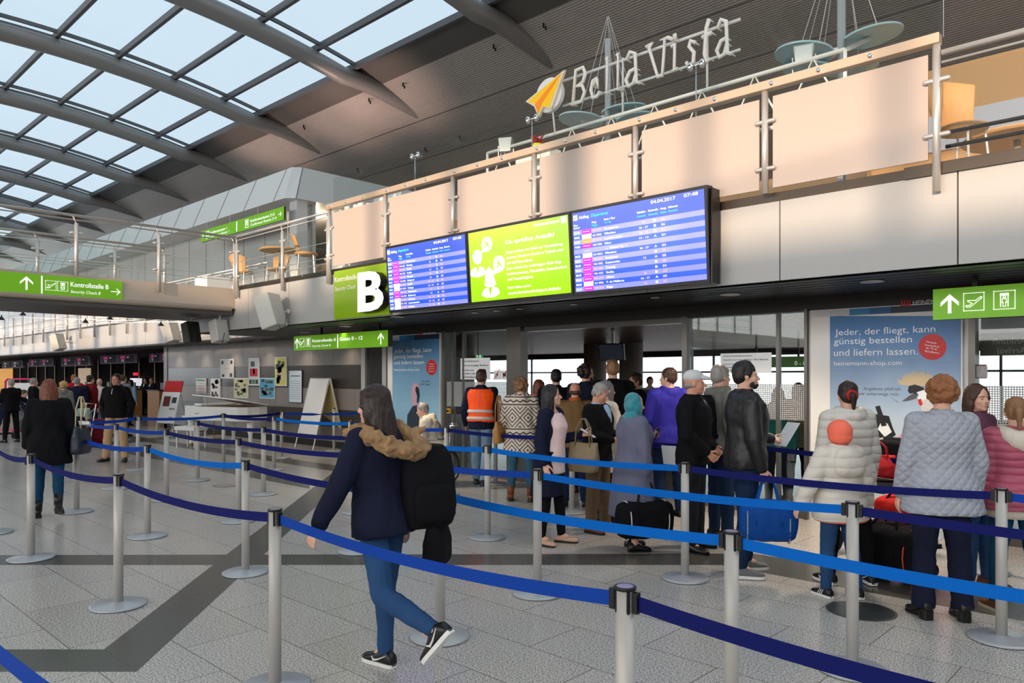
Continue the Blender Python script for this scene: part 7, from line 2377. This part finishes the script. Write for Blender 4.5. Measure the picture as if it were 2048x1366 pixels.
f = Fig('person', ground(2030, 1224), th(-8), 1.60, 'person from behind in a pink padded jacket with a cream hood and ponytail', 'f', w=1.1, head=(-18, -6, 0), legs=((2, 4, 2), (-2, 6, 2)), arms={'L': HANG(-1, .2, .1), 'R': HANG(1, .2, .1)})
f.body(face=False); f.hair('ponytail', 'dkblond', .15); f.top(C_PINKP, -.10, .045, .005, .032, amp=.008, freq=7); f.pants(C_TJEANS, .010, .006); f.shoes(C_SHOEBR, mat('cream_sole'), yaw=(8, -14))
bm = BM()
for k in range(14):
    a = 2 * pi * k / 14; back = max(0, cos(a))
    ball(bm, f.T(.10 * sin(a), -.03 - .10 * cos(a), .52 - .07 * back), (.045 + .03 * back, .045 + .02 * back, .04 + .04 * back), 10)
f.part('hood', remesh(bm, .011, 4, .008, 12, .6, 1), C_CREAM)
bm = BM(); f.torso(bm, .03, [(-.16, .165, .12, -.016), (-.08, .163, .118, -.016)]); f.part('sweater_hem', bm, C_CREAM)

# bags of the family
p = ground(1782, 1160)
duffel((p.x, p.y, .03), th(-62), .62, .34, .44, C_BLACK, 'black travel bag with orange edging standing behind the navy trousers', mat('orange_piping', (226, 80, 40), rough=.5), handle=.10)
p = at_depth(1730, 6.75)
duffel((p.x + .28, p.y + .16, .30), th(-80), .55, .30, .34, fabric('red_bag', (196, 34, 30), rough=.6), 'red bag with black straps on a trolley behind the child', None, handle=.14, panel=C_BLACK)
bm = BM(); e = empty('luggage_trolley', (p.x + .28, p.y + .16, 0), th(-80), 'low luggage trolley under the red bag behind the child', 'trolley')
box(bm, -.26, -.16, .24, .26, .16, .28); obj('platform', bm, M_BLACK, e)
for x in (-.2, .2):
    for y in (-.13, .13):
        bm = BM(); tube(bm, [(x, y - .012, .05), (x, y + .012, .05)], .05, 14); obj('wheel', bm, M_BLACK, e)
        bm = BM(); tube(bm, [(x, y, .05), (x, y, .25)], .012, 6); obj('strut', bm, M_STEEL, e)
p = at_depth(1756, 7.3)
e = tote((p.x, p.y, .74), th(-20), .34, .22, .14, mat('red_handbag', (190, 24, 30), rough=.4), 'red handbag on a black pushchair seat before the crane advertisement', top=.12)
e2 = empty('pushchair', (p.x, p.y, 0), th(-60), 'black pushchair carrying the red handbag, behind the family group', 'pushchair')
bm = BM(); box(bm, -.24, -.26, .62, .24, .26, .70); obj('seat', bm, C_BLACK, e2, bevel=.03)
bm = BM(); prism(bm, [(-.24, .70), (.24, .70), (.20, 1.08), (-.20, 1.08)], .22, .30); obj('backrest', bm, C_BLACK, e2, bevel=.03)
for x in (-.25, .25):
    bm = BM(); tube(bm, [(x, -.32, .1), (x, -.05, .62), (x, .36, 1.05), (x, .46, 1.08)], .014, 8); tube(bm, [(x, .34, .12), (x, .0, .64)], .014, 8); obj('frame', bm, M_STEEL, e2, smooth=True)
    for y in (-.32, .34):
        bm = BM(); tube(bm, [(x - .02, y, .12), (x + .02, y, .12)], .115, 18); obj('wheel', bm, M_BLACK, e2)
bm = BM(); tube(bm, [(-.25, .46, 1.08), (.25, .46, 1.08)], .018, 8); obj('push_handle', bm, M_BLACK, e2)

# ------------------------------------------------------------------ wheelchair at the left advertisement
p = at_depth(862, 11.9)
wc = empty('wheelchair', (p.x, p.y, 0), th(96), 'wheelchair parked before the flamingo advertisement', 'wheelchair')
bm = BM(); box(bm, -.23, -.22, .47, .23, .22, .52); obj('seat', bm, M_BLACK, wc, bevel=.015)
bm = BM(); box(bm, -.23, -.30, .52, .23, -.27, .95); obj('backrest', bm, M_BLACK, wc, bevel=.01)
for x in (-.29, .29):
    bm = BM(); tube(bm, [(x, .30 * cos(a) - .14, .305 + .295 * sin(a)) for a in [2 * pi * k / 28 for k in range(29)]], .016, 6)
    for k in range(8): tube(bm, [(x, -.14, .305), (x, -.14 + .29 * cos(k * pi / 4), .305 + .29 * sin(k * pi / 4))], .003, 4)
    obj('wheel', bm, M_BLACK, wc, smooth=True)
    bm = BM(); tube(bm, [(x * .86, .42, .08), (x * .86, .44, .085)], .075, 14); obj('caster', bm, M_BLACK, wc)
    bm = BM(); tube(bm, [(x * .86, -.30, .95), (x * .86, -.28, .5), (x * .86, .25, .5), (x * .86, .42, .1)], .013, 8); tube(bm, [(x * .86, -.29, .74), (x * .86, .15, .74), (x * .86, .2, .5)], .013, 8); tube(bm, [(x * .86, -.3, .95), (x * .86, -.42, .95)], .015, 8); obj('frame', bm, M_CHROME, wc, smooth=True)
bm = BM(); box(bm, -.2, .40, .10, .2, .58, .12); obj('footrest', bm, M_BLACK, wc)
f = Fig('person', p, th(96), 1.70, 'grey haired person in a beige jacket seated in the wheelchair', 'm', w=1.1, sit=.60, lean=24, legs=((82, 4, 80), (82, 4, 80)), head=(0, -8, 0), arms={'L': dict(u=(-.15, .3, -1), v=(.2, 1, -.3)), 'R': dict(u=(.15, .3, -1), v=(-.2, 1, -.3))})
f.e.location = f.world((0, -.12, 0)); f.loc = Vector(f.e.location)
f.body(face=False); f.hair('short', 'grey'); f.top(C_BEIGE, -.02, .05, 0, .034, collar='hood', amp=.016); f.pants(C_BLACK, .016, .016); f.shoes(C_SHOEB)

# ------------------------------------------------------------------ crowd in the check-in hall
def far(loc, theta, h, label, sex, hair, hm, tm, pm, skin='fair', hem=-.08, lean=0, legs=((2, 5, 2), (-2, 5, 2)), arms=None, collar='stand', head=(0, 0, 0), thick=.03, w=1.05, length=.1, face=False):
    f = Fig('person', loc, th(theta), h, label, sex, w=w, lean=lean, legs=legs, arms=arms, vox=.013, skin=skin, head=head)
    f.body(face=face)
    if hair: f.hair(hair, hm, length, .014)
    f.top(tm, hem, thick, .01, .022, collar=collar, vox=.018); f.pants(pm, .012, .012, vox=.018); f.shoes(C_SHOEB)
    return f
BOTH = {'L': dict(u=(-.1, .3, -1), v=(.1, 1, -.2)), 'R': dict(u=(.1, .3, -1), v=(-.1, 1, -.2))}
f = far(at_depth(22, 19.5), 60, 1.68, 'person in dark clothes holding a white paper at the far left edge', 'm', 'short', 'grey', C_BLACK, C_BLACK, arms=BOTH)
booklet(f.palm(0, .08, .02), f.rz, radians(60), 'white paper in the hands of the person at the far left edge', .22, .3)
f = far(ground(8, 869), -84, 1.70, 'person in a navy jacket and jeans bending over a luggage cart at the left edge', 'm', 'short', 'brown', C_NAVY, C_DJEANS, lean=68, legs=((6, 4, 12), (-6, 4, 8)), arms={'L': dict(u=(-.05, .8, -.8), v=(0, .5, -1)), 'R': dict(u=(.05, .8, -.8), v=(0, .5, -1))})
p = ground(50, 874)
e = empty('luggage_cart', (p.x + .3, p.y - .1, 0), th(-60), 'red luggage cart with a grey box in front of the bending person', 'trolley')
bm = BM(); box(bm, -.35, -.25, .18, .35, .25, .22); obj('platform', bm, mat('cart_red', (190, 30, 60), rough=.5), e)
bm = BM(); box(bm, -.3, -.22, .22, .3, .22, .52); obj('box', bm, mat('grey_box', (90, 92, 90), rough=.7), e, bevel=.01)
bm = BM(); tube(bm, [(-.3, .25, .2), (-.3, .34, 1.0), (.3, .34, 1.0), (.3, .25, .2)], .018, 8); obj('push_handle', bm, mat('cart_red'), e)
for x in (-.28, .28):
    for y in (-.2, .2):
        bm = BM(); tube(bm, [(x - .02, y, .08), (x + .02, y, .08)], .08, 12); obj('wheel', bm, M_BLACK, e)
far(at_depth(68, 20.5), -50, 1.70, 'grey haired person in a black jacket behind the auburn haired woman', 'm', 'short', 'grey', C_BLACK, C_DJEANS)
far(at_depth(128, 18.5), 8, 1.62, 'person with curly blond hair and a grey hooded jacket in the check-in queue', 'f', 'curly', 'blond', C_GREYJ, C_BLACK, collar='hood')
far(at_depth(154, 19.6), 14, 1.72, 'person with short grey hair in a dark padded jacket in the check-in queue', 'm', 'short', 'grey', C_NAVY, C_DJEANS, head=(-20, 0, 0))
far(at_depth(148, 22.5), 20, 1.80, 'person in a red jacket behind the check-in queue', 'm', 'short', 'ginger', C_RED, C_DJEANS)
f = far(at_depth(181, 20.2), -30, 1.78, 'person in a dark red shirt with a black backpack in the check-in queue', 'm', 'short', 'black', fabric('dark_red', (122, 26, 34)), C_DJEANS)
backpack(f.world((0, -.16, 1.0)), f.rz, C_BLACK, 'black backpack on the person in the dark red shirt', 1.0)
far(at_depth(199, 21.5), 10, 1.68, 'bald person in a pale shirt left of the man in tan trousers', 'm', 'balding', 'grey', C_CREAM, C_DJEANS)
f = far(at_depth(247, 21.5), -20, 1.79, 'person in a grey shirt wearing a dark blue backpack in the check-in queue', 'm', 'short', 'brown', C_GREY, C_DJEANS)
backpack(f.world((0, -.16, 1.0)), f.rz, C_NAVY, 'dark blue backpack on the person in the grey shirt', 1.05)
f = far(ground(262, 852), -14, 1.63, 'person with long black hair in a pale denim jacket walking to the counter', 'f', 'long', 'black', C_DENIM, C_DJEANS, length=.3, legs=((8, 3, 4), (-10, 3, 14)), hem=-.02)
tote(f.world((-.27, -.02, .74)), f.rz + radians(80), .36, .3, .14, mat('beige_bag', (176, 164, 140), rough=.6), 'beige shoulder bag of the person in the denim jacket', top=.42)
def staff(px, label, hm):
    p = on_y(px, HZ, 13.2)
    f = Fig('person', p, th(165), 1.68, label, 'f', vox=.012, arms={'L': dict(u=(-.1, .3, -1), v=(.2, 1, -.2)), 'R': dict(u=(.1, .3, -1), v=(-.2, 1, -.2))})
    f.body(); f.hair('bob', hm, .02, .012); f.top(C_NAVY, -.08, .02, 0, .015, collar=None, vox=.016, name='uniform_jacket'); f.pants(C_NAVY, vox=.018); f.shoes(C_SHOEB)
    bm = BM(); ball(bm, f.T(0, .09, .38), (.045, .06, .12), 12); f.part('blouse', bm, M_WHITE)
    bm = BM(); ball(bm, f.T(0, .07, .49), (.06, .05, .03), 12); f.part('neck_scarf', bm, mat('yellow_scarf', (206, 186, 110), rough=.7))
staff(291, 'uniformed person with dark hair behind the check-in counter, left of two', 'dark')
staff(303, 'uniformed person with fair hair behind the check-in counter, right of two', 'dkblond')
far(at_depth(168, 19.2), 30, 1.08, 'child in a pale mint jacket standing beside a red suitcase', 'f', 'bob', 'blond', C_MINT, C_DJEANS, length=.05, w=1.15)
p = at_depth(190, 18.6)
e = empty('suitcase', (p.x, p.y, 0), th(20), 'dark red suitcase beside the child in the check-in queue', 'suitcase')
bm = BM(); box(bm, -.22, -.13, .06, .22, .13, .66); obj('shell', bm, fabric('suitcase_red', (120, 20, 34), rough=.5), e, bevel=.04)
bm = BM(); tube(bm, [(-.1, 0, .64), (-.1, 0, .95), (.1, 0, .95), (.1, 0, .64)], .01, 8); obj('pull_handle', bm, M_BLACK, e)
for x in (-.17, .17):
    for y in (-.09, .09):
        bm = BM(); tube(bm, [(x - .015, y, .035), (x + .015, y, .035)], .035, 12); obj('wheel', bm, M_BLACK, e)
p = at_depth(145, 18.0)
e = empty('baggage_trolley', (p.x, p.y, 0), th(-40), 'baggage trolley with a pale tubular frame in the check-in queue', 'trolley')
bm = BM(); tube(bm, [(-.28, .3, .25), (-.28, .42, 1.05), (.28, .42, 1.05), (.28, .3, .25)], .018, 8); tube(bm, [(-.28, .36, .65), (.28, .40, .95)], .012, 8); obj('frame', bm, M_STEEL, e)
bm = BM(); box(bm, -.3, -.45, .2, .3, .32, .25); obj('platform', bm, M_BLACK, e)
bm = BM(); box(bm, -.25, -.4, .25, .25, .2, .75); obj('luggage', bm, C_NAVY, e, bevel=.04)
for x in (-.25, .25):
    for y in (-.38, .25):
        bm = BM(); tube(bm, [(x - .02, y, .1), (x + .02, y, .1)], .10, 14); obj('wheel', bm, M_BLACK, e)
# drain covers in the floor
for px, py, r, lab in ((1722, 1222, .24, 'round dark floor cover beside the feet of the child'), (452, 971, .2, 'round pale floor cover on the tiles behind the diagonal band')):
    p = ground(px, py)
    e = empty('floor_cover', (p.x, p.y, 0), 0, lab, 'floor cover')
    bm = BM(); lathe(bm, [(r, .0), (r, .0035), (r * .93, .004)], n=40); obj('rim', bm, M_FRAME, e)
    bm = BM(); lathe(bm, [(r * .92, .0), (r * .92, .005)], n=40); obj('lid', bm, mat('cover_%d' % px, (60, 64, 64) if px > 1000 else (160, 158, 154), rough=.3), e)

bpy.data.scenes.remove(WORK)
